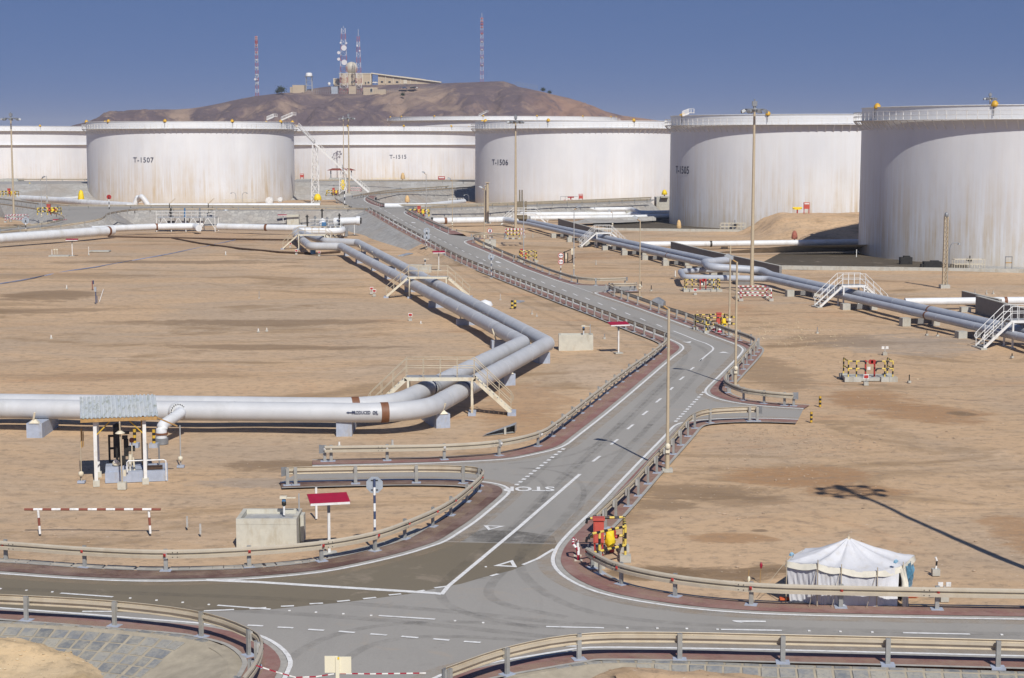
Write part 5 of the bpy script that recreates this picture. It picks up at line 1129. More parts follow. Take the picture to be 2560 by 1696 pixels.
# ------------------------------------------------------------------ lamp posts and floodlight masts
MT['polem'] = paint('beige_lamp_post', (.50, .41, .28), .5, .1, var=.12)
def lamp(label, px, py, ytop, r=.085, head=1, rot=PI, mat='polem'):
    p = R(px, py); h = AT(px, ytop, p.y).z - p.z; t = thing('lamp_post', label, 'lamp post', p, 0, 'lamp posts along the roads')
    MB().tube((0, 0, 0), (0, 0, 1.2), r * 1.35, 0, 12).tube((0, 0, 1.2), (0, 0, h), r, 0, 12, r2=r * .72).build('pole', mat, t)
    MB().box((0, -.13, 1.05), (.2, .14, .28)).lathe([(.01, .16), (.12, .1), (.14, 0), (.12, -.1)], (0, -.18, 1.25), 0, 10).build('junction_box', 'cream', t)
    MB().box((0, 0, .05), (.5, .5, .16)).build('footing', 'con', t)
    if head:
        m = MB(); c_, s_ = math.cos(rot), math.sin(rot); m.tube((0, 0, h - .05), (c_ * .35, s_ * .35, h + .15), .05, 0, 8); m.build('bracket', 'wood', t)
        M = Matrix.Rotation(rot, 3, 'Z') @ Matrix.Rotation(-.5, 3, 'Y'); v = [M @ Vector(q) for q in ((0, -.16, 0), (.62, -.24, -.05), (.62, .24, -.05), (0, .16, 0), (.08, -.10, .2), (.50, -.15, .18), (.50, .15, .18), (.08, .10, .2))]
        v = [q + Vector((c_ * .25, s_ * .25, h + .12)) for q in v]; MB().add(v, [(0, 1, 2, 3), (7, 6, 5, 4), (0, 4, 5, 1), (1, 5, 6, 2), (2, 6, 7, 3), (3, 7, 4, 0)]).build('lamp_head', 'galvdark', t)
    return t
lamp('nearest beige lamp post, beside the guard rail on the right of the main road', 1668, 1178, 772, rot=2.6)
lamp('beige lamp post with a drooping head at the sharp bend of the main road', 1838, 968, 655, rot=2.8)
lamp('tall beige pole just left of the lamp post at the sharp bend', 1823, 838, 614, head=0)
lamp('lamp post behind the guard rail at the first right-hand side road', 1599, 745, 552, rot=2.9, r=.07)
lamp('thin grey lamp post right of the two no-overtaking signs', 1434.5, 692, 524, rot=.1, r=.065, mat='galv')
lamp('thin grey pole behind the red cabinet below the tall mast', 1309, 652, 500, head=0, r=.065, mat='galv')
lamp('thin lamp post in front of T-1506, left of the twin poles', 1211, 612, 474, rot=3.0, r=.07)
lamp('lamp post with a small head in front of T-1515, above the striped hydrant', 1066, 545, 436, rot=2.9, r=.075, mat='galv')
lamp('thin lamp post at the end of the guard rail left of the speed sign', 1131, 577, 452, rot=2.9, r=.06)
lamp('thin curved-top lamp post behind the footbridge by the dark bund wall', 1531, 580, 532, rot=2.9, r=.05, mat='galv')
lamp('thin pole left of the curved access road', 105, 556, 448, rot=0, r=.06, mat='galv')
lamp('white pole beside the distant pipeline at the left', 118, 506, 440, head=0, r=.09, mat='galv')
def pole(label, px, yb, yt, r, mat='polem', name='pole_column', cat='pole', cap_=None, zf=None):
    p = R(px, yb); h = AT(px, yt, p.y).z - p.z; t = thing(name, label, cat, p); MB().tube((0, 0, 0), (0, 0, h), r, 0, 10, r2=r * .85).build('pole', mat, t); MB().box((0, 0, .05), (r * 5, r * 5, .2)).build('footing', 'con', t)
    MB().box((0, 0, h), (r * 3, r * 3, .12)).build('cap', mat, t); return t
pole('taller of the twin thick beige poles in front of T-1506', 1219, 558, 457, .24); pole('shorter left one of the twin thick beige poles in front of T-1506', 1214, 556, 465, .13)
def mast_light(label, px, yb, yt, r, hw=1.2, behind=None):
    p = R(px, yb); h = AT(px, yt, p.y).z - p.z; t = thing('floodlight_mast', label, 'floodlight mast', p, 0, 'tall floodlight masts'); hm_floods(t, h, r, hw); return t
def hm_floods(t, h, r, hw):
    MB().tube((0, 0, 0), (0, 0, h - .6), r, 0, 16, r2=r * .55).build('pole', 'polem', t); MB().box((0, 0, .1), (r * 6, r * 6, .3)).build('footing', 'con', t)
    m = MB(); ring(m, hw * .78, hw * .86, h - .75, h - .62, 24); 
    for k in range(4): a = k * PI / 4; m.bar((-hw * .8 * math.cos(a), -hw * .8 * math.sin(a), h - .66), (hw * .8 * math.cos(a), hw * .8 * math.sin(a), h - .66), .07, .07)
    m.build('head_frame', 'galvdark', t)
    MB().tube((0, 0, h - .9), (0, 0, h), .16, 0, 10).tube((0, 0, h - .2), (0, 0, h + .35), .08, 0, 8).box((0, 0, h - .1), (.5, .4, .5)).build('winch_cap', 'galvdark', t)
    for k in range(8):
        a = k * PI / 4 + .2; M = Matrix.Rotation(a, 3, 'Z') @ Matrix.Rotation(.5, 3, 'Y'); o = MB(); v = [M @ Vector(q) + Vector((hw * math.cos(a), hw * math.sin(a), h - .85)) for q in ((-.22, -.24, -.12), (.26, -.24, -.12), (.26, .24, -.12), (-.22, .24, -.12), (-.14, -.16, .16), (.18, -.16, .16), (.18, .16, .16), (-.14, .16, .16))]
        o.add(v, [(0, 1, 2, 3), (7, 6, 5, 4), (0, 4, 5, 1), (1, 5, 6, 2), (2, 6, 7, 3), (3, 7, 4, 0)]).build('floodlight', 'galvdark', t)
mast_light('tall floodlight mast in front of the gap between T-1505 and the nearest tank', 1879, 735, 257, .21)
mast_light('tall floodlight mast in front of T-1506', 1289, 577, 292, .22)
mast_light('tall floodlight mast near the left edge inside the red-and-white barrier', 35, 546, 286, .2, 1.5)
mast_light('tall floodlight mast in front of T-1515, right of the long stair', 873, 486, 288, .22, 1.4)
p = AT(2475, 262, 330); t = thing('floodlight_mast', 'head of a distant floodlight mast poking above the nearest tank', 'floodlight mast', (p.x, p.y, 0), 0, 'tall floodlight masts'); hm_floods(t, AT(2475, 236, 330).z, .2, 1.1)
p = AT(858, 300, 640); t = thing('floodlight_mast', 'small farther floodlight mast just left of the one by T-1515', 'floodlight mast', (p.x, p.y, 0), 0, 'tall floodlight masts'); hm_floods(t, AT(858, 292, 640).z, .2, 1.5)
# the mast whose shadow falls across the sand on the right, standing just outside the picture
s1_, s2_ = G(2540, 1397, 0), G(2105, 1218, 0); sd_ = Vector((sx, sy, 0)).normalized(); mh = 21.0; b = s2_ + sd_ * (mh / math.tan(SUN_EL)); t = thing('floodlight_mast', 'floodlight mast outside the right edge whose long shadow crosses the sand', 'floodlight mast', (b.x, b.y, 0), 0, 'tall floodlight masts'); hm_floods(t, mh, .22, 1.45)
# brown lattice mast before the nearest tank
p = G(2361, 720, 0); h = AT(2361, 542, p.y).z; t = lattice_tower('lattice_mast', 'slim beige lattice mast standing in front of the nearest tank', 'mast', (p.x, p.y, 0), h, .42, .36, 16, ['polem'], None, .06, part='mast_section'); MB().box((0, 0, .1), (1.0, 1.0, .5)).build('footing', 'con', t); MB().lathe([(.01, h + .5), (.2, h + .35), (.22, h), (.1, h - .1)], (0, 0, 0), 0, 10).build('lamp', 'galvdark', t); MB().tube((.32, 0, 0), (.32, 0, h * .95), .03).build('cable_pipe', 'galvdark', t)
# swan-neck lamps at the tank feet
def swan(px, yb, yt, dx, label):
    p = G(px, yb, 0); h = AT(px, yt, p.y).z; t = thing('swan_neck_lamp', label, 'lamp', p, 0, 'swan-neck lamps at the tank feet'); s = 1 if dx > 0 else -1; MB().path([(0, 0, 0), (0, 0, h * .75), (s * .15, 0, h * .92), (s * .5, 0, h), (s * 1.0, 0, h), (s * 1.1, 0, h - .12)], .05, 0, 6).build('pole', 'galvdark', t); MB().lathe([(.02, .15), (.2, 0), (.22, -.1)], (s * 1.15, 0, h - .15), 0, 8).build('lamp_shade', 'galvdark', t)
for a in ((590, 510, 482, -1, 'left swan-neck lamp at the foot of T-1507'), (606, 510, 482, 1, 'right swan-neck lamp at the foot of T-1507'), (1866, 572, 532, -1, 'left swan-neck lamp at the foot of T-1505'), (1872, 572, 533, 1, 'right swan-neck lamp at the foot of T-1505'), (2373, 668, 607, 1, 'swan-neck lamp at the foot of the nearest tank'), (1172, 508, 487, -1, 'swan-neck lamp in the shade at the foot of T-1506')): swan(*a)
# ------------------------------------------------------------------ striped hydrant frames
YB = ['yellow', 'black']; RWm = ['red', 'line']
def frame_barrier(label, px, py, w_, d_, h=1.3, rot=0.0, mats=YB, posts=3, bars=(1.0, .55), L_=.22, r=.055, cat='barrier', blocks=True, grp='yellow and black striped frames', skip=(), red=None):
    p = R(px, py) if isinstance(px, (int, float)) else px; t = thing('striped_barrier', label, cat, p, rot, grp); P = [(-w_ / 2, 0), (w_ / 2, 0), (w_ / 2, d_), (-w_ / 2, d_)]
    for i in range(4):
        if i in skip: continue
        a, b = P[i], P[(i + 1) % 4]
        for k in bars: MB().stripes((*a, h * k), (*b, h * k), r, L_, n=8, start=i).build('rail', mats, t)
    pp = list(P) + ([(0, 0), (0, d_)] if posts > 2 else [])
    for x, y in pp:
        MB().stripes((x, y, .15), (x, y, h), r * 1.05, L_, n=8).build('post', mats, t)
        if blocks: MB().box((x, y, .08), (.42, .42, .26)).build('footing', 'con', t)
    return t
def hydrant(t, x, y, s=1.0, hose=True, cab=True):
    if cab:
        m = MB(); m.add([(x + a, y + b, z) for b in (-.16, .16) for a, z in ((-.2, .5), (.2, .5), (.2, 1.4), (-.2, 1.4))], [(0, 1, 2, 3), (7, 6, 5, 4), (0, 4, 5, 1), (1, 5, 6, 2), (2, 6, 7, 3), (3, 7, 4, 0)]); m.box((x, y - .02, 1.44), (.46, .40, .10)); m.build('hose_cabinet', 'redbright', t)
        MB().box((x, y - .172, .92), (.32, .02, .78)).build('cabinet_door', 'redbright', t)
        for a in (-.15, .15): MB().box((x + a, y, .25), (.06, .2, .5)).build('cabinet_leg', 'red', t)
    MB().tube((x + .55, y + .5, 0), (x + .55, y + .5, .75), .1, 0, 10).lathe([(.01, .98), (.12, .92), (.16, .8), (.14, .6)], (x + .55, y + .5, 0), 0, 10).tube((x + .3, y + .5, .6), (x + .8, y + .5, .6), .07, 0, 8).build('hydrant_body', 'red', t)
    if hose:
        m = MB(); rnd = random.Random(3); vs = []; n = 14; L2_ = 9
        for j in range(L2_):
            for k in range(n): a = 2 * PI * k / n; rr = 1 + .13 * math.sin(a * 4 + j) + rnd.uniform(-.05, .05); z = .34 + .6 * j / (L2_ - 1); w2 = (.75, 1.0, 1.05, 1.0, 1.08, .98, .9, .85, .55)[j]; rr *= 1 + .10 * math.sin(a * 7 + j * .8); vs.append((x + .44 + .18 * rr * w2 * math.cos(a), y + .02 + .14 * rr * w2 * math.sin(a), z + .09 * math.sin(a * 2 + .6)))
        m.add(vs, [(j * n + k, j * n + (k + 1) % n, (j + 1) * n + (k + 1) % n, (j + 1) * n + k) for j in range(L2_ - 1) for k in range(n)], 0, True); m.add(vs[:n], [tuple(range(n))]); m.add(vs[-n:], [tuple(range(n))]); m.build('hose_cover', 'byellow', t)
MT['redbright'] = paint('bright_red_cabinet_paint', (.50, .085, .06), .5, var=.1)  # brighter red paint of the cabinet boxes and doors
# the big one beside the junction, with its own footprint
t = thing('striped_barrier', 'large yellow and black pipe frame around the red hose cabinet at the road junction', 'barrier', (3.2, 65, 0), 0, 'yellow and black striped frames')
Q4 = [Vector((3.06, 68.2, 0)), Vector((4.34, 67.3, 0)), Vector((4.25, 65.0, 0)), Vector((2.98, 64.1, 0))]; up = lambda z: Vector((0, 0, z))
Q4 = [G(1475, 1373 + 7, 0), G(1559, 1377, 0), G(1563, 1402, 0), G(1480, 1422, 0)]
ht = 1.33
for z in (ht, .6):
    for i in range(3): MB().stripes(Q4[i] + up(z), Q4[i + 1] + up(z), .05, .2, n=10, start=i).build('rail', YB, t, world=True)
    MB().path([Q4[3] + up(z), Q4[3] + up(z) + Vector((-.1, -.03, -.05)), Q4[3] + up(z) + Vector((-.13, -.04, -.2))], .052, 0, 10).build('rail_end', 'black', t, world=True)
    MB().path([Q4[0] + up(z), Q4[0] + up(z) + Vector((-.12, .0, -.05)), Q4[0] + up(z) + Vector((-.15, 0, -.2))], .052, 0, 10).build('rail_end', 'black', t, world=True)
for q in (Q4[1], Q4[2], Q4[3].lerp(Q4[2], .22), Q4[0].lerp(Q4[1], .3)): MB().stripes(q + up(.15), q + up(ht), .052, .26, n=10).build('post', YB, t, world=True); MB().box(q + up(.1), (.42, .42, .26)).build('footing', 'con', t, world=True)
p = G(1496, 1388, 0); t = thing('hose_cabinet', 'red hose cabinet on legs with a yellow hose bag, inside the large striped frame', 'fire cabinet', p); hydrant(t, 0, 0)
for dx, lb in ((0, 'front'), (.0, 'rear')): pass
p = G(1446, 1404, 0); t = thing('bent_bollard', 'pair of bent red and white pipe bollards left of the large striped frame', 'bollard', p)
for y, nm in ((0, 0), (.75, 0)):
    MB().tube((0, y, 0), (0, y, .26), .055, 0, 10).tube((0, y, .26), (0, y, .55), .052, 1, 10).build('post', ['crimson', 'line'], t); MB().box((0, y, .02), (.3, .3, .06)).build('base_plate', 'cream', t)
MB().stripes((0, 0, .42), (-.2, .02, .66), .05, .14, ['crimson', 'line'] and (0, 1)).stripes((-.2, .02, .66), (-.18, .4, .8), .05, .09, (0, 1)).stripes((-.18, .4, .8), (0, .75, .6), .05, .12, (0, 1)).build('top_loop', ['crimson', 'line'], t)
# the others
frame_barrier('yellow and black frame round the red cabinet at the sharp bend of the main road', 1802, 832, 2.6, 2.6, 1.25, .25, L_=.28); p = G(1792, 826, 0); t = thing('hose_cabinet', 'tall red hose cabinet behind the guard rail at the sharp bend', 'fire cabinet', p); hydrant(t, .15, 0); 
for k, (x, y) in enumerate(((1786, 828), (1799, 833))): p = G(x, y, 0); t = thing('traffic_cone', ['left', 'right'][k] + ' red and white cone below the cabinet at the sharp bend', 'cone', p); MB().box((0, 0, .03), (.4, .4, .06), 1).lathe([(.2, .05), (.13, .25)], (0, 0, 0), 0, 12).lathe([(.13, .25), (.07, .5)], (0, 0, 0), 1, 12).lathe([(.07, .5), (.03, .7), (.01, .71)], (0, 0, 0), 0, 12).build('cone', ['crimson', 'line'], t)
def valve_pit(px, py, w_, label, rot=0.0, lab2=''):
    t = frame_barrier(label, px, py, w_, w_ * .75, 1.25, rot, L_=.24, skip=(), posts=3, red=1, r=.06)
    MB().box((0, w_ * .37, .1), (w_ + .5, w_ * .9, .22)).build('plinth', 'con', t)
    return t
# frame with two gaps: build as two open boxes
def two_frames(px, py, w_, label):
    p = G(px, py, 0); t = thing('striped_barrier', label, 'barrier', p, 0, 'yellow and black striped frames'); g = w_ * .33; d_ = 1.7; h = 1.3
    for s in (-1, 1):
        for z in (h, h * .62):
            MB().stripes((s * w_ / 2, 0, z), (s * (w_ / 2 - g), 0, z), .047, .24, n=8).build('rail', YB, t); MB().stripes((s * w_ / 2, 0, z), (s * w_ / 2, d_, z), .047, .3, n=8).build('rail', YB, t)
            for y in (0,): MB().path([(s * (w_ / 2 - g), y, z), (s * (w_ / 2 - g - .12), y, z - .04), (s * (w_ / 2 - g - .17), y, z - .18)], .057, 0, 8).build('rail_end', 'black', t)
        for x, y in ((w_ / 2, 0), (w_ / 2 - g * .55, 0), (w_ / 2, d_)):
            MB().stripes((s * x, y, .2), (s * x, y, h), .050, .24, n=8).build('post', YB, t); MB().box((s * x, y - .05, .1), (.55, .45, .32)).build('footing', 'con', t)
    MB().box((0, d_ / 2 + .1, .08), (w_ + .3, d_ + .3, .2)).build('plinth', 'con', t)
    for x in (-.22, .38):
        MB().tube((x, .6, .1), (x, .6, 1.25), .06, 0, 8).lathe([(.02, 1.3), (.12, 1.25), (.1, 1.15)], (x, .6, 0), 0, 8).build('valve_stem', 'red', t); m = MB(); m.tube((x - .12 if x > 0 else x + .3, .42, 1.2), (x - .12 if x > 0 else x + .3, .46, 1.2), .16, 0, 14).build('handwheel', 'red', t)
    MB().box((-.05, .35, .78), (.2, .03, .2)).build('notice', 'line', t); return t
two_frames(2176, 952, 2.95, 'yellow and black double frame round two red valves on the open sand at the right')
two_frames(1757, 730, 3.5, 'yellow and black double frame round red valves left of the mast barrier')
def notice(px, py, label, w_=.28, hh=.55, rot=0):
    p = G(px, py, 0); t = thing('notice_board', label, 'sign', p, rot, 'small red notices on concrete blocks'); MB().box((0, 0, .1), (.3, .25, .24)).build('footing', 'con', t); MB().box((0, 0, hh), (w_ * 1.25, .03, .3)).build('board', 'line', t); MB().box((0, -.02, hh), (w_, .02, .2)).build('red_panel', 'red', t); MB().box((0, 0, hh / 2), (.04, .04, hh)).build('stem', 'galvdark', t)
for a in ((2165, 963, 'small red notice in front of the double frame on the open sand'), (1738, 738, 'small red notice in front of the frame left of the mast barrier'), (1026, 803, 'small red notice alone on the sand left of the receding pipelines'), (936, 741, 'right one of two red notices left of the footbridge'), (929, 735, 'left one of two red notices left of the footbridge'), (798, 641, 'red notice under the twin pipes near the blue drum'), (726, 619, 'tiny red notice beside the far footbridge stair'), (741, 637, 'tiny red notice beside the rusty pipe')): notice(*a)
# red-and-white barriers round the masts
def rw_barrier(px, py, w_, d_, label, L_=.26):
    frame_barrier(label, px, py, w_, d_, 1.15, 0, mats=['crimson', 'line'], posts=2, L_=L_, r=.06, bars=(1.0, .45), grp='red and white barriers round the floodlight masts')
rw_barrier(1890, 752, 3.0, 3.2, 'red and white barrier round the mast in front of the expansion loop'); rw_barrier(1287, 594, 2.8, 3.0, 'red and white barrier round the mast in front of T-1506'); rw_barrier(36, 556, 3.0, 3, 'red and white barrier round the mast near the left edge'); rw_barrier(884, 482, 3.4, 3, 'red and white barrier right of the shorter trestle')
frame_barrier('yellow and black frame beside the red-and-white barrier below T-1506', 1283, 598, 1.8, 1.5, 1.2, 0, L_=.25)
frame_barrier('yellow and black frame right of the red cabinet near the no-overtaking signs', 1322, 655, 2.0, 2.0, 1.3, .1, L_=.28)
p = G(1304, 651, 0); t = thing('hose_cabinet', 'red hose cabinet beside the thin pole near the no-overtaking signs', 'fire cabinet', p); hydrant(t, 0, 0, hose=False)
def far_hyd(px, py, label, lab2, zb=0.0):
    p = G(px, py, zb); frame_barrier(label, p, None, 3.6, 2.5, 1.35, 0, L_=.4, r=.09, blocks=False); t = thing('hose_cabinet', lab2, 'fire cabinet', p + Vector((0, 1.0, .2))); hydrant(t, 0, 0); t.scale = (1.5, 1.5, 1.25)
far_hyd(1047, 544, 'yellow and black frame on the bund slope right of the main road', 'red hose cabinet in the frame on the bund slope', 1.6); far_hyd(119, 540, 'yellow and black frame in front of the curved access road at the left', 'red hose cabinet with a yellow bag by the curved access road', 2.2); far_hyd(20, 494, 'yellow and black frame at the far left edge', 'red hose cabinet at the far left edge', 2.4); far_hyd(833, 490, 'yellow and black frame left of the shorter trestle', 'red hose cabinet left of the shorter trestle', 1.0)
def panelbox(px, py, w_, h, label, mat='redbright', z=0.0, legs=.9, name='red_cabinet', cat='cabinet'):
    p = G(px, py, z); t = thing(name, label, cat, p, 0); MB().box((0, 0, legs + h / 2), (w_, .5, h)).build('box', mat, t); MB().box((0, -.27, legs + h * .8), (w_ * .8, .03, h * .16)).build('panel', 'line', t)
    for s in (-1, 1): MB().box((s * w_ * .42, 0, legs / 2), (.14, .14, legs)).build('leg', 'red', t)
panelbox(2016, 536, 1.0, 1.1, 'red cabinet on two legs on top of the sand mound', z=3.2); panelbox(1452, 504, .9, 1.0, 'red cabinet on the bund road in front of T-1506', z=2.5, legs=.6); panelbox(1104, 462, 2.0, 1.9, 'wide dark red cabinet at the foot of T-1515', mat='red', z=2.5, legs=.5); panelbox(755, 449, 1.1, 1.1, 'small red cabinet beside the taller trestle', z=4, legs=.6)
p = G(1993, 536, 3.2); t = thing('foam_monitor', 'yellow foam monitor on a red stand on top of the sand mound', 'foam monitor', p); MB().tube((0, 0, 0), (0, 0, .8), .12, 0, 8).build('stand', 'red', t); MB().tube((-.8, 0, 1.05), (.8, 0, 1.05), .16, 0, 8).box((0, 0, .95), (1.1, .5, .35)).build('monitor_barrel', 'byellow', t)
p = G(1427, 504, 2.5); t = thing('valve_rack', 'red valve with a low rack on the bund road in front of T-1506', 'valve', p); MB().tube((0, 0, 0), (0, 0, .9), .14, 0, 8).tube((-.7, 0, .9), (.7, 0, .9), .13, 0, 8).build('valve', 'red', t); MB().stripes((-1.5, -.4, .25), (3.2, -.4, .25), .12, .4).build('kerb_bar', RWm, t); m = MB(); m.bar((-2.2, .3, 1.05), (1.5, .3, 1.05), .08, .08)
for x in (-2.2, -1.2, 0): m.bar((x, .3, 0), (x, .3, 1.05), .07, .07)
m.build('rack', 'galvdark', t)
def hooded(px, py, h, label, mat='byellow', z=0.0, w_=.7, stand='red', al=.5):
    p = G(px, py, z); t = thing('covered_monitor', label, 'covered monitor', p, 0, 'cloth-covered monitors'); MB().tube((0, 0, -.2), (0, 0, .8), .12, 0, 8).build('stand', stand, t)
    MB().lathe([(w_ * .55, .4), (w_ * .62, h * .3), (w_ * .55, h * .6), (w_ * .35, h * .9), (.03, h)], (0, 0, 0), 0, 9).build('cloth_cover', mat, t); MB().box((0, 0, -.05), (1.6, 1.3, .3)).build('footing', 'con', t)
MT['tancloth'] = paint('tan_cloth', (.62, .42, .20), .8, var=.2); MT['redcloth'] = paint('faded_red_cloth', (.36, .12, .08), .8, var=.2)
for a in ((75, 480, 2.4, 'yellow covered monitor below the tank at the left edge', 'byellow', 2.0, 1.1), (203, 506, 2.9, 'yellow covered monitor just left of T-1507', 'byellow', 1.0, 1.2), (794, 505, 2.0, 'yellow covered monitor at the foot of the taller trestle', 'byellow', .5, 1.6), (857, 478, 3.2, 'yellow covered monitor inside the shorter trestle', 'byellow', 2.2, 1.2), (1661, 492, 1.5, 'yellow covered monitor on the block beside T-1505', 'byellow', 3.6, 1.0), (1697, 577, 1.9, 'orange-tan covered monitor on a white plinth at the foot of T-1505', 'tancloth', 0, .7), (1986, 604, 1.7, 'faded red covered monitor in front of the sand mound', 'redcloth', 0, .8), (1018, 510, 2.0, 'tan covered monitor on the basin slope left of T-1506', 'tancloth', .8, 1.0), (1007, 452, 2.2, 'ochre monitor on the platform in front of T-1515', 'tancloth', 4.5, 1.0)): hooded(*a)
# ------------------------------------------------------------------ red sunshades on single posts
def shade(px, py, ytop, xa, xb, label, rot=.25, d_=.8, mat='crimson'):
    p = G(px, py, 0); h = AT(px, ytop, p.y).z; w_ = (xb - xa) * p.y / F; t = thing('sunshade', label, 'sunshade', p, rot, 'red sunshades on single posts')
    n = 9
    for k in range(n):
        o = MB().box((0, 0, 0), (w_, d_ / n * .9, .035), M=Matrix.Rotation(.20, 3, 'X')).build('roof_strip', mat, t); y = (k - n / 2 + .5) * d_ / n; o.location = (0, y, h + .0 + math.tan(.20) * y)
    MB().box((0, -d_ / 2 + .02, h - .03 - .2 * d_ / 2), (w_ * .98, .05, .09)).build('front_edge', 'white', t); MB().box((0, 0, h / 2), (.10, .10, h)).build('post', 'white', t); MB().box((0, 0, h * .86), (.105, .105, h * .22)).build('dark_sleeve', 'galvdark', t)
    MB().box((0, 0, .03), (.6, .5, .1)).build('footing', 'con', t)
shade(823, 1386, 1246, 770, 872, 'bright crimson sunshade behind the near guard rail beside the cream box', d_=.95)
shade(1546, 884, 809, 1521, 1572, 'crimson sunshade beside the cream box at the sharp pipeline corner', rot=.3)
shade(1097, 677, 630, 1080, 1112, 'crimson sunshade by the footbridge halfway along the pipelines', rot=.2)
shade(181, 641, 599, 166, 196, 'crimson sunshade in front of the thick left pipeline', rot=.1)
shade(886, 588, 551, 874, 898, 'dark red sunshade right of the valve station', rot=.3)
shade(708, 563, 538, 695, 722, 'red sunshade in front of the cream cabinet by the left bund')
shade(150, 572, 550, 134, 168, 'red sunshade between the two guard rails at the far left')
p = G(852, 450, 4.0); t = thing('open_shelter', 'dark red roofed shelter behind the shorter trestle', 'shelter', p); w_ = 8.2; MB().add([(-w_ / 2, 0, 2.7), (w_ / 2, 0, 2.7), (w_ / 2 - 1.5, 2, 3.3), (-w_ / 2 + 1.5, 2, 3.3), (-w_ / 2, 4, 2.7), (w_ / 2, 4, 2.7)], [(0, 1, 2, 3), (3, 2, 5, 4), (0, 3, 4), (1, 5, 2), (0, 4, 5, 1)]).build('roof', 'redbrown', t)
for x in (-3, 3): MB().box((x, 1.2, 1.3), (.3, .3, 2.7)).build('post', 'galvdark', t)
# ------------------------------------------------------------------ cream boxes
def cbox(x0, x1, yb, ytf, depth, label, rot=0, recess=True, mat='concream', z=0.0):
    a, b = G(x0, yb, z), G(x1, yb, z); h = AT(x0, ytf, a.y).z - z; w_ = b.x - a.x; t = thing('concrete_chamber', label, 'concrete chamber', ((a.x + b.x) / 2, a.y, z), rot)
    th = .16
    if recess:
        MB().box((0, depth / 2, (h - .22) / 2 - .1), (w_, depth, h - .02)).build('body', mat, t)
        for c_, d_ in (((0, th / 2, h - .11), (w_, th, .23)), ((0, depth - th / 2, h - .11), (w_, th, .23)), ((-w_ / 2 + th / 2, depth / 2, h - .11), (th, depth - 2 * th, .23)), ((w_ / 2 - th / 2, depth / 2, h - .11), (th, depth - 2 * th, .23))): MB().box(c_, d_).build('upstand', mat, t)
        MB().box((0, depth / 2, h - .19), (w_ - 2 * th - .02, depth - 2 * th - .02, .03)).build('cover_plate', 'galv', t)
    else: MB().box((0, depth / 2, h / 2 - .1), (w_, depth, h + .2)).build('body', mat, t)
    return t, h, w_
t, h, w_ = cbox(591, 742, 1368, 1298, 1.95, 'large cream concrete chamber behind the near guard rail')
def instrument(t, x, y, z):
    MB().tube((x, y, z), (x, y, z + .42), .045, 0, 8).build('standpipe', 'white', t); MB().lathe([(.01, .1), (.09, .05), (.09, -.1), (.04, -.14)], (x, y, z + .5), 0, 8).build('gauge_body', 'dark', t); MB().box((x - .02, y, z + .72), (.28, .2, .1)).box((x + .3, y, z + .7), (.35, .05, .05)).build('sensor_head', 'cream', t); MB().box((x, y, z + .6), (.14, .12, .14)).build('blue_cap', 'blue', t)
instrument(t, .55, 1.2, h - .1); MB().tube((w_ / 2 - .05, 1.3, h - .2), (w_ / 2 - .05, 1.3, h + .75), .03, 0, 8).build('stay_pole', 'galv', t); MB().box((w_ / 2 + .12, 1.1, h * .5), (.14, .6, h * .95)).build('side_duct', 'concream', t)
t, h, w_ = cbox(1397, 1483, 875, 838, 1.2, 'cream concrete chamber beside the sharp corner of the pipelines'); instrument(t, .6, .7, h - .1); MB().tube((w_ / 2 - .2, .8, h), (w_ / 2 - .2, .8, h + .75), .03, 0, 8).build('stay_pole', 'galv', t)
t, h, w_ = cbox(1017, 1078, 681, 664, 1.6, 'cream concrete chamber behind the footbridge halfway along the pipelines', mat='con'); instrument(t, .7, .8, h)
cbox(717, 747, 564, 537, 1.6, 'tall cream cabinet in front of the left stone bund', recess=False)
cbox(741, 776, 478, 449, 6, 'pale concrete block left of the taller trestle', recess=False, z=1.0, mat='con'); cbox(822, 868, 470, 446, 6, 'pale concrete block under the dark red roofed shelter', recess=False, z=2.0, mat='con'); cbox(0, 46, 470, 448, 6, 'pale concrete block at the left edge below the far tank', recess=False, z=2.5, mat='con')
cbox(1641, 1700, 534, 494, 6, 'pale green-grey concrete block ending the right bund beside T-1505', recess=False, z=0, mat='con'); cbox(1212, 1240, 622, 600, 1.2, 'small pale concrete chamber behind the speed sign', mat='con', recess=False)
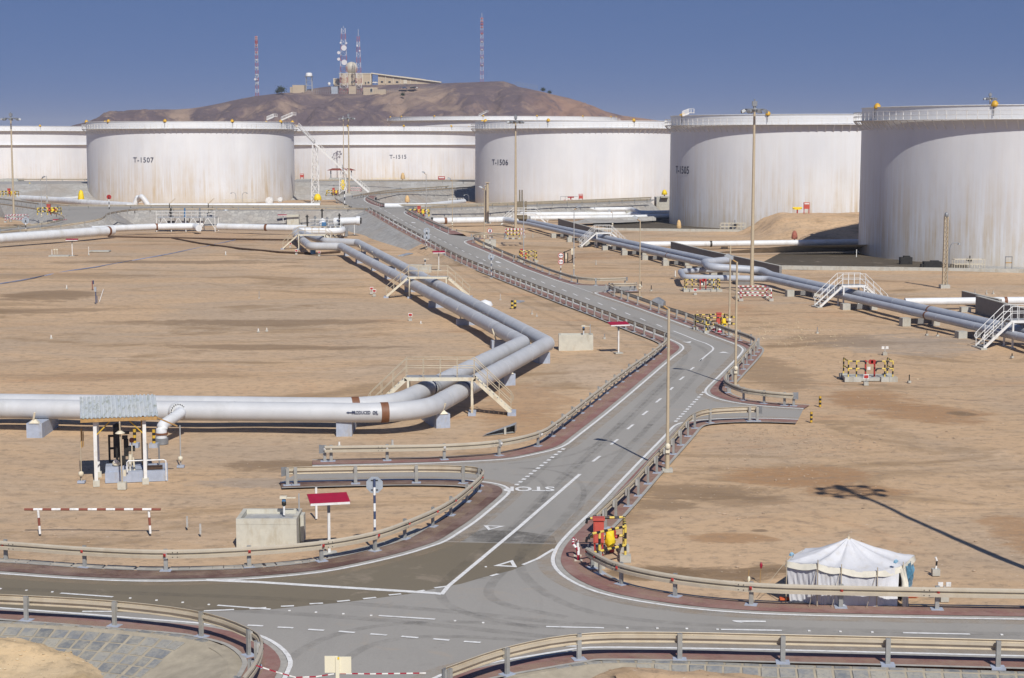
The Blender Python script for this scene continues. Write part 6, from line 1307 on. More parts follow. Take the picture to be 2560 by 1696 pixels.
# ------------------------------------------------------------------ road signs
BW = ['bluestripe', 'line']; BKW = ['black', 'line']
def sign(px, py, discs, label, mats=BW, r=.05, ptop=None, face='back', zfn=R, L_=.32, group='striped sign posts'):
    p = zfn(px, py); hs = [AT(px, y, p.y).z - p.z for y, _ in discs]; ht_ = (AT(px, ptop, p.y).z - p.z) if ptop else max(hs) + .1; t = thing('road_sign', label, 'road sign', p, 0, group)
    MB().stripes((0, 0, 0), (0, 0, ht_), r, L_, n=10).build('post', mats, t); MB().box((0, 0, .03), (.35, .35, .1)).build('footing', 'con', t)
    for h, (y, d) in zip(hs, discs):
        rr = d['r']; n = d.get('n', 28); yy = .07 if face == 'back' else -.07; rot = PI / 8 if n == 8 else 0
        m = MB(); vs = [(rr * math.cos(2 * PI * k / n + rot), yy + s, h + rr * math.sin(2 * PI * k / n + rot)) for s in (-.012, .012) for k in range(n)]; m.add(vs, [tuple(range(n)), tuple(reversed(range(n, 2 * n)))] + [(k, n + k, n + (k + 1) % n, (k + 1) % n) for k in range(n)]); m.build('sign_plate', d.get('mat', 'signgrey'), t)
        if face == 'back':
            for dz in (-.55, .55): MB().box((0, yy - .03, h + dz * rr), (rr * .8, .03, .03)).build('clamp', 'dark', t)
        else:
            for r0, mt_, dy in ((.80, 'line', .004),): MB().disc((0, yy - .016, h), (0, 1, 0), rr * r0, 0, 28, .01).build('white_field', mt_, t)
            if d.get('text'):
                for tx, dz, s in d['text']:
                    me = text_mesh(tx, s, 0, .02); 
                    for v in me.vertices: v.co = Vector((v.co.x, yy - .024, h + dz + v.co.y))
                    me.materials.append(MT['navy']); link('lettering', me, t)
            if d.get('cars'):
                for x, mt_ in zip((-.13, .13), d['cars']):
                    m = MB(); m.add([(x + a, yy - .024, h + b) for a, b in ((-.1, -.06), (.1, -.06), (.1, .02), (.06, .035), (.04, .09), (-.04, .09), (-.06, .035), (-.1, .02))], [tuple(range(8))]); m.build('car_symbol', mt_, t)
    return t
sign(937.5, 1378, [(1213.6, dict(r=.345, n=8))], 'octagonal sign seen from behind on a blue and white post at the near guard rail', ptop=1198)
sign(1067, 621, [(578, dict(r=.45)), (592, dict(r=.45))], 'two round signs seen from behind on a striped post by the main road ramp', mats=BKW, ptop=574)
sign(1228, 696, [(643, dict(r=.37))], 'single round sign seen from behind on a striped post at the left guard rail', mats=BW, ptop=637)
sign(1225, 626, [(577.5, dict(r=.36, mat='red', text=[('15', .09, .26), ('25', -.13, .28)]))], 'round speed sign with a red rim on a black and white post', mats=BKW, face='front')
sign(1402, 690, [(639.5, dict(r=.34, mat='red', cars=['navy', 'navy'])), (655, dict(r=.34, mat='red', cars=['red', 'navy']))], 'two round red-rimmed signs with pairs of cars on a black and white post', mats=BKW, face='front', zfn=lambda x, y: G(x, y, 0))
sign(862, 533, [(495, dict(r=.2, mat='signgrey'))], 'thin striped post with a small plate at the junction by the left bund', mats=BKW, zfn=lambda x, y: G(x, y, 1.8), ptop=470, L_=.6, r=.1)
sign(273, 525, [(493, dict(r=.45, mat='red'))], 'dark red round sign on a striped post in front of T-1507', mats=BKW, zfn=lambda x, y: G(x, y, 2.5), face='back', L_=.5, r=.08)
sign(65, 583, [(552, dict(r=.6, mat='signgrey'))], 'blue-grey round sign on a striped post at the far left rails', mats=BKW, zfn=lambda x, y: G(x, y, .3), L_=.4, r=.08)
p = AT(845, 1662, 46.5); t = thing('sign_board', 'blank cream board seen from behind on a post at the bottom edge', 'sign', (p.x, p.y, 0)); b_ = MB().box((-.18, 0, p.z + .01), (.36, .03, .48)).build('board_half', 'creamboard', t) if 'creamboard' in MT else None
MT['creamboard'] = paint('cream_board', (.70, .66, .50), .6, var=.05)
MB().box((-.185, 0, p.z + .01), (.36, .03, .47)).build('board_half', 'creamboard', t); MB().box((.185, 0, p.z - .01), (.36, .03, .47)).build('board_half', 'creamboard', t); MB().box((-.01, -.035, p.z / 2 + .1), (.10, .05, p.z + .25)).build('post', 'creamboard', t); MB().box((.02, -.065, p.z + .2), (.05, .02, .06)).build('yellow_tag', 'byellow', t)
# red and white tape
def tape(pts, Y, label):
    P = [AT(x, y, Y) for x, y in pts]; t = thing('barrier_tape', label, 'barrier tape', P[0]); m = MB(); i = 0
    for a, b in zip(P, P[1:]):
        k = max(1, int((b - a).length / .16))
        for j in range(k): m.bar(a.lerp(b, j / k), a.lerp(b, (j + 1) / k), .012, .035, i % 2); i += 1
    m.build('tape', ['crimson', 'line'], t, world=True)
tape([(640, 1664), (690, 1680), (740, 1694), (790, 1692), (835, 1685)], 48, 'red and white tape sagging left of the cream board'); tape([(850, 1684), (925, 1685), (1000, 1684), (1065, 1683)], 48, 'red and white tape strung right of the cream board')
# timber posts and small markers
def marker(px, py, yt, label, mats=('galv',), r=.05, name='marker_post', grp='small marker posts', base=True, cap=None, zf=0.0):
    p = G(px, py, zf); h = AT(px, yt, p.y).z - zf; t = thing(name, label, 'marker post', p, random.uniform(0, .5), grp)
    m = MB(); 
    if len(mats) > 1: m.stripes((0, 0, 0), (0, 0, h), r, h / 5, n=8)
    else: m.box((0, 0, h / 2), (r * 1.7, r * 1.2, h))
    m.build('post', list(mats), t)
    if base and p.y < 75: pass
    elif base: MB().box((0, 0, .03), (.2, .18, .14)).build('footing', 'con', t)
    if cap: MB().box((0, 0, h), (.16, .1, .12)).build('cap', cap, t)
for a in ((2050, 1017, 991, 'yellow and black post farther from the end of the side road', ('amber', 'black'), .075), (2028, 1056, 1030, 'yellow and black post at the corner of the side road end', ('amber', 'black'), .075)): marker(*a, base=False)
for a in ((468, 1319, 1291, 'grey marker post nearer the striped barrier', ('galv',), .045), (501, 1336, 1310, 'grey marker post nearer the cream chamber', ('galv',), .045), (791, 1297, 1219, 'tall thin cream post behind the near sunshade', ('white',), .05), (848, 1118, 1105, 'short white capped stub left above the middle guard rail', ('white',), .05), (981, 1117, 1100, 'grey stub with a white face above the middle guard rail', ('galv',), .06), (128, 847, 838, 'tiny white stub on the sand at the left', ('white',), .05), (167, 722, 713, 'tiny white stub near the pair of marker posts', ('white',), .05), (646, 830, 822, 'left tiny white stub in the middle of the left field', ('white',), .05), (667, 828, 820, 'right tiny white stub in the middle of the left field', ('white',), .05), (1052, 811, 803, 'tiny white stub right of the lone red notice', ('white',), .05), (648, 747, 728, 'thin post on a white foot in the left field', ('galvdark',), .03), (1330, 786, 776, 'left short stake near the receding pipelines', ('galv',), .03), (1342, 792, 784, 'right short stake near the receding pipelines', ('galv',), .03), (1251, 751, 735, 'short stake right of the pipeline footbridge', ('galv',), .03), (1511, 847, 835, 'dark stake between chamber and sunshade', ('galvdark',), .03), (1490, 662, 651, 'small stub with a dark cap in front of the right pipelines', ('con',), .05), (1688, 693, 677, 'white stake before the expansion loop', ('white',), .06), (1603, 717, 704, 'dark yellow stub near the first side road', ('dark',), .05), (1628, 727, 714, 'dark stub beyond the end of the first side road', ('dark',), .05), (2043, 833, 818, 'small capped marker on a block right of the side-road bend', ('galvdark',), .03), (2273, 956, 937, 'black-topped marker right of the double frame', ('dark',), .035), (2317, 838, 827, 'left dark stake below the right pipelines', ('dark',), .03), (2344, 840, 828, 'right dark stake below the right pipelines', ('dark',), .03), (2530, 894, 884, 'dark stake right of the last footbridge', ('dark',), .04), (2437, 735, 724, 'first short stake right of the lattice mast', ('galvdark',), .03), (2466, 736, 726, 'second short stake right of the lattice mast', ('con',), .05), (2483, 735, 727, 'third short stake right of the lattice mast', ('con',), .05), (2141, 645, 624, 'thin white post in front of the shaded basin', ('white',), .05), (130, 638, 624, 'thin stake left of the small sunshade', ('white',), .04), (222, 638, 617, 'thin post right of the small sunshade', ('white',), .04), (564, 638, 629, 'white stub near the blue hose', ('white',), .06), (1332, 594, 583, 'small stub right of the red-and-white barrier', ('con',), .06)): marker(*a)
p = G(2339, 1437, 0); t = thing('marker_post', 'bent black and white marker on a concrete block right of the tent', 'marker post', p, 0, 'small marker posts'); MB().box((0, 0, .1), (.28, .25, .24)).build('footing', 'con', t); MB().tube((0, 0, .2), (.02, 0, .34), .035, 1, 8).tube((.02, 0, .34), (.03, 0, .52), .035, 0, 8).tube((.03, 0, .52), (-.02, 0, .66), .04, 1, 8).build('post', BKW, t)
p = G(2360, 1502, 0); t = thing('notice_board', 'twin white notice plates on a concrete block behind the near guard rail', 'sign', p); MB().box((0, 0, .1), (.28, .26, .24)).build('footing', 'con', t); MB().box((0, 0, .3), (.05, .05, .45)).build('stem', 'galv', t)
for x in (-.14, .14): MB().box((x, 0, .58), (.17, .05, .15)).build('plate', 'line', t)
p = G(2212, 888, 0); t = thing('notice_board', 'twin white notice plates above the double frame on the sand', 'sign', p); MB().box((0, 0, .1), (.3, .26, .24)).build('footing', 'con', t); MB().box((0, 0, .3), (.05, .05, .45)).build('stem', 'galv', t)
for x in (-.15, .15): MB().box((x, 0, .55), (.2, .05, .2)).build('plate', 'line', t)
p = G(240, 758, 0); t = thing('survey_post', 'dark post with a white box and a leaning grey board in the left field', 'post', p); MB().box((0, 0, .55), (.09, .08, 1.1)).box((.12, 0, .35), (.06, .05, .7)).build('post', 'bluestripe', t); MB().box((-.03, 0, 1.35), (.2, .14, .45)).build('box', 'signgrey', t); MB().bar((.3, .2, .1), (.65, .5, 1.3), .14, .04).build('leaning_board', 'line', t)
p = G(231, 724, 0); t = thing('survey_post', 'shorter dark red post behind the one with the white box', 'post', p); MB().box((0, 0, .45), (.08, .08, .9)).build('post', 'redbrown', t); MB().box((.1, 0, .75), (.16, .05, .4)).build('plate', 'bluestripe', t)
# striped height barrier
p = G(97, 1335, 0); q = G(373, 1334, 0); t = thing('bar_barrier', 'long weathered red and white bar on two posts in front of the pump shelter', 'barrier', p); h = AT(97, 1274, p.y).z; a, b = G(63, 1335, 0), G(403, 1335, 0)
MB().stripes(Vector((a.x, p.y, h)), Vector((b.x, p.y, h)), .05, (b.x - a.x) / 15, n=10).build('bar', ['redbrown', 'line'], t, world=True)
for s in (p, q): MB().stripes((s.x + .05, s.y, 0), (s.x, s.y, h), .05, h / 3, (1, 0), n=10).build('post', ['redbrown', 'line'], t, world=True)
# ------------------------------------------------------------------ pump shelter
A0, B0 = G(241, 1213, 0), G(373, 1202, 0); t = thing('pump_shelter', 'open pump shelter with a corrugated roof in front of the lettered pipeline', 'shelter', A0)
yf = A0.y; D_ = 2.3; hf = AT(241, 1048, yf).z; hb = hf + .52
t.rotation_euler[2] = .245; posts = [(A0.x, yf), (B0.x, yf), (A0.x + .12, yf + D_ - .1), (B0.x, yf + D_ - .1)]
for i, (x, y) in enumerate(posts): MB().box((x, y, (hf if i < 2 else hb - .1) / 2), (.16, .16, hf if i < 2 else hb - .1)).build('post', 'white' if i < 3 else 'wood', t, world=True); MB().box((x, y, .08), (.30, .28, .28)).build('footing', 'concream', t, world=True)
xa, xb = G(210, 1210, 0).x, G(396, 1210, 0).x
NS = 18; prof = []
for k in range(4):                                          # four overlapping corrugated sheets
    m = MB(); x0, x1 = xa + (xb - xa) * k / 4, xa + (xb - xa) * (k + 1) / 4 + .05; n = 44; vs = []
    for j, (y, z) in enumerate(((yf - .35, hf + .10), (yf + D_ + .25, hb + .16))):
        for i in range(n + 1): x = x0 + (x1 - x0) * i / n; vs.append((x, y, z + .032 * math.sin(2 * PI * (x - xa) / .185) + .004 * (k % 2)))
    m.add(vs, [(i, i + 1, n + 2 + i, n + 1 + i) for i in range(n)], 0, True); m.add([(v[0], v[1], v[2] - .012) for v in vs], [(i + 1, i, n + 1 + i, n + 2 + i) for i in range(n)], 0, True); m.build('roof_sheet', 'roofsheet', t, world=True) if 'roofsheet' in MT else None
    if 'roofsheet' not in MT:
        n_ = NB('stained_corrugated_sheet'); st_ = n_.noise(n_.pos((2.6, .7, 1)), 2.4, 6, .7); c_ = n_.ramp(n_.noise(n_.pos(), .8, 3), [(.3, (.56, .60, .62)), (.7, (.64, .65, .62))]); c_ = n_.mix(n_.ramp(st_, [(.5, 0.0), (.66, .75)]), c_, (.30, .32, .22)); MT['roofsheet'] = n_.out(c_, .5, .2); m.build('roof_sheet', 'roofsheet', t, world=True)
MB().bar((xa, yf - .30, hf - .02), (xb, yf - .30, hf - .02), .06, .16).build('eave_board', 'wood', t, world=True); MB().bar((xa, yf + D_, hb - .02), (xb, yf + D_, hb - .02), .06, .14).build('eave_board', 'wood', t, world=True)
for x in (xa + .1, xb - .1): MB().bar((x, yf - .3, hf - .03), (x, yf + D_ + .1, hb + .0), .06, .12).build('rafter', 'wood', t, world=True)
for x, s in ((A0.x, 1), (B0.x, -1)): MB().bar((x + s * .06, yf, hf - .75), (x + s * .72, yf, hf - .1), .05, .05).build('knee_brace', 'amber', t, world=True)
MB().bar((xb - .1, yf + .4, hf - .05), (xb + .95, yf + .9, hf - .62), .14, .06).build('outrigger_arm', 'wood', t, world=True)
# pump set on its plinth
pl0, pl1 = G(263, 1206, 0), G(420, 1203, 0); t = thing('pump_set', 'dark pump set with gauges on a blue-grey plinth under the shelter', 'pump', pl0); t.rotation_euler[2] = .2
MB().box(((pl0.x + pl1.x) / 2, pl0.y + 1.0, .2), (pl1.x - pl0.x, 2.0, .50)).build('plinth', 'bluecon', t, world=True); o_ = Vector((pl0.x, pl0.y, .45))
MB().box(o_ + Vector((.45, .55, .12)), (.85, .9, .25)).build('pump_base', 'bluecon', t, world=True)
MB().box(o_ + Vector((.56, 1.5, 1.12)), (.36, .3, 1.35)).lathe([(.2, 0), (.2, .2), (.02, .3)], o_ + Vector((.56, 1.5, 1.8)), 0, 12).build('control_cabinet', 'black', t, world=True)
m = MB()
for c_, d_ in (((.18, 1.7, .85), (.1, .1, 1.3)), ((.30, 1.7, 1.45), (.3, .08, .1)), ((.30, 1.7, .85), (.3, .08, .1)), ((.30, 1.7, .2), (.3, .08, .1))): m.box(o_ + Vector(c_), d_)
m.build('support_frame', 'dark', t, world=True)
m = MB()
for c_, d_ in (((.98, .9, 1.0), (.22, .2, .8)), ((1.0, .9, 1.72), (.28, .1, .14)), ((.93, .9, 1.5), (.26, .1, .18)), ((1.22, .9, .95), (.34, .3, .22)), ((.80, .6, .45), (.3, .3, .4))): m.box(o_ + Vector(c_), d_)
m.build('valve_gear', 'dark', t, world=True)
MB().disc(o_ + Vector((1.25, .6, 1.4)), (0, 1, 0), .12, 0, 16, .05).build('gauge_dial', 'redbrown', t, world=True)
MB().tube(o_ + Vector((1.25, .65, .3)), o_ + Vector((1.25, .65, 1.32)), .03).tube(o_ + Vector((1.12, .4, 0)), o_ + Vector((1.18, .4, .75)), .09, 0, 8).tube(o_ + Vector((1.35, .4, 0)), o_ + Vector((1.3, .4, .6)), .05).build('standpipes', 'cream', t, world=True)
MB().lathe([(.02, 0), (.16, .02), (.2, .12), (.14, .22), (.05, .3)], o_ + Vector((.52, .3, .25)), 0, 12).build('pump_casing', 'cream', t, world=True); MB().disc(o_ + Vector((.5, .12, .5)), (0, 1, 0), .09, 0, 14, .06).build('ring_flange', 'line', t, world=True)
MB().tube(o_ + Vector((.55, .8, .2)), o_ + Vector((.55, .8, 1.1)), .06).build('discharge_pipe', 'dark', t, world=True)
for x in (1.95, 2.5): MB().tube(o_ + Vector((x, .7, 0)), o_ + Vector((x, .7, 1.2)), .035).build('thin_post', 'galvdark', t, world=True)
MB().path([o_ + Vector(v) for v in ((1.02, -.1, 0), (1.02, -.1, .48), (1.08, -.1, .54), (2.70, -.12, .54), (2.8, -.12, .5), (2.8, -.12, -.45))], .032, 0, 8).tube(o_ + Vector((1.15, .2, 0)), o_ + Vector((1.15, .2, .5)), .03).build('guard_loop', 'line', t, world=True)
m = MB(); m.box(o_ + Vector((2.2, .5, .08)), (.9, .5, .12)); m.build('skid', 'rust', t, world=True)
# lamps on thin posts round the shelter
def shelter_lamp(px, py, h, label, arm, kind):
    p = G(px, py, 0); t = thing('thin_lamp_post', label, 'lamp post', p, 0, 'thin posts around the pump shelter'); MB().tube((0, 0, 0), (.0, 0, h), .032, 0, 8).build('pole', 'beige' if kind else 'galv', t); MB().lathe([(.01, .12), (.11, .08), (.13, 0), (.11, -.1), (.03, -.14)], (0, -.06, .42), 0, 10).build('junction_box', 'cream', t); MB().box((0, 0, .02), (.34, .3, .1)).build('footing', 'bluecon', t)
    if kind == 1: MB().box((.06, 0, h + .15), (.06, .1, .9)).box((.14, 0, h + .1), (.03, .06, .7)).build('tube_light', 'wood', t)
shelter_lamp(204, 1206, 1.95, 'thin post with an upright tube light left of the shelter', 0, 1); shelter_lamp(452, 1167, 2.05, 'thin grey post with a junction box right of the shelter', 0, 0)
p = G(306, 1221, 0); h = AT(302, 1058, p.y).z; t = thing('thin_lamp_post', 'leaning post with a dish lamp standing before the shelter on a cream block', 'lamp post', p, 0, 'thin posts around the pump shelter'); MB().box((0, 0, .12), (.38, .34, .32)).build('footing', 'concream', t); MB().tube((0, 0, .2), (-.05, 0, h), .035, 0, 8).lathe([(.01, h + .08), (.04, h + .04), (.04, h)], (-.05, 0, 0), 0, 8).build('pole', 'beige', t)
MB().lathe([(.02, .12), (.1, .08), (.22, 0), (.23, -.03), (.02, .0)], (-.05, .05, AT(302, 1083, p.y).z), 0, 20).build('dish_shade', 'cream', t); MB().box((.14, -.05, .72), (.12, .12, .28)).build('switch_box', 'cream', t)
for k, (x, y) in enumerate(((337, 1116), (385, 1117))): p = G(x, y, 0); tt = thing('striped_bollard', ['left', 'right'][k] + ' black and amber bollard on a blue-grey block behind the shelter', 'bollard', p, 0, 'black and amber bollards behind the shelter'); MB().box((0, 0, .06), (.45, .42, .24)).build('footing', 'bluecon', tt); MB().stripes((0, 0, .15), (0, 0, .9), .085, .16, n=12).build('post', ['amber', 'black'], tt)
# dark rusty pipes, blue hose and tray on the left field
def thinpipe(name, label, pts, r, mat, z=.12, cat='pipe'):
    P = [G(x, y, z) for x, y in pts]; t = thing(name, label, cat, P[0]); MB().path(bent(P, 1.5, 4), r, 0, 8).build('pipe', mat, t, world=True); return t
thinpipe('rusty_pipe', 'upper dark rusty pipe lying across the far left field', [(270, 592), (430, 595), (560, 598), (728, 600)], .13, 'rust'); thinpipe('rusty_pipe', 'lower dark rusty pipe running to the blue drum', [(430, 596), (500, 609), (600, 622), (700, 631), (790, 634), (850, 630)], .15, 'rust')
thinpipe('blue_hose', 'faded blue hose strip running diagonally across the left field', [(-20, 713), (60, 700), (110, 690), (170, 678), (240, 668), (330, 652), (420, 636), (520, 615), (590, 600)], .07, 'hose', z=.0)
p = G(783, 637, 0); t = thing('drum', 'blue and white drum hanging under the twin pipes near the loop', 'drum', p); MB().tube((0, 0, .1), (0, 0, .9), .35, 0, 12).build('drum', 'blue', t); MB().tube((-.3, 0, .3), (-.3, 0, 1.1), .18, 0, 10).build('sleeve', 'signgrey', t)
a, b = G(1206, 1091, 0), G(1287, 1082, 0); t = thing('ramp_tray', 'grey sheet-metal ramp lying on the sand above the middle guard rail', 'tray', a); m = MB(); v = [a, b, b + Vector((.1, 1.0, .0)), a + Vector((.3, .9, 0))]; m.add([q + up(z) for z in (.0,) for q in v] + [a + up(.04), b + up(.42), v[2] + up(.42), v[3] + up(.04)], [(3, 2, 1, 0), (4, 5, 6, 7), (1, 2, 6, 5), (2, 3, 7, 6)]); m.build('tray_top', 'galv', t, world=True); MB().box(a.lerp(b, .7) + up(.15), (.12, .1, .4)).build('prop', 'con', t, world=True)
p = G(1120, 762 - 5, 0); t = thing('white_tank_cap', 'white rounded tank top peeking out behind the rear receding pipeline', 'tank', G(1212, 765, 0)); MB().lathe([(.75, -.2), (.75, .05), (.6, .32), (.02, .52)], (0, .9, 0), 0, 20).build('dome', 'pipewhite', t)
for px, py in ((1292, 756), (1284, 770)): pass
p = G(1284, 771, 0); t = thing('striped_block', 'short yellow and black striped block near the receding pipelines', 'barrier', p, 0, 'yellow and black striped frames')
for x in (-.14, .14): MB().stripes((x, 0, 0), (x, 0, .75), .12, .19, n=8, start=int(x > 0)).build('post', YB, t)
# black-framed stand near the no-overtaking signs
p = G(1421, 658, 0); t = thing('hose_reel_stand', 'black framed hose stand with cream panels behind the no-overtaking signs', 'stand', p); 
for x, h in ((-.5, 1.5), (-.1, 1.3), (.5, 1.6)): MB().box((x, 0, h / 2), (.12, .5, h)).build('upright', 'black', t)
MB().box((.55, -.1, 1.5), (.45, .4, .8)).build('cream_panel', 'cream', t); MB().box((-.3, -.1, .9), (.22, .3, .7)).build('cream_panel', 'cream', t); MB().bar((-.7, 0, 1.3), (.9, .2, 2.0), .1, .1).bar((0, 0, .2), (.9, .3, .7), .08, .08).build('brace', 'dark', t)
# ------------------------------------------------------------------ valve station, gantry and other far ironwork
def station(label, x0, x1, y_deck, yb, d_, cat='gantry', legs=4, zb=0.0, rails_=1.1):
    a, b = G(x0, yb, zb), G(x1, yb, zb); h = AT(x0, y_deck, a.y).z - zb; W = b.x - a.x; t = thing('valve_gantry', label, cat, a); MB().box((W / 2, d_ / 2, h), (W, d_, .12)).build('deck', 'galv', t)
    for i in range(legs):
        for y in (0, d_): MB().box((W * i / (legs - 1), y, h / 2), (.13, .13, h)).build('leg', 'white', t)
    for i in range(legs - 1): MB().bar((W * i / (legs - 1), 0, h * .2), (W * (i + .5) / (legs - 1), 0, h), .09, .09).bar((W * (i + 1) / (legs - 1), 0, h * .2), (W * (i + .5) / (legs - 1), 0, h), .09, .09).build('brace', 'white', t)
    for y in (0, d_):
        m = MB(); m.bar((0, y, h + rails_), (W, y, h + rails_), .06, .06).bar((0, y, h + rails_ * .5), (W, y, h + rails_ * .5), .05, .05)
        n = max(3, int(W / 1.0))
        for i in range(n + 1): m.bar((W * i / n, y, h), (W * i / n, y, h + rails_), .05, .05)
        m.build('railing', 'white' if y == 0 else 'galv', t)
    return t, h, W
t, h, W = station('white railed valve station where the twin pipelines end', 775, 852, 566, 594, 4.5); a = t.location.copy()
MB().tube((3.6, 3.5, 2.4), (7.4, 3.2, 2.55), .62, 0, 20).tube((7.3, 3.2, 2.55), (7.9, 3.2, 2.55), .75, 0, 20).build('scraper_trap', 'pipewhite', t); MB().tube((7.9, 3.2, 2.55), (8.1, 3.2, 2.55), .5, 0, 16).build('trap_door', 'dark', t)
MB().path(bent([(-1.5, -4, 1.2), (2.0, -3.6, 1.2), (5.4, -3.2, 1.2), (5.2, 2.5, 1.2), (2, 3.0, 1.2)], 2.0), .55, 0, 18).build('loop_pipe', 'pipewhite', t)
for x, y, hh, mt_ in ((1.9, 1, 4.6, 'dark'), (-.6, 1.5, 3.6, 'dark'), (2.6, 2, 3.2, 'galvdark'), (4.6, 2, 3.8, 'dark'), (.6, 2.4, 3.4, 'galvdark')): MB().tube((x, y, h - .5), (x, y, hh), .12, 0, 8).box((x, y, hh - .3), (.5, .25, .15)).build('valve_spindle', mt_, t)
MB().lathe([(.55, 0), (.6, .5), (.4, .95), (.03, 1.2)], (2.0, .6, h + .1), 0, 14).build('actuator', 'pipewhite', t); MB().box((2.3, .1, h + .35), (.7, .5, .6)).build('actuator_drive', 'blue', t); MB().box((5.9, .2, h * .5), (.5, .5, h * .8)).build('dark_cabinet', 'galvdark', t)
m = MB(); 
for x in (4.2, 5.0): m.bar((x, -1.5, 0), (x - .1, 0, h), .1, .1)
for k in range(7): m.bar((4.2, -1.5 + .2 * k, h * k / 7), (5.0, -1.5 + .2 * k, h * k / 7), .12, .05)
m.build('ladder', 'cream', t)
t, h, W = station('grey railed gantry over the pipe below the left bund', 392, 538, 545, 580, 3.5, legs=5)
for x, mt_ in ((2.2, 'dark'), (4.6, 'blue'), (7.2, 'galvdark')): MB().tube((x, 1.5, .5), (x, 1.5, h + 1.6), .14, 0, 8).build('valve_spindle', mt_, t); MB().tube((x - .6, 1.5, 1.2), (x + .6, 1.5, 1.2), .62, 0, 16).build('valve_body', 'pipewhite' if mt_ != 'dark' else 'galvdark', t)
p = G(565, 560, 0); t = thing('cone_capped_vessel', 'pale cone-capped vessel between the gantry and the cream cabinet', 'vessel', p); MB().tube((0, 0, 0), (0, 0, 1.6), .25, 0, 10).lathe([(.5, 1.6), (.65, 2.2), (.5, 2.6), (.03, 3.1)], (0, 0, 0), 0, 14).build('vessel', 'signgrey', t)
for i, (x, y, yt) in enumerate(((424, 512, 500), (521, 512, 500))):
    p = G(x, 529, 2.5); t = thing('leaning_stanchion', ['left', 'right'][i] + ' dark stanchion with a leaning beige arm on the left bund road', 'stanchion', p, 0, 'stanchions with leaning arms on the left bund'); MB().box((0, 0, .6), (.14, .14, 1.9)).build('post', 'dark', t); MB().bar((0, 0, 1.4), (1.1, 0, 2.4), .18, .12).build('arm', 'beige', t); MB().box((.5, 0, .4), (.7, .3, .45)).build('winch', 'dark', t)
# brown machinery tower by the farthest footbridge
p = G(1304, 562, 0); t = thing('valve_tower', 'brown framed valve tower behind the mast at the farthest footbridge', 'valve tower', p); MB().box((0, 1.5, 1.1), (2.1, 1.6, 2.2)).build('enclosure', 'browned', t) if 'browned' in MT else None
MT['browned'] = paint('brown_grey_metal', (.20, .165, .11), .7, var=.35)
MB().box((0, 1.5, 1.0), (2.1, 1.6, 2.0)).build('enclosure', 'browned', t); MB().box((-.2, 1.5, 3.6), (1.4, 1.0, 1.3)).build('actuator_box', 'browned', t); MB().box((.8, 1.6, 3.3), (.35, .9, 2.0)).build('side_box', 'browned', t)
for x in (-.35, .1): MB().tube((x, 1.5, 4.2), (x, 1.5, 6.4), .12, 0, 8).build('spindle', 'browned', t)
# railings and small gear at the tank feet
def foot_rail(px0, px1, yb, label, Y=None, h=1.2, n=6, mat='cream'):
    a, b = G(px0, yb, .1), G(px1, yb, .1); t = thing('low_railing', label, 'railing', a, 0, 'low railings at the tank feet'); W = b.x - a.x; m = MB()
    for z in (h, h * .5): m.bar((0, 0, z), (W, 0, z), .05, .05).bar((0, -1.2, z), (W, -1.2, z), .05, .05).bar((0, -1.2, z), (0, 0, z), .05, .05).bar((W, -1.2, z), (W, 0, z), .05, .05)
    m.build('rails', mat, t)
    for i in range(n + 1):
        for y in (-1.2, 0): MB().box((W * i / n, y, h / 2), (.05, .05, h)).build('post', mat, t)
foot_rail(2380, 2455, 672, 'cream railing round a valve at the foot of the nearest tank'); foot_rail(1800, 1862, 575, 'cream railing round a valve at the foot of T-1505'); foot_rail(560, 592, 512, 'low railing under the left swan-neck lamp at T-1507'); foot_rail(600, 640, 512, 'low railing under the right swan-neck lamp at T-1507'); foot_rail(1122, 1160, 508, 'white railing in the shade at the foot of T-1506', mat='white')
foot_rail(930, 1020, 454, 'yellowish railing in front of T-1515', mat='yellow')
p = G(2424, 670, .1); t = thing('small_valve', 'dark valve with a handle inside the cream railing at the nearest tank', 'valve', p); MB().tube((0, 0, 0), (0, 0, 1.5), .07).box((0, 0, .95), (.5, .3, .3)).tube((-.4, 0, 1.0), (-.1, 0, 1.0), .16).build('valve', 'dark', t)
p = G(1837, 573, .1); t = thing('small_valve', 'dark valve table inside the railing at the foot of T-1505', 'valve', p); MB().box((0, 0, 1.0), (1.2, .8, .2)).tube((0, 0, 0), (0, 0, 1.6), .07).build('valve', 'galvdark', t)
p = G(2264, 661, .1); t = thing('stacked_machinery', 'left dark heap of machinery at the foot of the nearest tank', 'machinery', p); MB().box((0, 0, .45), (1.5, 1.0, .9)).box((.1, 0, .98), (.8, .7, .2)).build('heap', 'dark', t)
p = G(2330, 668, .1); t = thing('stacked_machinery', 'right lower dark heap of machinery at the foot of the nearest tank', 'machinery', p); MB().box((0, 0, .35), (2.2, 1.0, .7)).box((-.9, 0, .2), (1.0, .7, .4)).box((.3, 0, .75), (1.0, .6, .15)).build('heap', 'dark', t)
p = G(2521, 678, .1); t = thing('metal_stand', 'tall metal stand at the foot of the nearest tank by the right edge', 'stand', p)
for x in (-.4, .4): MB().bar((x, 0, 0), (x, 0, 1.75), .08, .08).build('leg', 'galvdark', t)
for z in (1.72, 1.0): MB().bar((-.4, 0, z), (.4, 0, z), .08, .12).build('crossbar', 'galvdark' if z > 1.2 else 'wood', t)
for i, (x, y) in enumerate(((674, 505), (701, 502))):
    p = G(x, y + 4, 1.0); t = thing('tank_manway', ['left', 'right'][i] + ' round manway flange at the foot of T-1507', 'manway', p, 0, 'round manways on T-1507'); MB().disc((0, 0, .6), (0.1, 1, 0), .9 if i == 0 else .6, 0, 20, .8).build('flange', 'white', t); MB().disc((0, -.45, .6), (.1, 1, 0), .65 if i == 0 else .42, 0, 20, .15).build('cover', 'line', t)
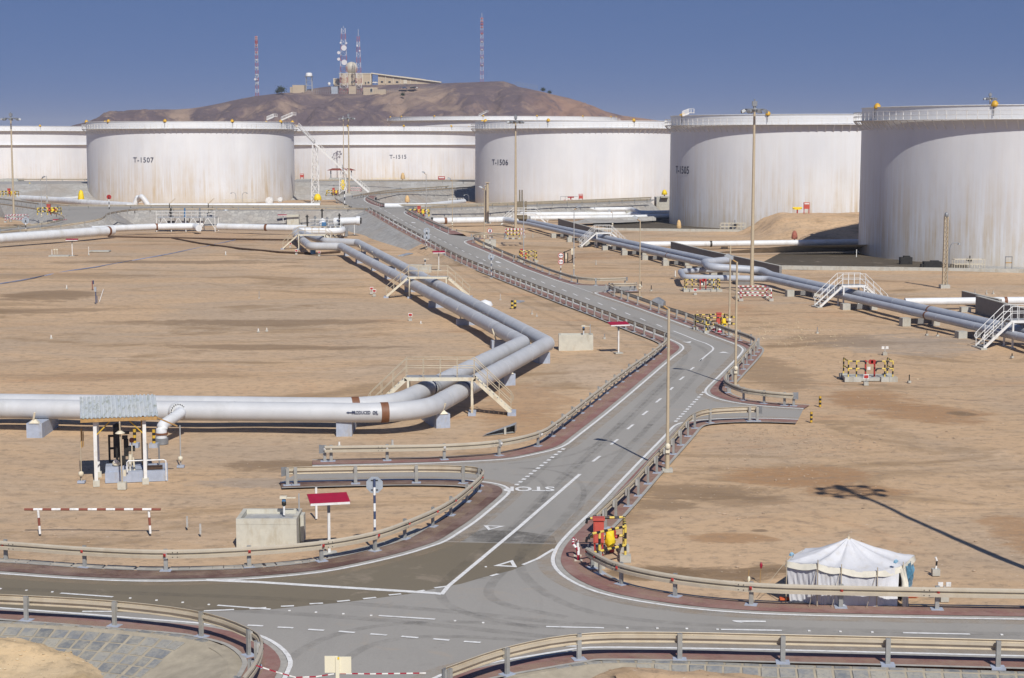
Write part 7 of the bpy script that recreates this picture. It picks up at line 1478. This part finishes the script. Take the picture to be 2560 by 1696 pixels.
# ------------------------------------------------------------------ slabs, small boxes on the left field
for x0, x1, y, lb in ((125, 175, 641, 'pale concrete slab under two small gauges in the far left field'), (225, 275, 629, 'pale flat slab right of the small sunshade in the far left field'), (1590, 1640, 1074, '')):
    if not lb: continue
    a, b = G(x0, y, 0), G(x1, y, 0); t = thing('concrete_slab', lb, 'slab', ((a.x + b.x) / 2, a.y, 0)); MB().box((0, 0, .06), (b.x - a.x, 1.6, .18)).build('slab', 'con', t)
for i, x in enumerate((137, 143)): p = G(x, 638, 0); t = thing('gauge_post', ['left', 'right'][i] + ' small gauge post on the slab in the far left field', 'gauge', p, 0, 'gauge posts on the far slab'); MB().tube((0, 0, .1), (0, 0, .8), .05).box((0, 0, .75), (.28, .2, .2)).build('gauge', 'cream', t)
for px0, py0, px1, py1, lb in ((1002, 640, 1026, 634, 'pale slab lying on the sand left of the receding road'), (1289, 756, 1302, 753, 'small bluish slab on the sand right of the pipeline')):
    a, b = G(px0, py0, .05), G(px1, py1, .05); t = thing('loose_slab', lb, 'slab', a); MB().bar(Vector((0, 0, 0)), b - a, .8, .12).build('slab', 'signgrey', t)
# ------------------------------------------------------------------ the tent
def tent():
    Yf = G(2190, 1519, 0).y
    e = [AT(1966, 1403, Yf + .5), AT(2044, 1409, Yf + .05), AT(2102, 1424, Yf), AT(2193, 1438, Yf), AT(2257, 1414, Yf + .6), AT(2286, 1388, Yf + 1.9), AT(2200, 1374, Yf + 3.4), AT(2013, 1371, Yf + 3.1), AT(1985, 1386, Yf + 1.8)]
    e[3] = AT(2193, 1428, Yf); e[2] = AT(2103, 1420, Yf)
    ap = AT(2121.5, 1344, Yf + 1.8); cx, cy = ap.x, ap.y; t = thing('tent', 'white canvas tent with sagging eaves behind the near guard rail', 'tent', (cx, Yf + 1.5, 0)); n = len(e)
    # roof: between eave points the cloth sags inward and down
    RI = 12; SU = 7; ringp = []
    for i in range(n):
        a, b = e[i], e[(i + 1) % n]
        for k in range(SU): s = k / SU; q = a.lerp(b, s); sag = math.sin(PI * s); q = q + Vector((0, 0, -.06 * sag)) + (Vector((cx, cy, q.z)) - q).normalized() * .05 * sag; ringp.append((q, sag))
    N = len(ringp); vs = []
    for j in range(RI + 1):
        u = j / RI
        for k, (q, sg) in enumerate(ringp):
            p = q.lerp(ap, u); p.z = q.z + (ap.z - q.z) * (u ** 1.45) - .05 * math.sin(PI * u) * sg - (.02 * math.sin(k * 2.1 + j * 1.3)) * (1 - u) * (1 if j else 0) + .03 * math.sin(PI * u) * math.sin(k * .9); vs.append(p)
    m = MB(); m.add(vs, [(j * N + k, j * N + (k + 1) % N, (j + 1) * N + (k + 1) % N, (j + 1) * N + k) for j in range(RI) for k in range(N)], 0, True); m.build('roof_canvas', 'canvas', t, world=True)
    m = MB(); vs = []
    for j in range(3):
        for k, (q, sg) in enumerate(ringp): d = (q - Vector((cx, cy, q.z))).normalized(); vs.append(q + d * (.03 * j + .015 * math.sin(k * 1.7)) + Vector((0, 0, -.09 * j - .02 * j * sg)))
    m.add(vs, [(j * N + k, j * N + (k + 1) % N, (j + 1) * N + (k + 1) % N, (j + 1) * N + k) for j in range(2) for k in range(N)], 0, True); m.build('valance', 'canvascream', t, world=True)
    feet = [G(1975, 1507, 0), G(2042, 1516, 0), G(2103, 1519, 0), G(2192, 1520, 0), G(2251, 1519.5, 0), Vector((e[5].x - .1, e[5].y - .2, 0)), Vector((e[6].x, e[6].y, 0)), Vector((e[7].x, e[7].y, 0)), Vector((e[8].x, e[8].y, 0))]
    for i in range(n):
        if i == 4: continue
        a, b, c_, d_ = e[i] + Vector((0, .04, -.03)), e[(i + 1) % n] + Vector((0, .04, -.03)), feet[(i + 1) % n], feet[i]; U, V_ = 36, 12; m = MB(); vs = []; rnd = random.Random(i)
        if i == 3: b = b.lerp(a, .12); c_ = c_.lerp(d_, .14)
        nrm_ = (b - a).cross(Vector((0, 0, 1))).normalized(); ph = rnd.random() * 6; fr = rnd.uniform(1.6, 2.6); tw = rnd.uniform(.8, 1.5)
        for v_ in range(V_ + 1):
            for u in range(U + 1):
                s, r_ = u / U, v_ / V_; q = a.lerp(b, s).lerp(d_.lerp(c_, s), r_); amp = .028 * min(1, r_ * 2.2) * math.sin(PI * min(1, s * 6 if s < .5 else (1 - s) * 6) / 2)
                w_ = math.sin(2 * PI * (s * fr + r_ * tw * (1 if i < 2 else .3)) + ph) + .55 * math.sin(2 * PI * (s * fr * 2.3 - r_ * 1.1) + ph * 2) + .3 * math.sin(2 * PI * (s * fr * 4.1 + r_ * .7) + ph); vs.append(q + nrm_ * (amp * w_ * (1.2 if i < 2 else .45)) - nrm_ * .12 * math.sin(PI * s) * math.sin(PI * r_ * .5))
        m.add(vs, [(v_ * (U + 1) + u, v_ * (U + 1) + u + 1, (v_ + 1) * (U + 1) + u + 1, (v_ + 1) * (U + 1) + u) for v_ in range(V_) for u in range(U)], 0, True); m.build('wall_canvas', 'canvas', t, world=True)
    # gathered door flap, blue tarpaulin
    a, b = e[4] + Vector((0, -.05, -.1)), G(2262, 1519, 0); m = MB(); 
    for k, (dx, r_) in enumerate(((0, .09), (.09, .06))): m.path([a + Vector((dx - .05, 0, 0)), a + Vector((dx + .03, -.03, -.5)), b + Vector((dx - .04, 0, .5)), b + Vector((dx, 0, .0))], r_, 0, 9)
    m.build('door_flap', 'canvascream', t, world=True)
    m = MB(); A_, B_ = e[4] + Vector((.1, .05, -.12)), e[5] + Vector((-.03, 0, -.12)); vs = []
    for v_ in range(9):
        for u in range(13): s, r_ = u / 12, v_ / 8; q = A_.lerp(B_, s); q = Vector((q.x, q.y, q.z * (1 - r_ * (.9 - .25 * s)))); vs.append(q + Vector((.05 * math.sin(u * 1.9 + v_), -.06 * math.sin(u * 2.3), 0)))
    m.add(vs, [(v_ * 13 + u, v_ * 13 + u + 1, (v_ + 1) * 13 + u + 1, (v_ + 1) * 13 + u) for v_ in range(8) for u in range(12)], 0, True); m.build('blue_tarpaulin', 'tarp', t, world=True)
    for q in (AT(2240, 1404, Yf + .3), AT(1979, 1386, Yf + 1.5)): MB().add([q + Vector(v) * .6 for v in ((-.16, 0, -.07), (-.02, -.05, -.12), (.1, 0, -.04), (.16, .02, .03), (.02, .06, .12), (-.1, .02, .07))], [(0, 1, 2, 3, 4, 5)]).build('blue_patch', 'tarp', t, world=True)
    for i in (0, 1, 2, 3, 4): q = e[i]; MB().tube(Vector((q.x, q.y - .06, -.1)), q + Vector((0, -.06, .14)), .018, 0, 6).build('pole', 'beige', t, world=True)
    MB().tube(ap - Vector((0, 0, .1)), ap + Vector((0, 0, .12)), .02, 0, 6).lathe([(.09, -.05), (.05, .02), (.01, .05)], ap, 0, 8).build('finial', 'beige', t, world=True)
    for i, (gx_, gy_) in enumerate(((-1.3, .4), (-.3, .55), (-.35, .5), (-.4, .5))):
        q = e[i]; f_ = Vector((q.x + gx_, q.y + gy_ - .75, .0)); MB().tube(q, f_, .009, 0, 5).build('guy_rope', 'beige', t, world=True)
    MB().box((G(1967, 1499, 0) + Vector((0, 0, .03))), (.5, .2, .07)).build('orange_cloth', 'orange', t, world=True); MB().box((G(2275, 1494, 0) + Vector((0, .2, .03))), (.55, .4, .06)).build('orange_cloth', 'orange', t, world=True)
n_ = NB('white_canvas'); c_ = n_.ramp(n_.noise(n_.pos(), 1.3, 5, .6), [(.3, (.54, .54, .555)), (.7, (.63, .63, .64))]); c_ = n_.mix(n_.ramp(n_.noise(n_.pos((1, 1, .5)), 2.6, 6, .7), [(.52, 0.0), (.75, .5)]), c_, (.46, .41, .33)); n_.bump(n_.noise(n_.pos(), 9, 4), .15, .02); MT['canvas'] = n_.out(c_, .9)
MT['canvascream'] = paint('cream_canvas', (.64, .60, .50), .9, var=.12, scale=4); MT['tarp'] = paint('blue_tarpaulin', (.10, .27, .40), .5, var=.6, scale=6, dirt=(.5, .52, .52))
tent()
for i, (x, y, yt) in enumerate(((1870, 1458, 1425), (1900, 1458, 1407))): p = G(x, y, 0); t = thing('rag_stake', ['stake with white and green rag left of the tent', 'stake with a red and white rag nearer the tent'][i], 'stake', p, 0, 'rag-topped stakes left of the tent'); h = AT(x, yt, p.y).z; MB().tube((0, 0, 0), (.03, 0, h), .012).build('stick', 'wood', t); MB().lathe([(.01, .12), (.04, .08), (.06, 0), (.02, -.12)], (0.03, 0, h - (.1 if i else .35)), 0, 7).build('rag', 'creamboard' if i == 0 else 'crimson', t)
# ------------------------------------------------------------------ strewn stones
def stones(name, label, fn, n, s0, s1, mat, seed=1):
    rnd = random.Random(seed); m = MB(); ico = [(0, 0, 1), (.9, 0, .3), (.28, .85, .3), (-.72, .5, .3), (-.72, -.5, .3), (.28, -.85, .3), (0, 0, -.6)]; fc = [(0, 1, 2), (0, 2, 3), (0, 3, 4), (0, 4, 5), (0, 5, 1), (6, 2, 1), (6, 3, 2), (6, 4, 3), (6, 5, 4), (6, 1, 5)]
    for _ in range(n):
        x, y, z = fn(rnd); s = s0 * (s1 / s0) ** (rnd.random() ** 2.2); a = rnd.random() * 6.28; c_, s_ = math.cos(a), math.sin(a); k = [rnd.uniform(.7, 1.25) for _ in ico]; fx = rnd.uniform(.8, 1.4)
        m.add([(x + (v[0] * fx * c_ - v[1] * s_) * s * q, y + (v[0] * fx * s_ + v[1] * c_) * s * q, z + v[2] * s * .7 * q) for v, q in zip(ico, k)], fc)
    o = m.build(name, mat); tag(o, label, 'stones', kind='stuff'); return o
def on_ground(fn):
    def g(r):
        x, y = fn(r); X_, Y_ = np.array([x]), np.array([y]); d = math.sqrt(np.min((SEGA[:, 0] - x) ** 2 + (SEGA[:, 1] - y) ** 2)); m = min(1, max(0, (d - 2.4) / 6)); m = m * m * (3 - 2 * m)
        return x, y, float(-.04 + m * ((fbm(X_ / 9, Y_ / 9, 4, 3)[0] - .45) * .42 + (fbm(X_ / 2.2, Y_ / 2.2, 3, 9)[0] - .45) * .09))
    return g
SEGA = np.array([(p.x, p.y) for a, b in segs for p in (a, (a + b) / 2)])
MT['stonea'] = paint('tan_stone', (.42, .31, .21), .9, var=.35, scale=.8); MT['stoneb'] = paint('pale_yellow_stone', (.55, .44, .28), .9, var=.3, scale=.8)
def clear(fn):
    def g(r):
        for _ in range(40):
            x, y = fn(r)
            if np.min((SEGA[:, 0] - x) ** 2 + (SEGA[:, 1] - y) ** 2) > 11: return x, y
        return 30, 80
    return g
import time as _t
def field_r(r): x, y = r.uniform(6, 34), r.uniform(60, 150); return x, y
stones('gravel', 'scattered pebbles over the sand on the right field', on_ground(clear(field_r)), 900, .02, .10, 'stonea', 4)
stones('gravel', 'band of coarse pebbles on the sand right of the main road', on_ground(clear(lambda r: (r.gauss(13.5, 3.2), r.gauss(92, 4.5)))), 900, .02, .085, 'stonea', 5)
stones('gravel', 'pebbles strewn beyond the first bend on the right', on_ground(clear(lambda r: (r.gauss(20, 3.4), r.gauss(143, 9)))), 500, .03, .12, 'stoneb', 9)
stones('gravel', 'scattered pebbles over the sand on the left field', on_ground(clear(lambda r: (r.uniform(-32, -2), r.uniform(68, 190)))), 700, .02, .08, 'stonea', 6)
rl_ = random.Random(2)
stones('rubble', 'loose yellowish rubble on the sand heap at the lower left', lambda r: (lambda v: (v[0], v[1], v[2] + .005))(vl[r.randrange(len(vl))]), 900, .012, .07, 'stoneb', 7)
stones('rubble', 'loose rubble on the spilled sand along the bottom right', lambda r: (lambda v: (v[0], v[1], v[2] + .005))(vr[r.randrange(len(vr))]), 700, .012, .06, 'stonea', 8)
p = fL[1](sL(395, 1583), 3.6)
for i, (s_, d_, r_) in enumerate(((sL(395, 1583), 4.4, .16), (sL(345, 1577), 4.1, .12), (sL(322, 1575), 3.9, .10))):
    q = fL[1](s_, d_); z = fL[2](d_); t = thing('boulder', ['largest pale rock at the right foot of the lower-left sand heap', 'middle-sized rock on the lower-left sand heap', 'smallest rock on the lower-left sand heap'][i], 'rock', (q.x, q.y, z + .04), 0, 'rocks on the lower-left sand heap'); MB().lathe([(.02, .75 * r_), (.7 * r_, .5 * r_), (1.05 * r_, 0), (.7 * r_, -.5 * r_)], (0, 0, 0), 0, 7, False).build('rock', 'stoneb', t)
p = fL[1](sL(300, 1573), 4.6); t = thing('rag_stake', 'dark stake with pink and white tape at the bottom left', 'stake', (p.x, p.y, fL[2](4.6))); MB().box((0, 0, .35), (.07, .06, .9)).build('stick', 'rust', t); MB().lathe([(.04, .05), (.05, 0), (.02, -.25)], (-.02, -.03, .75), 0, 7).build('tape_end', 'crimson', t)
# ------------------------------------------------------------------ tyre marks and darkened paving on the road
def film(name, col, alpha, noise_scale=2.0):
    n = NB(name); n.out(col, .9); tr = node(n.nt, 'ShaderNodeBsdfTransparent'); mx = node(n.nt, 'ShaderNodeMixShader'); out = n.nt.nodes['Material Output']
    f = n.ramp(n.noise(n.pos(), noise_scale, 6, .75), [(.35, 0.0), (.65, alpha)]); n.L(f, mx.inputs[0]); n.L(tr.outputs[0], mx.inputs[1]); n.L(n.b.outputs[0], mx.inputs[2]); n.L(mx.outputs[0], out.inputs[0]); MT[name] = n.m
film('tyre_mark', (.10, .095, .085), .16, 1.2); film('dust_film', (.48, .36, .24), .38, .9); film('oil_darkening', (.10, .09, .075), .60, .8)
def marks(px, wd, off=(0,), name='tyre_mark', lift=.0265, mat='tyre_mark'):
    P = smooth_line([R(*p) for p in px], 1.0, 3); fs = []
    for o in off: fs += strip(P, o - wd / 2, o + wd / 2)
    struct(sheet(name, fs, mat, lift))
pair = (-.85, .85)
marks([(1290, 1168), (1380, 1160), (1460, 1146), (1530, 1118), (1590, 1060)], .28, pair); marks([(1290, 1180), (1360, 1182), (1420, 1215), (1400, 1280), (1340, 1340)], .25, pair, lift=.0268)
marks([(1330, 1330), (1420, 1225), (1520, 1130), (1600, 1050), (1690, 960), (1740, 905), (1745, 880), (1690, 850), (1560, 795)], .42, pair, lift=.0272)
marks([(1230, 1330), (1330, 1235), (1430, 1145), (1510, 1075), (1600, 990), (1680, 920)], .42, pair, lift=.0277)
marks([(1380, 1560), (1180, 1520), (1150, 1470), (1260, 1380), (1330, 1320)], .38, pair, lift=.0282); marks([(-100, 1488), (300, 1500), (700, 1515), (1100, 1545), (1500, 1590), (2000, 1602), (2600, 1614)], .45, pair, lift=.0287)
marks([(2600, 1570), (2000, 1558), (1600, 1540), (1440, 1500), (1340, 1420), (1380, 1340)], .40, pair, lift=.0292); marks([(760, 1690), (800, 1640), (900, 1590), (1100, 1570), (1400, 1590)], .35, pair, lift=.0295)
marks([(1660, 862), (1560, 812), (1420, 756), (1270, 690), (1120, 612), (1000, 552)], .5, (1.1, 2.9), lift=.0275); marks([(1660, 862), (1560, 812), (1420, 756), (1270, 690), (1120, 612), (1000, 552)], .5, (-.6, 4.6), lift=.0279)
struct(sheet('dark_block_paving', fill([R(*p) for p in [(1120, 1354), (1150, 1338), (1215, 1326), (1300, 1330), (1385, 1342), (1392, 1361), (1250, 1358)]]), 'oil_darkening', .0262))
# wind-blown sand along the road edges
for k, off in (('w1', -.28), ('w2', -.3), ('e5', -.28), ('e4', -.28), ('sr', -.3)):
    struct(sheet('blown_sand', strip(lines[k], off - .35, -.1), 'dust_film', .0315 - .001))
for k in ('w1', 'w2', 'e5', 'e4', 'sr', 'sl', 'e3'):
    struct(sheet('blown_sand', strip(lines[k], .75, 1.46 if k not in ('sr', 'sl', 'e3') else 1.3), 'dust_film', .0485))
struct(sheet('slope_top_band', strip([p for p in lines['sl'] if proj((p.x, p.y, 0))[0] > 655], 1.42, 1.95), 'kerb2', .028))
# ------------------------------------------------------------------ desert air
hz = MB().box((0, 4000, 72), (18000, 17000, 148)).build('haze', 'glass'); hz.data.materials.clear(); hm_ = bpy.data.materials.new('pale_air'); hm_.use_nodes = True; hn = hm_.node_tree; hn.nodes.clear()
ho = hn.nodes.new('ShaderNodeOutputMaterial'); pv = hn.nodes.new('ShaderNodeVolumePrincipled'); pv.inputs['Density'].default_value = 0.0001; pv.inputs['Color'].default_value = (.80, .82, .92, 1); pv.inputs['Anisotropy'].default_value = 0.0
hn.links.new(pv.outputs[0], ho.inputs['Volume']); hz.data.materials.append(hm_); tag(hz, 'thin pale desert haze filling the air over the whole site', 'haze', kind='stuff')
